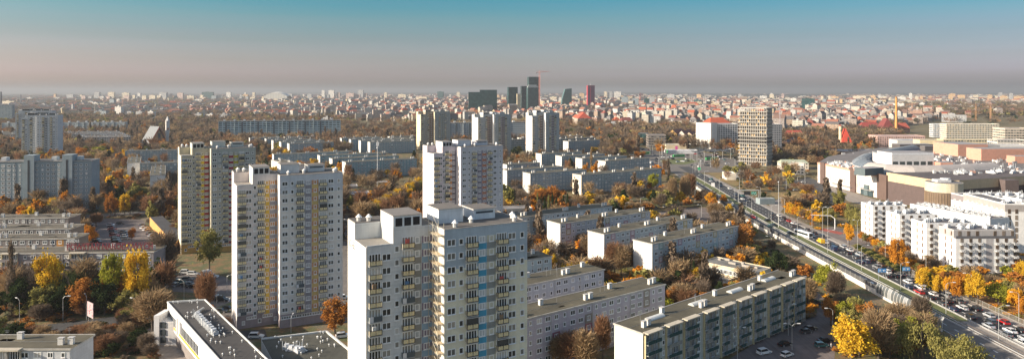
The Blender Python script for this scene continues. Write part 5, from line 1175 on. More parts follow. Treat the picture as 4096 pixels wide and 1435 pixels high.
# ------------------------------------------------------------------ vehicles
def car_meshes(kind):
    body = MB(); glass = MB(); c = (.8, .8, .8)
    L, W, zb, zr, c0, c1, r0, r1 = dict(hatch=(4.1, 1.75, .92, 1.48, -1.95, 1.05, -1.6, .45), sedan=(4.6, 1.8, .9, 1.42, -1.75, 1.05, -1.05, .5), estate=(4.7, 1.8, .92, 1.5, -2.2, 1.1, -2.0, .5), suv=(4.6, 1.9, 1.08, 1.72, -2.15, 1.05, -1.9, .55), van=(5.4, 2.0, 1.3, 2.3, -2.65, 2.0, -2.6, 1.3))[kind]
    h = L / 2; w = W / 2
    side = [(-h, .32), (h, .32), (h + .04, .62), (h - .12, .78), (c1, zb), (c0, zb), (-h + .02, zb - .1)]
    for s in (-1, 1):
        q = [(x, s * w, z) for x, z in side]; body.quad(q if s < 0 else q[::-1], c)
    for i in range(len(side)):
        (xa, za), (xb, zb2) = side[i], side[(i + 1) % len(side)]; body.quad([(xa, -w, za), (xa, w, za), (xb, w, zb2), (xb, -w, zb2)], c)
    wr = w * .8
    body.box(r0, -wr, zr - .01, r1, wr, zr + .05, c)
    for x0, x1 in (((c0, r0), (c0 + .1, r0 + .1)), ((c1 - .1, r1 - .1), (c1, r1))):
        for s in (-1, 1):
            ww = s * (w - .05); ws = s * wr
            body.quad([(x0[0], ww * 1.01, zb), (x1[0], ww * 1.01, zb), (x1[1], ws * 1.01, zr), (x0[1], ws * 1.01, zr)], c)
    a = [(c0, -w + .05, zb), (c1, -w + .05, zb), (c1, w - .05, zb), (c0, w - .05, zb)]; b = [(r0, -wr, zr), (r1, -wr, zr), (r1, wr, zr), (r0, wr, zr)]
    for i in range(4): glass.quad([a[i], a[(i + 1) % 4], b[(i + 1) % 4], b[i]], (.02, .025, .03))
    if kind == 'van': body.box(-2.66, -w, zb - .1, .6, w, zr + .04, c)
    wheel = MB(); n = 10
    for s in (-.1, .1): wheel.quad([(.31 * cos(2 * pi * i / n), s, .31 * sin(2 * pi * i / n)) for i in range(n)][::(1 if s < 0 else -1)], (.3, .3, .31) if True else 0)
    for i in range(n): p, q = 2 * pi * i / n, 2 * pi * (i + 1) / n; wheel.quad([(.33 * cos(p), -.1, .33 * sin(p)), (.33 * cos(q), -.1, .33 * sin(q)), (.33 * cos(q), .1, .33 * sin(q)), (.33 * cos(p), .1, .33 * sin(p))], (.02, .02, .02))
    tl = MB().box(-h - .03, -.16, zb - .3, -h + .03, .16, zb - .12, (.35, .01, .01)); hl = MB().box(h - .03, -.18, .6, h + .03, .18, .75, (.75, .75, .7))
    return dict(body=body.mesh('body', ['car']), glass=glass.mesh('windows', ['shiny']), wheel=wheel.mesh('wheel', ['rubber']), tail=tl.mesh('tail_light', ['plain']), head=hl.mesh('headlight', ['plain']), L=L, W=W)
CARS = {k: car_meshes(k) for k in ('hatch', 'sedan', 'estate', 'suv', 'van')}
CC = [('white', (.78, .78, .76)), ('black', (.012, .013, .015)), ('silver', (.42, .44, .46)), ('dark grey', (.07, .075, .08)), ('dark blue', (.02, .035, .08)), ('red', (.4, .015, .015)), ('grey', (.2, .21, .22)), ('teal', (.04, .16, .17)), ('brown', (.1, .06, .04)), ('yellow', (.75, .45, .04))]
CW = [22, 30, 10, 18, 9, 6, 9, 3, 2, 0]
KN = dict(hatch='hatchback', sedan='saloon car', estate='estate car', suv='off-road car', van='van')
cr = random.Random(21)
def car(x, y, rz, where, kind=None, colr=None, parts=True, group=None, z=.01):
    kind = kind or cr.choices(['hatch', 'sedan', 'estate', 'suv', 'van'], [34, 26, 16, 18, 5])[0]
    cn, cv = (colr if isinstance(colr, tuple) else [c for c in CC if c[0] == colr][0]) if colr else cr.choices(CC, CW)[0]
    k = CARS[kind]
    if not parts:
        o = link('car', k['body'], None, (x, y, z), R(rz)); o['category'] = 'car'
        if group: o['group'] = group
        o.color = (*cv, 1); g_ = link('windows', k['glass'], o)
    else:
        o = thing('van' if kind == 'van' else 'car', None, 'van' if kind == 'van' else 'car', (x, y, z), R(rz), group)
        b = link('body', k['body'], o); b.color = (*cv, 1); link('windows', k['glass'], o)
        for sx in (-1, 1):
            for sy in (-1, 1): link('wheel', k['wheel'], o, (sx * k['L'] * .31, sy * (k['W'] / 2 - .06), .33))
        for sy in (-1, 1): link('tail_light', k['tail'], o, (0, sy * (k['W'] / 2 - .22), 0)); link('headlight', k['head'], o, (0, sy * (k['W'] / 2 - .26), 0))
    auto(o, f'{cn} {KN[kind]}', x, y, where); return o
GQ = 'cars queuing on the main road'
for ln, x, dens in (('kerbside', 167.2, .93), ('middle', 163.2, .9), ('inner', 159.6, .88)):
    y = 196 + cr.random() * 5
    while y < 640:
        dn = dens if y < 330 else (.62 if y < 420 else .4)
        if ln == 'inner' and y > 262: dn *= .45
        if cr.random() < dn: car(x + offs(y) + cr.uniform(-.25, .25), y, 90 + cr.uniform(-1.5, 1.5), f"in the queue's {ln} lane", parts=y < 430, group=GQ)
        y += 6.3 + cr.random() * 2.6 + (y - 200) * .006
for x, y in ((145, 272), (149, 420), (145.5, 455), (149, 500), (145, 560), (148.5, 575), (145.2, 600)): car(x + offs(y), y, -90, 'on the emptier carriageway', parts=y < 430, group='cars on the emptier carriageway', colr='white' if y == 272 else None)
x, y = P(3232, 1192); 
o = car(155.5 + 5.5, 352, 90, 'with round roof load in the queue', kind='van', colr='yellow', group=GQ)
# parking bays of the big left car park
G1 = 'cars parked in the big left car park'
for (xa, ya), (xb, yb), n, rz, w in (((352, 885), (390, 975), 9, 8, 'in the leftmost row of the big car park'), ((442, 898), (468, 975), 9, 10, 'in the second row of the big car park'), ((478, 892), (505, 960), 8, 8, 'in the third row of the big car park'), ((556, 893), (610, 948), 7, 75, 'along the right fence of the big car park'), ((318, 878), (365, 882), 4, 90, 'at the far end of the big car park')):
    for i in range(n):
        if cr.random() < .86: t = (i + .5) / n; a = P(xa + (xb - xa) * t, ya + (yb - ya) * t); car(a[0], a[1], rz + cr.uniform(-4, 4), w, group=G1)
G2_ = 'cars parked in the yard left of the two flat school roofs'
for px, py, rz, k, c in ((700, 1100, 0, 'hatch', 'teal'), (743, 1093, 0, 'suv', 'white'), (772, 1098, 0, 'estate', 'white'), (820, 1102, 180, 'van', 'white'), (851, 1110, 0, 'suv', 'white'), (700, 1130, 60, 'hatch', 'silver'), (706, 1143, 60, 'sedan', 'grey'), (722, 1130, 0, 'hatch', 'teal'), (748, 1120, 0, 'estate', 'grey'), (760, 1140, 0, 'hatch', 'silver'), (772, 1150, 0, 'sedan', 'black'), (740, 1145, 0, 'hatch', 'dark grey'), (850, 1198, 0, 'sedan', 'black'), (849, 1187, 0, 'sedan', 'silver'), (888, 1202, 0, 'suv', 'black'), (882, 1248, 0, 'estate', 'dark grey'), (910, 1238, 0, 'hatch', 'black'), (1025, 1350, 0, 'suv', 'white')):
    a = P(px, py); car(a[0], a[1], rz + cr.uniform(-6, 6), 'in the yard before the beige tower', k, c, group=G2_)
for px, py, rz, k, c in ((1373, 1195, 20, 'suv', 'white'), (1372, 1348, 20, 'suv', 'white'), (1655, 742, 15, 'hatch', 'dark blue'), (1615, 755, 15, 'sedan', 'silver'), (2632, 1424, 40, 'estate', 'white'), (3056, 1413, 25, 'suv', 'white'), (3140, 1380, 25, 'sedan', 'black'), (3225, 1330, 20, 'hatch', 'dark grey'), (3240, 1318, 15, 'sedan', 'black'), (3300, 1366, 5, 'sedan', 'black'), (3285, 1385, 5, 'hatch', 'teal'), (3283, 1215, 60, 'hatch', 'black'), (3148, 1423, 30, 'hatch', 'white')):
    a = P(px, py); car(a[0], a[1], rz, 'on the narrow streets', k, c, group='cars on the side streets')
for i in range(14): a = P(2480 + i * 16, 846 - i * 2.2 + (i % 2) * 6); car(a[0], a[1], cr.uniform(60, 100), 'behind the echelon slab roofs', parts=False, group='cars parked behind the slabs')
for px, py in ((3405, 895), (3420, 900), (3438, 905), (3448, 898), (3462, 912), (3180, 762), (3150, 755), (3237, 752), (3300, 766), (3213, 730), (3072, 884), (3095, 903), (3160, 935), (3085, 908)): a = P(px, py); car(a[0], a[1], cr.uniform(0, 40), 'near the tall poles of the crossing', parts=False, group='cars near the crossing')
for i in range(60): a = P(cr.uniform(2520, 2960), cr.uniform(606, 668)); car(a[0], a[1], cr.uniform(-30, 60), 'around the roundabout', parts=False, group='cars around the roundabout')
for i in range(22): t = i / 22; a = P(2610 - t * 250, 608 - t * 58); car(a[0] + cr.uniform(-4, 4), a[1], 100, 'on the far road beyond the roundabout', parts=False, group='cars around the roundabout')
# bus
a = P(3228, 945); bus = thing('bus', 'white bus with dark windscreen turning at the crossing near tall poles', 'bus', (a[0] - 2, a[1], .01), R(-75))
MB().box(-6, -1.25, .35, 6, 1.25, 3.0, (.8, .8, .8)).mesh; bb = MB().box(-6, -1.25, .35, 6, 1.25, 3.0, (.75, .75, .75)).box(-4, -.8, 3.0, 0, .8, 3.25, (.7, .7, .7)).obj('body', ['plain'], bus); MB().box(-5.5, -1.28, 1.4, 5.2, 1.28, 2.5, (.02, .03, .03)).box(5.7, -1.1, 1.2, 6.04, 1.1, 2.7, (.02, .03, .03)).obj('windows', ['shiny'], bus)
for sx in (-3.4, 3.6):
    for sy in (-1.1, 1.1): o = link('wheel', CARS['van']['wheel'], bus, (sx, sy, .45)); o.scale = (1.4, 1.4, 1.4)
for sy in (-.8, .8): link('headlight', CARS['van']['head'], bus, (3.35, sy, .1))
for i, (px, py) in enumerate(((2715, 628), (2846, 640), (2580, 617))):
    a = P(px, py); t = thing('bus', ['green and yellow bus nearest the pink-panelled filling station', 'green bus below the tilted bus station roofs', 'green bus waiting left of the roundabout'][i], 'bus', (*a, 0), R(10), 'green city buses'); MB().box(-7, -1.25, .4, 7, 1.25, 3.0, (.05, .3, .1)).obj('body', ['plain'], t); MB().box(-6.6, -1.27, 1.5, 6.4, 1.27, 2.5, (.02, .03, .03)).obj('windows', ['shiny'], t)

# ------------------------------------------------------------------ street lamps, signs, masts
LC = (.5, .5, .48)
def lamp(px, py, h=9.5, arm=2., rz=0., where=None, double=False, phrase='grey street lamp', W=None, c=LC, curved=True):
    a = W or P(px, py); t = thing('street_lamp', None, 'street lamp', (*a, 0), R(rz), 'street lamps'); s = max(1, a[1] / 330)
    MB().tube((0, 0, 0), (0, 0, h - .6), .09 * s, .06 * s, 6, c).obj('pole', ['metal'], t)
    for sg in ((1, -1) if double else (1,)):
        m = MB()
        if curved: m.tube((0, 0, h - .7), (sg * arm * .35, 0, h - .1), .07 * s, .06 * s, 5, c).tube((sg * arm * .35, 0, h - .1), (sg * arm, 0, h + .15), .06 * s, .05 * s, 5, c)
        else: m.tube((0, 0, h - .65), (sg * arm, 0, h), .06 * s, .05 * s, 5, c)
        m.obj('arm', ['metal'], t); MB().box(sg * arm - .1 if sg > 0 else sg * arm - .8, -.16, h + .0, sg * arm + .8 if sg > 0 else sg * arm + .1, .16, h + .2, (.7, .7, .68)).obj('lamp_head', ['plain'], t)
    auto(t, phrase, a[0], a[1], where)
for y in (214, 240, 268, 298, 330, 365, 402, 440, 480, 525, 575, 620): lamp(0, 0, 11, 2.6, 0, 'on the grassy median', W=(154.3 + offs(y), y), double=False)
for y in (208, 232, 256, 284, 315, 350, 392, 436, 485, 540): lamp(0, 0, 10, 2.2, 180, 'along the right-hand pavement', W=(174.2 + offs(y), y))
for px, py, h, rz in ((252, 1282, 8.5, 0), (346, 1278, 8.5, 135), (440, 1250, 8.5, 10), (546, 1306, 9.5, 165), (661, 1172, 8, 0), (736, 1205, 8, 160), (809, 1170, 9, 0), (867, 1226, 9.5, 165), (908, 1170, 7, 0), (78, 1288, 8, 150), (925, 1312, 5, 20), (1164, 1330, 5.5, 90)): lamp(px, py, h, 1.8, rz, 'along the left-hand street')
for px, py, h, rz in ((2500, 860, 8, 0), (2562, 838, 8, 20), (2640, 815, 8, 0), (2780, 808, 9, 10), (2806, 870, 8, 180), (2985, 860, 9, 0), (3000, 745, 9, 0), (3120, 745, 8, 0), (3190, 745, 8, 0), (3220, 735, 9, 0), (3145, 760, 9, 170), (2262, 1040, 4, 0), (2485, 1210, 5, 0)): lamp(px, py, h, 1.8, rz, 'among the housing slabs and meadows')
for px, py, h, rz, db in ((3153, 1340, 10, 10, False), (3168, 1398, 8, 0, True), (3331, 1330, 8, 180, False), (3085, 1000, 7, 180, False), (2950, 1440, 9.5, 10, False), (3348, 1195, 7, 180, False)): lamp(px, py, h, 1.8, rz, 'near the green-balconied slab and its street', double=db)
for px, py, h, rz in ((1440, 1010, 8, 170), (1393, 935, 8, 170), (1418, 835, 9, 0), (1570, 830, 9, 0), (1618, 765, 8, 10), (1655, 745, 8, 10), (1680, 740, 8, 10)): lamp(px, py, h, 1.8, rz, 'between the pale and the pinkish towers')
for i in range(26): px, py = cr.uniform(2600, 2960), cr.uniform(615, 690); lamp(px, py, cr.uniform(9, 13), 1.6, cr.uniform(0, 180), 'around the roundabout')
# tall poles at the crossing
for px, py, h in ((3290, 955, 17), (3311, 920, 13), (3430, 1010, 16), (3630, 1230, 0)):
    if h: lamp(px, py, h, 1.5, 0, 'at the bus crossing', double=True, phrase='tall white pole lamp')
a = P(3245, 905); t = thing('signal_gantry', 'white curved traffic signal gantry over the crossing by the bus', 'signal gantry', (*a, 0), R(0)); MB().tube((10, -8, 0), (10, -8, 6), .25, .22, 6, (.7, .7, .7)).tube((10, -8, 6), (8, -7.5, 7.6), .22, .2, 6, (.7, .7, .7)).tube((8, -7.5, 7.6), (-3, -6, 7.8), .2, .14, 6, (.7, .7, .7)).obj('frame', ['plain'], t)
for k in range(3): MB().box(-2 + k * 4, -6.5, 6.2, -1.4 + k * 4, -6.1, 7.6, (.02, .05, .08)).obj('signal', ['plain'], t)
def board(label, px, py, w, h, z, col, rz=0, txt=None, posts=2, pc=(.4, .4, .4), W=None, name='road_sign', cat='road sign', marks=0, pic=0):
    a = W or P(px, py); t = thing(name, label, cat, (*a, 0), R(rz)); MB().box(-w / 2, -.12, z, w / 2, .02, z + h, col).box(-w / 2 - .06, -.1, z - .06, w / 2 + .06, 0, z - .004, (.6, .6, .6)).obj('panel', ['plain'], t)
    for k in range(posts): x = 0 if posts == 1 else (-w * .4 + k * w * .8); MB().tube((x, .1, 0), (x, .1, z + h * .8), .08 + .02 * (w > 5), .08 + .02 * (w > 5), 5, pc).obj('post', ['metal'], t)
    if pic: MB().box(-2.2, -.16, z + .9, 1.6, -.13, z + 1.9, (.02, .03, .035)).box(-1.3, -.17, z + 1.91, .9, -.13, z + 2.6, (.03, .05, .055)).box(1.7, -.155, z + 2.2, 4.6, -.13, z + 3.6, (.03, .06, .06)).obj('picture', ['plain'], t)
    if marks:
        m = MB(); q = w / 3.3
        for k in range(3): m.box(-w * .42 + k * w * .11, -.145, z + h * .2, -w * .42 + k * w * .11 + w * .05, -.125, z + h * .8, (.7, .75, .78))
        m.box(w * .02, -.145, z + h * .55, w * .4, -.125, z + h * .68, (.72, .76, .78)); m.box(w * .1, -.144, z + h * .25, w * .2, -.126, z + h * .54, (.72, .76, .78)); m.box(w * .28, -.144, z + h * .3, w * .34, -.126, z + h * .5, (.72, .76, .78))
        m.obj('arrow_marks', ['plain'], t)
    if txt: text(txt[0], txt[1], txt[2], t, (-w / 2 + .15, -.14, z + h - txt[1] * .95), (R(90), 0, 0), .01)
    return t
board('blue direction sign on the median above the queue', 0, 0, 3.4, 1.5, 3.2, (.02, .2, .5), marks=1, W=(155.2, 283)); board('blue direction sign on the orange verge', 3625, 1105, 3.2, 1.5, 2.5, (.02, .22, .5), marks=1)
gy = 477; sg_ = thing('sign_gantry', 'overhead gantry with black display panel and green sign across the queue', 'sign gantry', (160, gy, 0))
MB().box(-.2, -.2, 0, .2, .2, 9, (.5, .5, .48)).box(14.3, -.2, 0, 14.7, .2, 9, (.5, .5, .48)).box(-.3, -.3, 8.7, 14.8, .3, 9.3, (.5, .5, .48)).obj('frame', ['metal'], sg_); MB().box(3.8, -.5, 5.7, 8.4, -.35, 8.4, (.02, .022, .025)).obj('display_panel', ['plain'], sg_)
gs_ = MB().box(9, -.5, 6, 12.6, -.35, 8.1, (.02, .24, .17)); [gs_.box(9.3 + k * .8, -.54, 6.4 + (k % 2) * .5, 9.7 + k * .8, -.51, 7.0 + (k % 2) * .6, (.6, .75, .68)) for k in range(4)]; gs_.obj('green_sign', ['plain'], sg_)
board('white square billboard beside the main road median', 2852, 760, 2.8, 2.8, 3, (.75, .72, .7), rz=-8, posts=1, name='billboard', cat='billboard'); board('large tilted billboard with a dark picture on a tall post', 2970, 735, 10.5, 3.8, 5.5, (.33, .33, .32), rz=-6, posts=1, pic=1, name='billboard', cat='billboard')
bb_ = board('white billboard with scribbled red and grey picture by the left street', 362, 1330, 4.6, 4.8, 5.2, (.5, .36, .36), rz=-38, posts=2, name='billboard', cat='billboard')
m = MB(); r_ = random.Random(5)
for k in range(26): x, z = r_.uniform(-2, 1.7), r_.uniform(5.5, 9.4); m.box(x, -.16 - k * .0007, z, x + r_.uniform(.15, .8), -.13, z + r_.uniform(.1, .4), r_.choice([(.5, .05, .06), (.3, .32, .38), (.55, .4, .38)]))
m.obj('picture', ['plain'], bb_)
board('pink illuminated-looking price board of the filling station', 2706, 618, 3, 4.5, 6, (.62, .1, .3), posts=1, name='price_board', cat='sign'); board('green sign panel of the filling station', 2668, 622, 2.5, 4, 3, (.08, .4, .15), name='price_board', cat='sign', posts=1)
board('bright green round road sign group beside the main road', 2797, 692, 2.8, 2.4, 3, (.04, .45, .2), posts=1); board('red shuttered kiosk sign at the slab end', 2465, 855, 2, 3, 1, (.6, .3, .28), posts=2)
m_ = thing('phone_mast', 'mobile phone mast with white antenna cluster above the shop roof', 'mast', (*XY(1510, 560), 0)); MB().tube((0, 0, 0), (0, 0, 38), .4, .25, 6, (.45, .45, .45)).obj('pole', ['metal'], m_)
for k in range(3): MB().box(.9 * cos(k * 2.1) - .25, .9 * sin(k * 2.1) - .15, 33.5, .9 * cos(k * 2.1) + .25, .9 * sin(k * 2.1) + .15, 36.5, (.75, .75, .75)).obj('antenna', ['plain'], m_)
MB().frustum(0, 0, 31.5, 32.4, .9, .9, 8, (.6, .6, .6)).obj('antenna', ['plain'], m_)
a = P(2045, 905); 
fl = thing('flagpole', 'very tall thin pole between the queue and the noise wall', 'pole', (148.8 + 6, 392, 0)); MB().tube((0, 0, 0), (0, 0, 26), .22, .1, 6, (.55, .55, .53)).obj('shaft', ['metal'], fl); MB().frustum(0, 0, 26, 26.6, .4, .3, 8, (.6, .6, .6)).obj('cap', ['metal'], fl)
# white bollard box, yellow slide in the playground and swings
a = P(2800, 1165)
sw = thing('swing_frame', 'white swing frame in the kindergarten garden', 'swing', (*P(2715, 1160), 0)); MB().tube((-2, -1, 0), (-1.6, 0, 2.3), .08, .08, 4, WHITE).tube((-2, 1, 0), (-1.6, 0, 2.3), .08, .08, 4, WHITE).tube((2, -1, 0), (1.6, 0, 2.3), .08, .08, 4, WHITE).tube((2, 1, 0), (1.6, 0, 2.3), .08, .08, 4, WHITE).tube((-1.6, 0, 2.3), (1.6, 0, 2.3), .08, .08, 4, (.6, .2, .1)).obj('frame', ['plain'], sw); MB().box(-.5, -.2, .5, .5, .2, .6, (.4, .1, .05)).obj('seat', ['plain'], sw)
tu = thing('play_house', 'small red play house in the kindergarten garden', 'play house', (*P(2812, 1172), 0)); MB().box(-1, -1, 0, 1, 1, 1.6, (.6, .03, .03)).obj('wall', ['plain'], tu); MB().gable(-1, -1, 1, 1, 1.6, 2.4, (.6, .02, .03)).obj('roof', ['plain'], tu)

def person(px, py, label, top, legs, rz=0.):
    a = P(px, py); t = thing('person', label, 'person', (*a, 0), R(rz))
    J = [((0, 0, .95), .15), ((0, 0, 1.2), .14), ((0, 0, 1.42), .15), ((0, 0, 1.54), .06), ((0, .01, 1.68), .105), ((0, .01, 1.77), .08),
         ((.1, 0, .88), .09), ((.11, .12, .5), .065), ((.11, .2, .08), .045), ((.11, .06, .04), .04), ((-.1, 0, .88), .09), ((-.11, -.1, .5), .065), ((-.11, -.2, .1), .045), ((-.11, -.32, .05), .04),
         ((.2, 0, 1.4), .06), ((.26, .06, 1.12), .045), ((.26, -.06, .88), .035), ((-.2, 0, 1.4), .06), ((-.26, -.06, 1.12), .045), ((-.26, -.16, .9), .035)]
    E = [(0, 1), (1, 2), (2, 3), (3, 4), (4, 5), (0, 6), (6, 7), (7, 8), (8, 9), (0, 10), (10, 11), (11, 12), (12, 13), (2, 14), (14, 15), (15, 16), (2, 17), (17, 18), (18, 19)]
    me = bpy.data.meshes.new('body'); me.from_pydata([j[0] for j in J], E, []); o = link('body', me, t); sk = o.modifiers.new('skin', 'SKIN'); o.modifiers.new('sub', 'SUBSURF').levels = 1; o.modifiers['sub'].render_levels = 1
    for v, (_, r_) in zip(me.skin_vertices[0].data, J): v.radius = (r_, r_ * .85)
    me.skin_vertices[0].data[0].use_root = True
    m, tt, b, _ = nt('clothing'); tc = tt.nodes.new('ShaderNodeTexCoord'); sp_ = tt.nodes.new('ShaderNodeSeparateXYZ'); tt.links.new(tc.outputs['Object'], sp_.inputs[0])
    c = ramp(tt, mth(tt, 'DIVIDE', sp_.outputs[2], 1.8), [(0, (.03, .03, .03)), (.06, legs), (.52, top), (.855, (.45, .28, .2)), (.965, (.06, .04, .03))]); tt.nodes[c.node.name].color_ramp.interpolation = 'CONSTANT'; tt.links.new(c, b.inputs['Base Color']); b.inputs['Roughness'].default_value = .9; me.materials.append(m)
person(843, 1130, 'pedestrian in white jacket and dark trousers beside the white cars', (.7, .7, .7), (.04, .04, .06), 40)
person(823, 1113, 'pedestrian in dark clothes next to the white box van', (.05, .04, .05), (.03, .03, .05), 120)
person(3325, 1392, 'person in white clothes by the parked cars at the lower street', (.75, .73, .72), (.7, .7, .68), 10)
# ------------------------------------------------------------------ trees
def qrand(n, size, r, asp=1.):
    """n randomly turned quads about the origin"""
    a = r.normal(size=(n, 3)); a /= np.linalg.norm(a, axis=1)[:, None]
    b = np.cross(a, r.normal(size=(n, 3))); b /= np.linalg.norm(b, axis=1)[:, None]
    s = size * r.uniform(.6, 1.3, (n, 1)) / 2
    return np.stack([-a * s * asp - b * s, a * s * asp - b * s, a * s * asp + b * s, -a * s * asp + b * s], 1)
PALS = {'grey-brown': ((0.138, 0.103, 0.075), (0.241, 0.184, 0.132)), 'tan': ((0.246, 0.168, 0.095), (0.426, 0.302, 0.168)), 'red-brown': ((0.2, 0.11, 0.065), (0.34, 0.19, 0.1)), 'orange': ((0.416, 0.169, 0.026), (0.715, 0.325, 0.039)), 'golden': ((0.494, 0.286, 0.026), (0.85, 0.572, 0.052)), 'rust': ((0.32, 0.125, 0.03), (0.52, 0.24, 0.06)), 'olive': ((0.189, 0.174, 0.051), (0.392, 0.348, 0.116)), 'yellow-green': ((0.189, 0.203, 0.027), (0.459, 0.432, 0.054)), 'dark green': ((0.023, 0.039, 0.016), (0.065, 0.085, 0.033)), 'amber': ((0.562, 0.25, 0.025), (0.85, 0.475, 0.037))}
def crown(kind, pal, seed, n, R_=4., Ht=12., leaf=.5):
    """leaf or twig quads of one tree of height Ht and crown radius R_, with a colour each"""
    r = np.random.default_rng(seed); lo, hi = np.array(PALS[pal][0]), np.array(PALS[pal][1])
    if kind == 'leafy':
        nc = 34; d = r.normal(size=(nc, 3)); d /= np.linalg.norm(d, axis=1)[:, None]; rad = r.uniform(.35, 1., (nc, 1)) ** .6
        c = d * rad * np.array([R_, R_, Ht * .36]) * r.uniform(.8, 1.12, (nc, 1)); c[:, 2] += Ht * .62; cs = r.uniform(.45, 1.0, nc) * R_ * .3
    elif kind == 'conifer':
        nc = 36; z = r.uniform(0, 1, nc) ** .8; rr_ = (1 - z) * R_ * .75; a = r.uniform(0, 6.28, nc)
        c = np.stack([rr_ * np.cos(a), rr_ * np.sin(a), Ht * (.12 + .84 * z)], 1); cs = .12 * R_ + rr_ * .28
    elif kind == 'poplar':
        nc = 34; z = r.uniform(0, 1, nc); a = r.uniform(0, 6.28, nc); rr_ = R_ * .5 * np.sin(np.pi * (z * .86 + .12)) * r.uniform(.2, 1, nc)
        c = np.stack([rr_ * np.cos(a), rr_ * np.sin(a), Ht * (.1 + .88 * z)], 1); cs = np.full(nc, R_ * .2)
    else:
        nc = 40; d = r.normal(size=(nc, 3)); d[:, 2] = np.abs(d[:, 2]) * .9 - .25; d /= np.linalg.norm(d, axis=1)[:, None]
        c = d * r.uniform(.45, 1., (nc, 1)) * np.array([R_, R_, Ht * .48]); c[:, 2] += Ht * .5; cs = np.full(nc, R_ * .22)
    if kind == 'bare':
        # branches: thin long quads fanning from the trunk, then twigs at the ends
        k = n; z0 = Ht * r.uniform(.18, .75, k); a = r.uniform(0, 6.28, k); t = r.uniform(.25, 1., k) ** .7
        el = r.uniform(.25, 1.25, k); L = R_ * 1.05
        st = np.stack([np.cos(a) * L * t * np.cos(el), np.sin(a) * L * t * np.cos(el), z0 + t * Ht * .42 * np.sin(el)], 1)
        keep = (st[:, 0] ** 2 + st[:, 1] ** 2) / R_ ** 2 + ((st[:, 2] - Ht * .6) / (Ht * .42)) ** 2 < r.uniform(.6, 1.15, k)
        st = st[keep]; a = a[keep]; k = len(st)
        dirs = np.stack([np.cos(a) * .6, np.sin(a) * .6, np.full(k, .8)], 1) + r.normal(size=(k, 3)) * .35; dirs /= np.linalg.norm(dirs, axis=1)[:, None]
        w = np.cross(dirs, r.normal(size=(k, 3))); w /= np.linalg.norm(w, axis=1)[:, None]
        ln = r.uniform(.5, 1.3, (k, 1)) * leaf * 2.2; wd = leaf * .1 * r.uniform(.6, 1.4, (k, 1))
        V = np.stack([st - w * wd, st + w * wd, st + dirs * ln + w * wd * .5, st + dirs * ln - w * wd * .5], 1)
        col = lo + (hi - lo) * r.uniform(0, 1, (k, 1)); return V, col
    i = r.integers(0, nc, n); p = c[i] + r.normal(size=(n, 3)) * cs[i][:, None] * .62
    f = r.uniform(0, 1, nc)[i] * .6 + r.uniform(0, 1, n) * .4
    if kind == 'willow':
        q = qrand(n, leaf, r); p[:, 2] -= r.uniform(0, 1, n) ** 1.5 * Ht * .3 * (np.hypot(p[:, 0], p[:, 1]) / R_); q = q * np.array([.45, .45, 1.9]); p[:, 2] = np.maximum(p[:, 2], .6)
    else: q = qrand(n, leaf, r)
    if kind == 'conifer': q = q * np.array([1, 1, .8])
    return q + p[:, None, :], lo + (hi - lo) * f[:, None]
def trunk_mb(kind, seed, R_=4., Ht=12.):
    r = random.Random(seed); m = MB(); c = (.09, .07, .055)
    if kind in ('conifer', 'poplar'): return m.tube((0, 0, -.2), (0, 0, Ht * .9), .22, .05, 6, c)
    top = (r.uniform(-.3, .3), r.uniform(-.3, .3), Ht * .42); m.tube((0, 0, -.2), top, .3, .2, 6, c)
    for k in range(6):
        a = k * 1.05 + r.random(); e = (top[0] + cos(a) * R_ * r.uniform(.3, .62), top[1] + sin(a) * R_ * r.uniform(.3, .62), Ht * r.uniform(.66, .9)); m.tube(top, e, .15, .05, 5, c)
        m.tube(e, (e[0] * 1.35, e[1] * 1.35, e[2] + Ht * .07), .05, .015, 4, c); mid = [(a_ + b_) / 2 for a_, b_ in zip(top, e)]; b2 = a + r.choice((-.8, .8)); m.tube(mid, (mid[0] + cos(b2) * R_ * .35, mid[1] + sin(b2) * R_ * .35, mid[2] + Ht * .16), .08, .02, 4, c)
    m.tube(top, (0, 0, Ht * .88), .17, .03, 5, c); return m
TP = {}
def proto(kind, pal, v=0):
    key = (kind, pal, v)
    if key not in TP:
        n = {'leafy': 5200, 'willow': 6000, 'conifer': 3600, 'poplar': 2600, 'bare': 4200}[kind]
        V, C = crown(kind, pal, abs(hash((len(kind), len(pal), v))) % 9999 + v * 7, n, leaf={'bare': .75, 'willow': .3}.get(kind, .32))
        TP[key] = (np_mesh('crown', V, C, 'leaf'), trunk_mb(kind, v).mesh('trunk', ['bark']))
    return TP[key]
KW = {'leafy': 'leafy tree', 'bare': 'bare-twigged tree', 'willow': 'drooping willow', 'conifer': 'conifer', 'poplar': 'slim upright tree'}
tr = random.Random(99); NT = 0
def tree(x, y, ht, rad, kind, pal, where=None, v=None, label=None):
    global NT; NT += 1
    v = tr.randrange(3) if v is None else v; cm, tm = proto(kind, pal, v)
    t = thing('conifer' if kind == 'conifer' else 'tree', label, 'tree', (x, y, 0), tr.uniform(0, 6.28), 'autumn trees')
    t.scale = (rad / 4., rad / 4., ht / 12.); link('trunk', tm, t); link('crown', cm, t)
    if not label: auto(t, f'{pal} {KW[kind]}', x, y, where)
def ptree(px, pb, pt, wpx, kind, pal, where=None, label=None):
    """tree with its foot at photo point px, pb, top at pt and width wpx"""
    x, y = P(px, pb); tree(x, y, (pb - pt) * y / F * 1.0, wpx * y / F / 2, kind, pal, where, label=label)
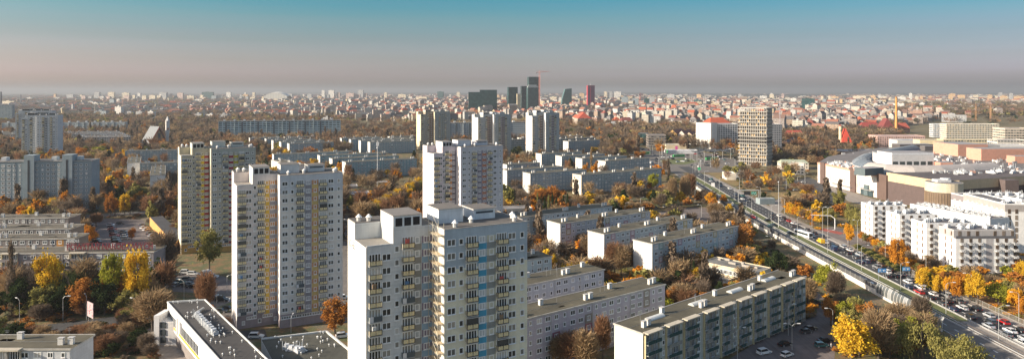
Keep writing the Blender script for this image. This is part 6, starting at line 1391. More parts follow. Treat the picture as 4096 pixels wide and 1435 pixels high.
# named trees, as they stand in the photograph
for a in ((2303, 1195, 1035, 122, 'willow', 'golden', 'big golden willow in front of the grey slab end'), (2625, 1268, 1168, 120, 'willow', 'yellow-green', 'green-yellow willow between the rosy slab and the balcony slab'), (2565, 1262, 1195, 70, 'willow', 'yellow-green', 'smaller green willow left of the larger one at the rosy slab'),
          (838, 1092, 914, 92, 'leafy', 'olive', 'tall olive-yellow tree before the ochre base of the beige tower'), (188, 1250, 1003, 100, 'leafy', 'golden', 'tall golden tree at left before the lettered slab'), (290, 1255, 1068, 105, 'willow', 'dark green', 'dark green willow right of the tall golden tree at left'),
          (446, 1240, 1015, 85, 'leafy', 'yellow-green', 'yellow-green tree below the middle of the red lettering'), (545, 1245, 985, 100, 'leafy', 'golden', 'golden tree reaching up to the end of the red lettering'), (652, 1120, 935, 115, 'bare', 'grey-brown', 'large dark bare tree at the right end of the lettered slab'),
          (46, 1262, 968, 62, 'poplar', 'grey-brown', 'tall thin bare poplar near the left edge'), (357, 990, 904, 52, 'leafy', 'orange', 'orange tree between the lettered slab and the car park'), (526, 962, 905, 32, 'leafy', 'rust', 'small rust tree inside the car park'), (385, 905, 855, 50, 'bare', 'red-brown', 'bare reddish tree at the left side of the car park'),
          (612, 1322, 1168, 150, 'bare', 'tan', 'wide tan bare tree left of the diagonal school roof'), (1340, 1335, 1195, 110, 'leafy', 'rust', 'rust-brown tree at the foot of the pale tower beside the annex roof'), (1537, 812, 733, 56, 'leafy', 'orange', 'bright orange tree beside the brown shop building'),
          (3404, 1475, 1282, 150, 'leafy', 'golden', 'largest golden tree at the bottom edge near the embankment'), (3692, 1440, 1262, 175, 'willow', 'olive', 'large olive willow below the glazed barrier'), (3835, 1480, 1335, 185, 'willow', 'olive', 'olive willow nearest the bottom edge beside the road bridge'),
          (3322, 1300, 1192, 70, 'leafy', 'rust', 'rust-red tree right of the balcony slab'), (3368, 1310, 1205, 66, 'leafy', 'yellow-green', 'yellow-green tree between rust-red tree and noise wall'), (3310, 1180, 1052, 84, 'leafy', 'yellow-green', 'large yellow-green tree right of the balcony slab roof'), (3345, 1200, 1090, 70, 'bare', 'grey-brown', None),
          (3104, 1112, 1012, 88, 'leafy', 'dark green', 'round dark green tree behind the kindergarten'), (3590, 1092, 942, 60, 'leafy', 'orange', 'tall orange tree between second and third apartment wing'), (3397, 985, 893, 40, 'leafy', 'amber', 'slim amber tree right of the signal gantry'),
          (3354, 842, 756, 54, 'leafy', 'olive', 'tall olive tree before the brown mall corner'), (3408, 905, 805, 62, 'willow', 'olive', None), (3440, 930, 825, 60, 'willow', 'olive', None), (3320, 900, 830, 60, 'leafy', 'olive', None),
          (2843, 835, 765, 44, 'leafy', 'amber', 'amber tree beside the far end of the noise wall'), (2918, 862, 815, 32, 'leafy', 'golden', None), (2895, 820, 778, 30, 'leafy', 'orange', None), (2862, 875, 815, 70, 'bare', 'tan', None), (2365, 700, 598, 26, 'poplar', 'tan', 'very tall brown poplar before the echelon slabs'),
          (2290, 665, 628, 24, 'poplar', 'orange', None), (2190, 666, 628, 24, 'leafy', 'orange', None), (2308, 595, 572, 40, 'leafy', 'yellow-green', None), (2350, 600, 580, 20, 'leafy', 'orange', None), (2610, 765, 695, 44, 'leafy', 'yellow-green', 'yellow-green tree at the right end of the near echelon slab'), (2445, 755, 690, 46, 'bare', 'dark green', None),
          (2782, 1160, 1072, 44, 'leafy', 'golden', 'bright yellow tree among conifers at the kindergarten'), (2758, 1140, 1035, 40, 'conifer', 'dark green', None), (2775, 1125, 1040, 36, 'conifer', 'dark green', None), (2725, 1130, 1085, 16, 'conifer', 'olive', None), (2845, 1165, 1095, 34, 'conifer', 'dark green', None), (2970, 1330, 1232, 32, 'conifer', 'olive', None),
          (2820, 1060, 1000, 26, 'conifer', 'dark green', None), (2888, 1062, 998, 38, 'conifer', 'dark green', None), (2925, 1060, 1005, 24, 'conifer', 'rust', None), (2975, 1032, 905, 78, 'leafy', 'rust', 'tall rust tree at the end of the gable row'), (2460, 1100, 975, 84, 'bare', 'red-brown', None), (2485, 1108, 990, 70, 'bare', 'tan', None), (2325, 1010, 935, 60, 'bare', 'tan', 'tan tree between first and second sunlit gables'), (2155, 1000, 955, 44, 'leafy', 'orange', None), (2640, 615, 575, 40, 'leafy', 'orange', None),
          (2560, 640, 600, 44, 'leafy', 'rust', None), (2450, 570, 545, 0, '', '', None), (2760, 800, 700, 50, 'bare', 'red-brown', None), (2740, 815, 710, 46, 'bare', 'tan', None), (2690, 820, 715, 40, 'bare', 'tan', None), (3100, 720, 650, 0, '', '', None), (166, 650, 604, 40, 'leafy', 'olive', None), (210, 652, 618, 26, 'leafy', 'rust', None),
          (325, 648, 592, 50, 'leafy', 'orange', None), (390, 640, 588, 50, 'leafy', 'yellow-green', None), (585, 645, 612, 36, 'leafy', 'golden', None), (700, 640, 605, 26, 'leafy', 'orange', None), (290, 605, 590, 0, '', '', None), (2870, 575, 548, 0, '', '', None), (3245, 700, 600, 0, '', '', None)):
    if a[3]: ptree(a[0], a[1], a[2], a[3], a[4], a[5], None, a[6])
for i in range(9): ptree(2150 + i * 15, 842 + (i % 3) * 3, 775 + (i * 7 % 4) * 6, 22, 'poplar', 'dark green' if i % 3 else 'olive', 'in the dark poplar row')
for i in range(4): ptree(2160 + i * 20, 820, 748, 44, 'leafy', 'rust', 'behind the dark poplar row')
for x, b, t, w, p in ((3690, 1175, 1072, 54, 'golden'), (3718, 1170, 1090, 36, 'yellow-green'), (3748, 1185, 1095, 40, 'golden'), (3795, 1195, 1100, 36, 'amber'), (3828, 1210, 1100, 38, 'orange'), (3848, 1205, 1110, 36, 'amber'), (3878, 1215, 1098, 42, 'golden'), (3912, 1225, 1092, 52, 'golden'), (3770, 1180, 1085, 30, 'rust')): ptree(x, b, t, w, 'leafy', p, 'along the verge below the white apartments')
for x, b, t, w, p in ((4068, 1260, 1150, 66, 'amber'), (4100, 1250, 1140, 60, 'orange'), (4094, 1130, 1040, 50, 'golden')): ptree(x, b, t, w, 'leafy', p, 'at the right edge on the slope')
for i in range(11): ptree(3158 + i * 12, 868 + i * 3.6, 808 + i * 4 + (i % 3) * 5, 34, 'leafy', ('amber', 'golden', 'orange')[i % 3], 'in the golden row left of the olive trees')
for i in range(16): x = 3450 + i * 17; ptree(x, 965 + i * 10, 925 + i * 9.5, 34, 'leafy', ('orange', 'amber', 'rust', 'olive')[i * 7 % 4], 'between the queue and the apartments')
for i in range(14): x = 3430 + i * 13; ptree(x, 1000 + i * 7.2, 975 + i * 6.5, 38, 'leafy', ('olive', 'dark green')[i % 2], 'in the clipped hedge row beside the queue')
for i in range(8): ptree(255 + i * 22 if i < 3 else 380 + i * 20, 868 - (i % 3) * 8, 770 + (i * 5 % 3) * 12, 42, 'leafy', ('orange', 'dark green', 'golden', 'rust')[i % 4], 'at the top of the car park')
for i in range(7): ptree(40 + i * 34, 872, 810 - (i % 3) * 8, 36, 'bare', ('tan', 'golden')[i % 2], 'before the grey-green long block')
for i in range(6): ptree(90 + i * 82, 1262, 1110 + (i % 3) * 22, 110, 'leafy', ('dark green', 'olive', 'dark green', 'rust')[i % 4], 'in the shady row before the lettered slab')
for i in range(16): ptree(1480 + i * 14, 905 - i * 9, 815 - i * 7.5, 66, 'leafy' if i % 3 else 'bare', ('tan', 'olive', 'golden')[i % 3] if i % 3 else 'tan', 'on the golden bank left of the pinkish tower')
for px, pb, pt, w, k, p in ((2120, 1430, 1330, 0, '', ''), (2280, 1470, 1335, 110, 'bare', 'red-brown'), (2340, 1480, 1330, 110, 'bare', 'tan'), (2240, 1465, 1350, 90, 'bare', 'tan'), (2410, 1450, 1270, 70, 'bare', 'red-brown'), (2520, 1250, 1190, 90, 'bare', 'red-brown'), (2680, 1190, 1130, 90, 'bare', 'red-brown'), (2700, 1230, 1150, 60, 'leafy', 'rust'), (2800, 1235, 1160, 60, 'leafy', 'orange'), (2755, 1240, 1180, 60, 'bare', 'rust')):
    if w: ptree(px, pb, pt, w, k, p, 'around the balcony slab and kindergarten garden')
print('named trees', NT)

# ---- scattered trees, near ones as things, the rest as woodland
def streetish(): pass
cand = []; foot([P(690, 1085), P(960, 1085), P(985, 1290), P(860, 1235), P(700, 1225)], 0); foot([(120, 228), (141, 228), (141, 440), (134, 440), (130, 300), (126, 262)], 0)
zones = [  # px range, py range, how many tries, palette weights
    (-100, 1400, 600, 960, 1250, 'mixed'), (-50, 900, 1130, 1435, 190, 'left'), (1380, 2140, 640, 1010, 420, 'mixed'), (2050, 3000, 560, 1250, 820, 'mixed'), (2850, 3420, 640, 920, 150, 'mixed'), (2900, 3700, 1000, 1435, 430, 'warm'), (3420, 4100, 930, 1330, 190, 'warm'),
    (-100, 1400, 470, 620, 2600, 'far'), (1300, 2600, 500, 600, 1300, 'far'), (2400, 3500, 500, 660, 1500, 'far')]
PW = dict(mixed=[('bare', 'grey-brown', 22), ('bare', 'tan', 26), ('bare', 'red-brown', 10), ('leafy', 'rust', 7), ('leafy', 'orange', 8), ('leafy', 'olive', 9), ('leafy', 'dark green', 5), ('conifer', 'dark green', 4), ('poplar', 'grey-brown', 3), ('leafy', 'golden', 7)],
          left=[('bare', 'grey-brown', 30), ('leafy', 'dark green', 14), ('bare', 'red-brown', 20), ('leafy', 'olive', 9), ('leafy', 'rust', 8), ('bare', 'tan', 14)],
          warm=[('leafy', 'rust', 18), ('leafy', 'orange', 16), ('bare', 'tan', 18), ('bare', 'grey-brown', 12), ('leafy', 'golden', 9), ('leafy', 'olive', 12), ('leafy', 'yellow-green', 5)],
          far=[('bare', 'grey-brown', 38), ('bare', 'red-brown', 12), ('bare', 'tan', 20), ('leafy', 'rust', 5), ('leafy', 'dark green', 7), ('leafy', 'olive', 5), ('poplar', 'grey-brown', 5)])
cell = {}
for x0, x1, y0, y1, n, z in zones:
    for i in range(n):
        px, py = tr.uniform(x0, x1), tr.uniform(y0, y1); x, y = P(px, py)
        kind, pal, _ = tr.choices(PW[z], [w[2] for w in PW[z]])[0]
        rad = tr.uniform(2.6, 5.0) * (1.15 if y > 700 else 1)
        if not (free(x, y) and free(x - rad * .6, y) and free(x + rad * .6, y) and free(x, y - rad * .7)): continue
        k = (int(x / 5), int(y / 5))
        if k in cell: continue
        cell[k] = 1; ht = (tr.uniform(5, 11) if x > 0 and 200 < y < 560 else tr.uniform(7, 15)) if kind != 'poplar' else tr.uniform(14, 22)
        if z == 'warm' and py < 1200: ht *= .6; rad *= .7
        if z == 'left' and py > 1255: ht = tr.uniform(3.5, 6.5); rad = tr.uniform(2.2, 3.6)
        cand.append((y, x, ht, rad, kind, pal))
cand.sort(); nthing = max(0, 300 - NT)
for y, x, ht, rad, kind, pal in cand[:nthing]: tree(x, y, ht, rad, kind, pal)
VV, CV = [], []; lod = {}
def low(kind, pal, v, n):
    k = (kind, pal, v, n)
    if k not in lod:
        s_ = {3: .8}.get(v, .9); V, C = crown(kind, pal, 50 + v, n, leaf=(1.1 if n > 150 else 2.0) * (1.15 if kind == 'bare' else 1))
        if kind == 'bare':   # keep the twigs visible as fine fans
            c = V.mean(1, keepdims=True); V = c + (V - c) * np.array([1.3, 1.3, 1.])
        lod[k] = (V, C)
    return lod[k]
def place(x, y, ht, rad, kind, pal, n):
    V, C = low(kind, pal, tr.randrange(3), n); a = tr.uniform(0, 6.28); c, s = cos(a), sin(a)
    M_ = np.array([[c * rad / 4, -s * rad / 4, 0], [s * rad / 4, c * rad / 4, 0], [0, 0, ht / 12]])
    VV.append(V @ M_.T + np.array([x, y, 0])); CV.append(C * tr.uniform(.8, 1.2))
for y, x, ht, rad, kind, pal in cand[nthing:]: place(x, y, ht, rad, kind, pal, 700 if y < 480 else 340 if y < 900 else 120)
print('scattered', len(cand), 'things', nthing)
# shrubs and undergrowth between the slabs and on the embankment
SV, SC = [], []
for x0, x1, y0, y1, n, pl in ((2900, 3650, 1130, 1435, 420, ('rust', 'olive', 'tan', 'dark green', 'orange')), (-50, 900, 1180, 1435, 420, ('grey-brown', 'red-brown', 'dark green', 'rust')), (2050, 3100, 700, 1260, 900, ('tan', 'rust', 'dark green', 'grey-brown', 'olive')), (3080, 4090, 900, 1330, 420, ('orange', 'rust', 'olive', 'amber')), (0, 1400, 620, 980, 900, ('grey-brown', 'dark green', 'red-brown')), (1380, 2100, 700, 1000, 260, ('tan', 'rust', 'grey-brown')), (2840, 3330, 680, 900, 130, ('tan', 'olive', 'rust', 'grey-brown'))):
    for i in range(n):
        x, y = P(tr.uniform(x0, x1), tr.uniform(y0, y1))
        if not free(x, y): continue
        V, C = low('leafy', tr.choice(pl), tr.randrange(3), 160); rad = tr.uniform(1, 2.4); a = tr.uniform(0, 6.28); c, s = cos(a), sin(a)
        M_ = np.array([[c * rad / 4, -s * rad / 4, 0], [s * rad / 4, c * rad / 4, 0], [0, 0, tr.uniform(1.2, 2.6) / 10]])
        SV.append((V - np.array([0, 0, 3.])) @ M_.T + np.array([x, y, 0])); SC.append(C)
o = link('undergrowth', np_mesh('undergrowth', np.concatenate(SV), np.concatenate(SC), 'leaf')); o['kind'] = 'stuff'; tag(o, 'low brown, rust and green shrubs filling the ground between buildings and roads', 'undergrowth')
# ------------------------------------------------------------------ far city
fr_ = random.Random(42)
WALLS = [(.74, .68, .56), (.7, .62, .5), (.62, .55, .42), (.66, .62, .55), (.7, .68, .64), (.5, .36, .26), (.42, .38, .34), (.56, .45, .38), (.6, .48, .3), (.36, .3, .27), (.5, .3, .22), (.3, .28, .28)]
ROOFS = [(.32, .08, .045), (.38, .1, .05), (.22, .06, .045), (.16, .1, .08), (.12, .11, .11), (.28, .12, .08), (.2, .19, .18), (.09, .09, .09)]
# near edge of the built-up old town, as photo y for each photo x
EX = [-200, 0, 300, 560, 860, 1100, 1400, 1700, 2000, 2300, 2450, 2700, 2900, 3100, 3350, 3600, 3800, 4100, 4300]
EY = [455, 455, 462, 458, 466, 470, 484, 490, 470, 492, 500, 515, 520, 545, 530, 505, 470, 470, 470]
def dens(px, py):      # share of ground taken by houses rather than trees
    if px < 1000: return .55 if py > 400 else .6
    if px > 3560 and 412 < py < 470: return .12
    return .85
houses = []
for i in range(16000):
    px = fr_.uniform(-150, 4250); e = float(np.interp(px, EX, EY)); t = fr_.random()
    py = 380 + (e - 380) * t ** 1.05; x, y = P(px, py)
    cl_ = sin(x * .0071 + 1.3) * sin(y * .0043 + .7) + .5 * sin(x * .019 + y * .011)
    if fr_.random() > dens(px, py) * (1. if cl_ > -.25 else .3): continue
    if not free(x, y): continue
    k = (int(x / 17), int(y / 19))
    if k in cell: continue
    cell[k] = 1; houses.append((y, x, px))
houses.sort(); print('houses', len(houses))
def house_parts(x, y, px):
    sc = 1 + max(0, y - 1800) / 2600
    w, d = fr_.uniform(11, 26) * sc, fr_.uniform(10, 15) * sc; h = (fr_.uniform(8, 18) if fr_.random() < .85 else fr_.uniform(18, 30)) * (1 if px > 1000 else .75); al = (R(fr_.choice((-38, -30, -42, 52, 50))) if px > 2500 else R(fr_.choice((20, 28, -55, -60)))) + fr_.uniform(-.2, .2)
    wc = fr_.choice(WALLS); rc = fr_.choice(ROOFS[:6] if fr_.random() < .5 else ROOFS[3:]); j = fr_.uniform(.85, 1.15); wc = tuple(min(.78, c * j * .74) for c in wc)
    W = MB().box(0, 0, -1, w, d, h, wc, bottom=False); Rf = MB(); flat = fr_.random() < .42
    if flat: W.box(.02, .02, h, w - .02, d - .02, h + .4, (.3, .28, .27)); Rf.box(.4, .4, h + .4, w - .4, d - .4, h + .6, (.22, .21, .2)); Rf.box(w * .3, d * .4, h + .6, w * .5, d * .7, h + 2.6, (.5, .47, .43))
    else:
        Rf.gable(0, 0, w, d, h, h + fr_.uniform(3.5, 7), rc, 0, wc, 0, fr_.choice((0, 0, .8)))
        if fr_.random() < .6: Rf.box(w * .4, d * .55, h + 1, w * .4 + 1.2, d * .55 + 1, h + 6.5, (.35, .2, .15))
    return W, Rf, al, wc, rc, flat
def cname(c):
    r, g, b = c
    if r > .42: return 'cream' if b < .38 else 'white'
    if r > .32: return 'ochre' if b < .22 else 'rose'
    return 'brown' if b < .2 else 'grey'
def rname(c):
    r, g, b = c
    return 'red' if r > .25 and g < .13 else 'dark red' if r > .2 and g < .1 else 'brown' if r > g * 1.3 else 'grey'
stuffW, stuffR = MB(), MB()
for i, (y, x, px) in enumerate(houses):
    W, Rf, al, wc, rc, flat = house_parts(x, y, px)
    if i < 290:
        t = thing('town_house', None, 'house', (x, y, 0), al, 'town houses at the near edge of the city'); W.obj('wall', ['ftown'], t); Rf.obj('roof', ['tiles'], t)
        auto(t, f'{cname(wc)} house with {"flat" if flat else rname(rc)} roof', x, y)
    else: stuffW.add(W, x, y, 0, al); stuffR.add(Rf, x, y, 0, al)
stuffW.M = [0] * len(stuffW.F); stuffR.M = [1] * len(stuffR.F); stuffW.add(stuffR)
o = stuffW.obj('distant_town_houses', ['ftown', 'tiles']); o['kind'] = 'stuff'; tag(o, 'countless small pale and red-roofed houses filling the distant city', 'distant houses')
# far high-rises
def far(lst, ox, oy, s, grp):
    for (a, b, t, e, c, *ph) in lst:
        x0, x1 = ox + a / s, ox + b / s; yt, yb = oy + t / s, max(oy + e / s, 378)
        Y = min(6200, F * H / (yb - HY)); bx, by = XY(x0, Y)
        h = H - (yt - HY) * Y / F; wd = (x1 - x0) / F * Y; al = R(-34) if x0 > 2600 else R(-16)
        L = wd * .78; d = max(8, min(16, wd * .4)) if wd < 60 else 16
        n = 'high_rise' if h > wd * .8 else 'apartment_slab'; col = FC[c]
        m = MB().box(0, 0, -1, L, d, h, col, bottom=False); m2 = MB().box(.5, .5, h, L - .5, d - .5, h + .8, tuple(q * .6 for q in col)).box(L * .3, d * .3, h + .8, L * .55, d * .8, h + 4, tuple(q * .8 for q in col))
        tt = thing(n, None, 'high-rise' if h > wd * .8 else 'apartment block', (bx, by, 0), al, grp); wfoot(bx, by, al, 0, 0, L, d, 2)
        m.obj('wall', ['fcurtain' if c in ('dkgreen', 'teal') else 'fslab'], tt); m2.obj('roof', ['felt'], tt)
        auto(tt, f'{FN[c]} {"high-rise" if h > wd * .8 else "apartment block"} on the skyline', bx, by)
FC = dict(cream=(.72, .62, .46), white=(.74, .71, .66), pink=(.6, .44, .38), grey=(.42, .42, .42), bg=(.3, .35, .38), dkgreen=(.02, .05, .05), teal=(.06, .14, .15), orange=(.68, .45, .24))
FN = dict(cream='cream', white='white', pink='pinkish', grey='grey', bg='blue-grey', dkgreen='dark green', teal='teal', orange='ochre')
GR = 'high-rises and blocks on the skyline'
far([(1010, 1103, 68, 92, 'cream'), (1140, 1250, 75, 100, 'cream'), (705, 750, 105, 135, 'white'), (762, 820, 103, 145, 'pink'), (828, 875, 107, 140, 'grey'), (938, 990, 107, 140, 'white'), (993, 1045, 108, 150, 'pink'), (1025, 1090, 135, 195, 'bg'), (1092, 1135, 132, 170, 'white'), (1240, 1278, 97, 155, 'cream'), (1160, 1238, 100, 150, 'pink'), (1328, 1392, 100, 160, 'cream'), (1397, 1485, 98, 155, 'cream'), (1489, 1525, 88, 135, 'white'), (1540, 1565, 78, 150, 'grey'), (1590, 1620, 85, 125, 'pink'), (1624, 1660, 105, 135, 'dkgreen'), (1750, 1850, 102, 140, 'cream'), (1890, 2050, 67, 100, 'teal'), (1980, 2045, 103, 150, 'bg'), (2118, 2182, 70, 90, 'white'), (2300, 2335, 110, 150, 'grey'), (1860, 1960, 115, 140, 'cream'), (2050, 2125, 110, 135, 'cream'), (2340, 2410, 115, 145, 'cream'), (2290, 2310, 72, 95, 'white'), (2365, 2395, 72, 95, 'cream'), (1075, 1168, 205, 300, 'white'), (1170, 1265, 248, 300, 'grey'), (1272, 1370, 250, 305, 'grey'), (1380, 1465, 250, 308, 'white'), (1812, 1930, 272, 330, 'grey'), (1932, 2045, 278, 330, 'white'), (2050, 2170, 275, 325, 'grey'), (20, 200, 152, 190, 'cream'), (880, 960, 68, 95, 'grey'), (1285, 1330, 78, 100, 'white'), (1660, 1740, 75, 105, 'pink'), (1490, 1600, 70, 92, 'grey'), (250, 330, 118, 140, 'white'), (500, 600, 118, 140, 'white'), (390, 440, 178, 210, 'grey'), (668, 690, 183, 270, 'grey'), (880, 1060, 245, 285, 'bg'), (895, 1070, 178, 200, 'cream')], 0, 340, 2.3418, GR)
far([(423, 450, 68, 102, 'white'), (467, 518, 68, 105, 'white'), (655, 705, 66, 105, 'grey'), (1168, 1222, 76, 105, 'teal'), (1292, 1320, 80, 105, 'cream'), (1030, 1125, 110, 145, 'cream'), (935, 1060, 145, 165, 'white'), (1095, 1205, 145, 170, 'white'), (520, 550, 82, 108, 'pink'), (580, 650, 85, 100, 'pink'), (825, 850, 82, 98, 'cream'), (330, 370, 92, 110, 'grey'), (430, 505, 243, 285, 'grey'), (545, 590, 240, 268, 'cream'), (115, 240, 215, 240, 'grey'), (300, 380, 180, 200, 'cream'), (1550, 1590, 140, 170, 'white'), (1000, 1030, 120, 140, 'pink')], 1024, 320, 1.6104, GR)
far([(592, 618, 76, 118, 'cream'), (620, 655, 75, 118, 'grey'), (657, 714, 77, 130, 'white'), (705, 758, 110, 180, 'bg'), (775, 822, 120, 175, 'bg'), (850, 893, 120, 175, 'dkgreen'), (880, 928, 110, 170, 'grey'), (930, 978, 122, 170, 'white'), (1003, 1048, 128, 165, 'grey'), (1070, 1140, 132, 155, 'cream'), (1170, 1228, 128, 160, 'teal'), (1255, 1280, 130, 165, 'white'), (245, 300, 110, 150, 'cream'), (300, 325, 115, 155, 'white'), (385, 415, 108, 140, 'cream'), (455, 530, 142, 178, 'orange'), (385, 450, 145, 185, 'pink'), (327, 385, 185, 205, 'orange'), (700, 790, 275, 305, 'white'), (855, 980, 235, 300, 'white'), (605, 740, 280, 320, 'grey'), (1235, 1290, 235, 262, 'bg'), (1155, 1185, 195, 240, 'grey'), (180, 240, 118, 150, 'grey')], 2048, 320, 1.6104, GR)
far([(925, 973, 95, 125, 'white'), (1002, 1110, 97, 178, 'dkgreen'), (1138, 1158, 80, 115, 'cream'), (1190, 1212, 80, 110, 'cream'), (1225, 1248, 80, 108, 'orange'), (1150, 1178, 100, 135, 'bg'), (1182, 1272, 107, 150, 'cream'), (1128, 1218, 138, 165, 'cream'), (1272, 1293, 103, 140, 'orange'), (1345, 1370, 103, 135, 'orange'), (1365, 1470, 78, 112, 'cream'), (1472, 1498, 95, 130, 'cream'), (1500, 1518, 72, 100, 'cream'), (1512, 1530, 90, 125, 'orange'), (1543, 1567, 65, 100, 'grey'), (1555, 1577, 90, 125, 'cream'), (1580, 1605, 85, 125, 'cream'), (1620, 1640, 90, 120, 'cream'), (1680, 1745, 85, 120, 'white'), (1762, 1787, 60, 118, 'white'), (1805, 1830, 80, 110, 'cream'), (1840, 1862, 80, 120, 'orange'), (1865, 1885, 85, 112, 'cream'), (1900, 1925, 80, 105, 'orange'), (2040, 2075, 72, 112, 'orange'), (2105, 2162, 72, 112, 'orange'), (2215, 2255, 72, 112, 'cream'), (2318, 2352, 70, 112, 'orange'), (2355, 2390, 78, 112, 'cream'), (2395, 2423, 55, 100, 'grey'), (2405, 2458, 78, 117, 'orange'), (2470, 2500, 60, 112, 'grey'), (2505, 2576, 80, 117, 'orange'), (1648, 1738, 132, 180, 'white'), (1797, 1860, 165, 200, 'cream'), (1870, 1943, 162, 205, 'cream'), (1992, 2180, 212, 262, 'grey'), (1700, 1960, 200, 225, 'white'), (130, 200, 108, 135, 'grey'), (1480, 1560, 228, 262, 'teal')], 2640, 340, 1.769, GR)
for i in range(90):      # small pale slabs scattered along the skyline
    px = fr_.uniform(200, 4200) if i < 46 else fr_.uniform(150, 1500); w_ = fr_.uniform(12, 44); yt = fr_.uniform(373, 388) if i < 46 else fr_.uniform(376, 440)
    far([(px, px + w_, yt, yt + 12, fr_.choice(('cream', 'white', 'grey', 'pink', 'orange')))], 0, 0, 1., GR)
# woods and parks between the houses, hazy woods towards the horizon
def scat(x0, x1, y0, y1, n, pals, nq, hmul=1., rm=1.):
    for i in range(n):
        px, py = fr_.uniform(x0, x1), fr_.uniform(y0, y1); x, y = P(px, py)
        if not free(x, y): continue
        p_ = fr_.choice(pals); place(x, y, fr_.uniform(9, 16) * hmul, fr_.uniform(4, 7) * rm, 'leafy' if p_ in ('dark green', 'rust', 'olive') else 'bare', p_, nq)
FP = ('grey-brown', 'red-brown', 'grey-brown', 'dark green', 'tan', 'grey-brown', 'olive')
scat(-200, 1100, 402, 520, 1100, FP, 60, 1.1, 1.3); scat(1100, 4250, 395, 500, 1300, FP, 50, .9, 1.1); scat(3560, 4250, 410, 470, 1100, FP, 50, 1.3, 1.5); scat(2420, 3600, 500, 580, 700, FP, 120, 1, 1.2)
scat(1840, 2040, 428, 452, 120, ('grey-brown', 'red-brown'), 60, 1.5, 1.6); scat(2290, 2460, 428, 455, 150, ('grey-brown', 'dark green'), 60, 1.5, 1.6); scat(-200, 4250, 378, 402, 1100, FP, 26, 1.3, 2.6); scat(-200, 1000, 380, 420, 700, FP, 30, 1.5, 2.5)
o = link('woodland', np_mesh('woodland', np.concatenate(VV), np.concatenate(CV), 'leaf')); o['kind'] = 'stuff'; tag(o, 'brown and grey autumn trees massed between the far buildings to the horizon', 'woodland')
# distant low hills
m = MB(); r_ = random.Random(8)
for row, (Yr, hb, seed) in enumerate(((9500, 26, 1), (14000, 38, 2), (20000, 52, 3))):
    n = 90; pts = [(-1.15 * Yr + 2.3 * Yr * i / n, hb * (.55 + .25 * sin(i * .13 + seed) + .2 * sin(i * .41 + seed * 2) + r_.uniform(-.04, .04)) * (1.25 if i > n * .55 else .85)) for i in range(n + 1)]
    for (xa, ha), (xb, hb_) in zip(pts, pts[1:]):
        m.quad([(xa, Yr - 900, -.5), (xb, Yr - 900, -.5), (xb, Yr, hb_), (xa, Yr, ha)], (.05, .055, .035)); m.quad([(xb, Yr + 900, -.5), (xa, Yr + 900, -.5), (xa, Yr, ha), (xb, Yr, hb_)], (.05, .055, .035))
o = m.obj('hills', ['plain']); o['kind'] = 'structure'

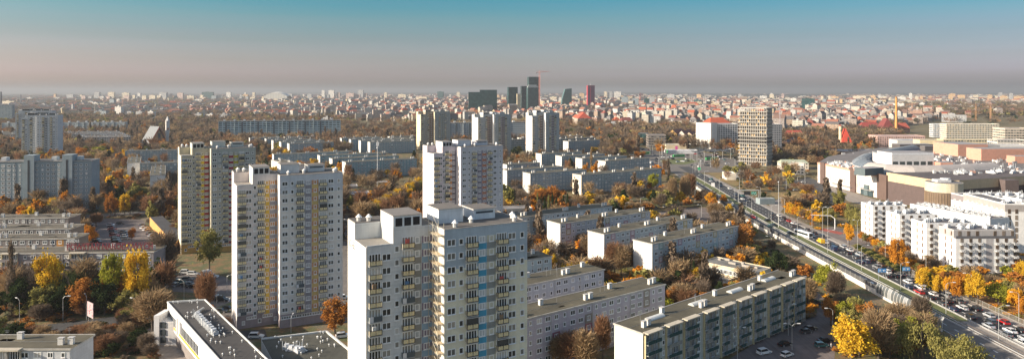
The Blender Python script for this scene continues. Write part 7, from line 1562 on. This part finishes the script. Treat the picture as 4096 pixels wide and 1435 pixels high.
# ------------------------------------------------------------------ labels
for x, y, t_ in ((300, 1010, 'by the red rooftop lettering'), (150, 930, 'among the left slab rows'), (450, 930, 'around the big car park'), (120, 700, 'by the grey-green long block'), (150, 1400, 'near the bottom left corner slab'), (500, 1330, 'beside the white picture billboard'), (650, 1400, 'below the school stair wing'), (640, 1180, 'left of the diagonal school roof'), (640, 1000, 'between lettered slab and beige tower'),
                 (800, 1130, 'in front of the beige tower'), (900, 1190, 'between beige tower and school roof'), (560, 780, 'in the dark wood left of the beige tower'), (420, 690, 'behind the grey-green long block'), (130, 620, 'at the foot of the twin left towers'), (350, 580, 'below the hazy long block'), (620, 570, 'around the slanting-roofed church'), (700, 640, 'above the beige tower'), (1000, 600, 'above the roofs of the pale tower'), (1200, 560, 'below the long teal block'), (1500, 590, 'behind the turquoise-grey slabs'),
                 (1400, 720, 'by the phone mast shops'), (1500, 900, 'on the road bend left of block 62-63'), (1350, 1100, 'in the gap between pale tower and block 62-63'), (1640, 660, 'left of the pinkish tower'), (1850, 600, 'between the distant three towers'), (2080, 740, 'right of the pinkish tower'), (2200, 800, 'near the dark poplar row'), (2200, 640, 'among the echelon slabs'), (2480, 780, 'in front of the near echelon slab'), (2680, 800, 'in the park left of the noise wall'),
                 (2250, 960, 'between first and second gables'), (2450, 1000, 'between the two right gables'), (2330, 1100, 'around the golden willow'), (2150, 1150, 'right of block 62-63'), (2350, 1400, 'in front of the rosy slab'), (2600, 1200, 'behind the rosy slab end'), (2780, 1130, 'near the kindergarten'), (2900, 980, 'behind the kindergarten'), (3000, 930, 'below the curved noise wall'), (3150, 1100, 'right of the kindergarten'), (3250, 1250, 'at the far end of the balcony slab'), (3000, 1400, 'beside the lower street'), (3400, 1250, 'on the embankment under the noise wall'), (3550, 1380, 'under the glazed barrier'), (3350, 1400, 'beside the largest golden tree'),
                 (2600, 620, 'left of the roundabout'), (2900, 640, 'right of the roundabout'), (2700, 560, 'behind the beige hall'), (2500, 560, 'around the dark office cubes'), (2400, 600, 'behind the poplar'), (3020, 700, 'around the tilted billboard'), (3150, 700, 'between the unfinished tower and the mall'), (3180, 820, 'in the dry meadow by the mall road'), (3300, 650, 'left of the mall white wall'), (3200, 580, 'around the white twin-gabled house'), (3400, 560, 'around the red-roofed church'), (3600, 540, 'behind the mall glass roof'), (3450, 900, 'before the farthest apartment wing'), (3600, 1000, 'before the second apartment wing'), (3750, 1120, 'before the nearest apartment wing'), (4050, 1200, 'at the right edge on the slope'),
                 (300, 470, 'in the hazy left suburbs'), (800, 470, 'above the church and the teal block'), (1200, 470, 'above the teal block'), (1500, 480, 'left of the yellowish distant tower'), (1700, 470, 'above the yellowish distant tower'), (2000, 440, 'below the dark glass towers'), (2250, 460, 'below the sail-shaped tower'), (2400, 480, 'around the wide red hall roof'), (2600, 500, 'above the dark office cubes'), (2800, 460, 'behind the red hipped roof'), (3000, 500, 'behind the unfinished tower'), (3150, 530, 'around the red villa roof'), (3300, 480, 'above the red-roofed church'), (3550, 500, 'around the brick chimney'), (3700, 450, 'right of the brick chimney'), (3900, 480, 'around the long white university block'),
                 (60, 400, 'above the left edge towers'), (300, 390, 'left of the pale tower pair haze'), (480, 395, 'above the hazy long block'), (620, 390, 'above the slanting-roofed church'), (850, 390, 'left of the stadium'), (1150, 385, 'right of the stadium'), (1350, 385, 'above the long teal block far right'), (1600, 385, 'left of the sloping dark glass block'), (2200, 390, 'between glass tower and sail-shaped tower'), (2450, 385, 'just right of the crimson tower'), (2580, 395, 'around the thin red crane'), (2700, 395, 'before the six slim chimneys'), (2900, 390, 'above the unfinished tower'), (3150, 390, 'beside the raised-jib crane'), (3300, 390, 'above the old town red roofs'), (3450, 385, 'left of the brick chimney top'), (3680, 385, 'right of the brick chimney top'), (3850, 385, 'above the pair of orange cranes, left'), (4000, 385, 'above the pair of orange cranes, right')):
    anchor(x, y, t_)
write_labels()

# ------------------------------------------------------------------ air, sky, sun, camera
hz = MB().box(-30500, -2200, -1.5, 30500, 30500, 170).mesh('haze', ['plain']); hz.materials.clear()
m = bpy.data.materials.new('haze'); m.use_nodes = True; t = m.node_tree; t.nodes.clear(); o_ = t.nodes.new('ShaderNodeOutputMaterial'); v = t.nodes.new('ShaderNodeVolumePrincipled')
v.inputs['Color'].default_value = HAZE_C + (1,); v.inputs['Density'].default_value = HAZE_D; v.inputs['Anisotropy'].default_value = .15; t.links.new(v.outputs[0], o_.inputs['Volume']); hz.materials.append(m)
o = link('haze', hz); o['kind'] = 'stuff'; tag(o, 'thin bluish autumn haze lying over the whole city', 'haze')
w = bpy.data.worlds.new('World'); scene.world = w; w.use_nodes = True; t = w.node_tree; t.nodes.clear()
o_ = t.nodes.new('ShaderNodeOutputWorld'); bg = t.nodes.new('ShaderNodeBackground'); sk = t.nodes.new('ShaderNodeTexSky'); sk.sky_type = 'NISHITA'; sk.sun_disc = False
EL, AZ = R(21), SUN_AZ     # AZ: compass angle of the sun from +Y, clockwise
sk.sun_elevation = EL; sk.sun_rotation = AZ; sk.altitude = 80; sk.air_density = 1.2; sk.dust_density = 1.4; sk.ozone_density = 2.5
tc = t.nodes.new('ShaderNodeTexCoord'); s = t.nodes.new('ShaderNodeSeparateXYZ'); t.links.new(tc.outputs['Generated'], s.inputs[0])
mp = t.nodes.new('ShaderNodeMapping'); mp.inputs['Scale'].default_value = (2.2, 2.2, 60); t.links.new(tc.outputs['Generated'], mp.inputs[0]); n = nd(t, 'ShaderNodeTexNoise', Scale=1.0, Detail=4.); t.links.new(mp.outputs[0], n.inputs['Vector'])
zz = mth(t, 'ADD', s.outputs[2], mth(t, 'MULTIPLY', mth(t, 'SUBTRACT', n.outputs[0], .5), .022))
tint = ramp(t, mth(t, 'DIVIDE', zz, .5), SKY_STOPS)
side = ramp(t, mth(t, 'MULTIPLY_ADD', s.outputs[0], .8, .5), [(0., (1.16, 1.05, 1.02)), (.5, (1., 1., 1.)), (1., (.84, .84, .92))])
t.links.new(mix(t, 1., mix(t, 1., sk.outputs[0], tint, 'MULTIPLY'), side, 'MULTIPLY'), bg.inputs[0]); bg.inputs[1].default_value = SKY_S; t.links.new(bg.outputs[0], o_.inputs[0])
L_ = bpy.data.lights.new('sun', 'SUN'); L_.energy = SUN_E; L_.angle = R(.55); L_.color = (1, .88, .72); so = bpy.data.objects.new('sun', L_); COL.objects.link(so)
from mathutils import Vector
d = Vector((sin(AZ) * cos(EL), cos(AZ) * cos(EL), sin(EL))); so.rotation_euler = d.to_track_quat('Z', 'Y').to_euler(); so.location = (0, 0, 300)
cam = bpy.data.cameras.new('camera'); co = bpy.data.objects.new('camera', cam); COL.objects.link(co); scene.camera = co
co.location = (0, 0, H); co.rotation_euler = (R(90), 0, 0); cam.sensor_width = 36; cam.lens = 36 * F / 4096; cam.shift_y = -(717.5 - HY) / 4096; cam.clip_end = 60000; cam.clip_start = 1
scene.render.resolution_x, scene.render.resolution_y = 1024, 358
scene.view_settings.view_transform = 'Standard'; scene.view_settings.look = 'None'; scene.view_settings.exposure = EXPO; scene.view_settings.gamma = 1
cy_ = scene.cycles; cy_.use_denoising = True; cy_.max_bounces = 5; cy_.diffuse_bounces = 3; cy_.glossy_bounces = 2; cy_.transmission_bounces = 2; cy_.volume_bounces = 0; cy_.transparent_max_bounces = 4; cy_.caustics_reflective = False; cy_.caustics_refractive = False
cy_.sample_clamp_indirect = 4
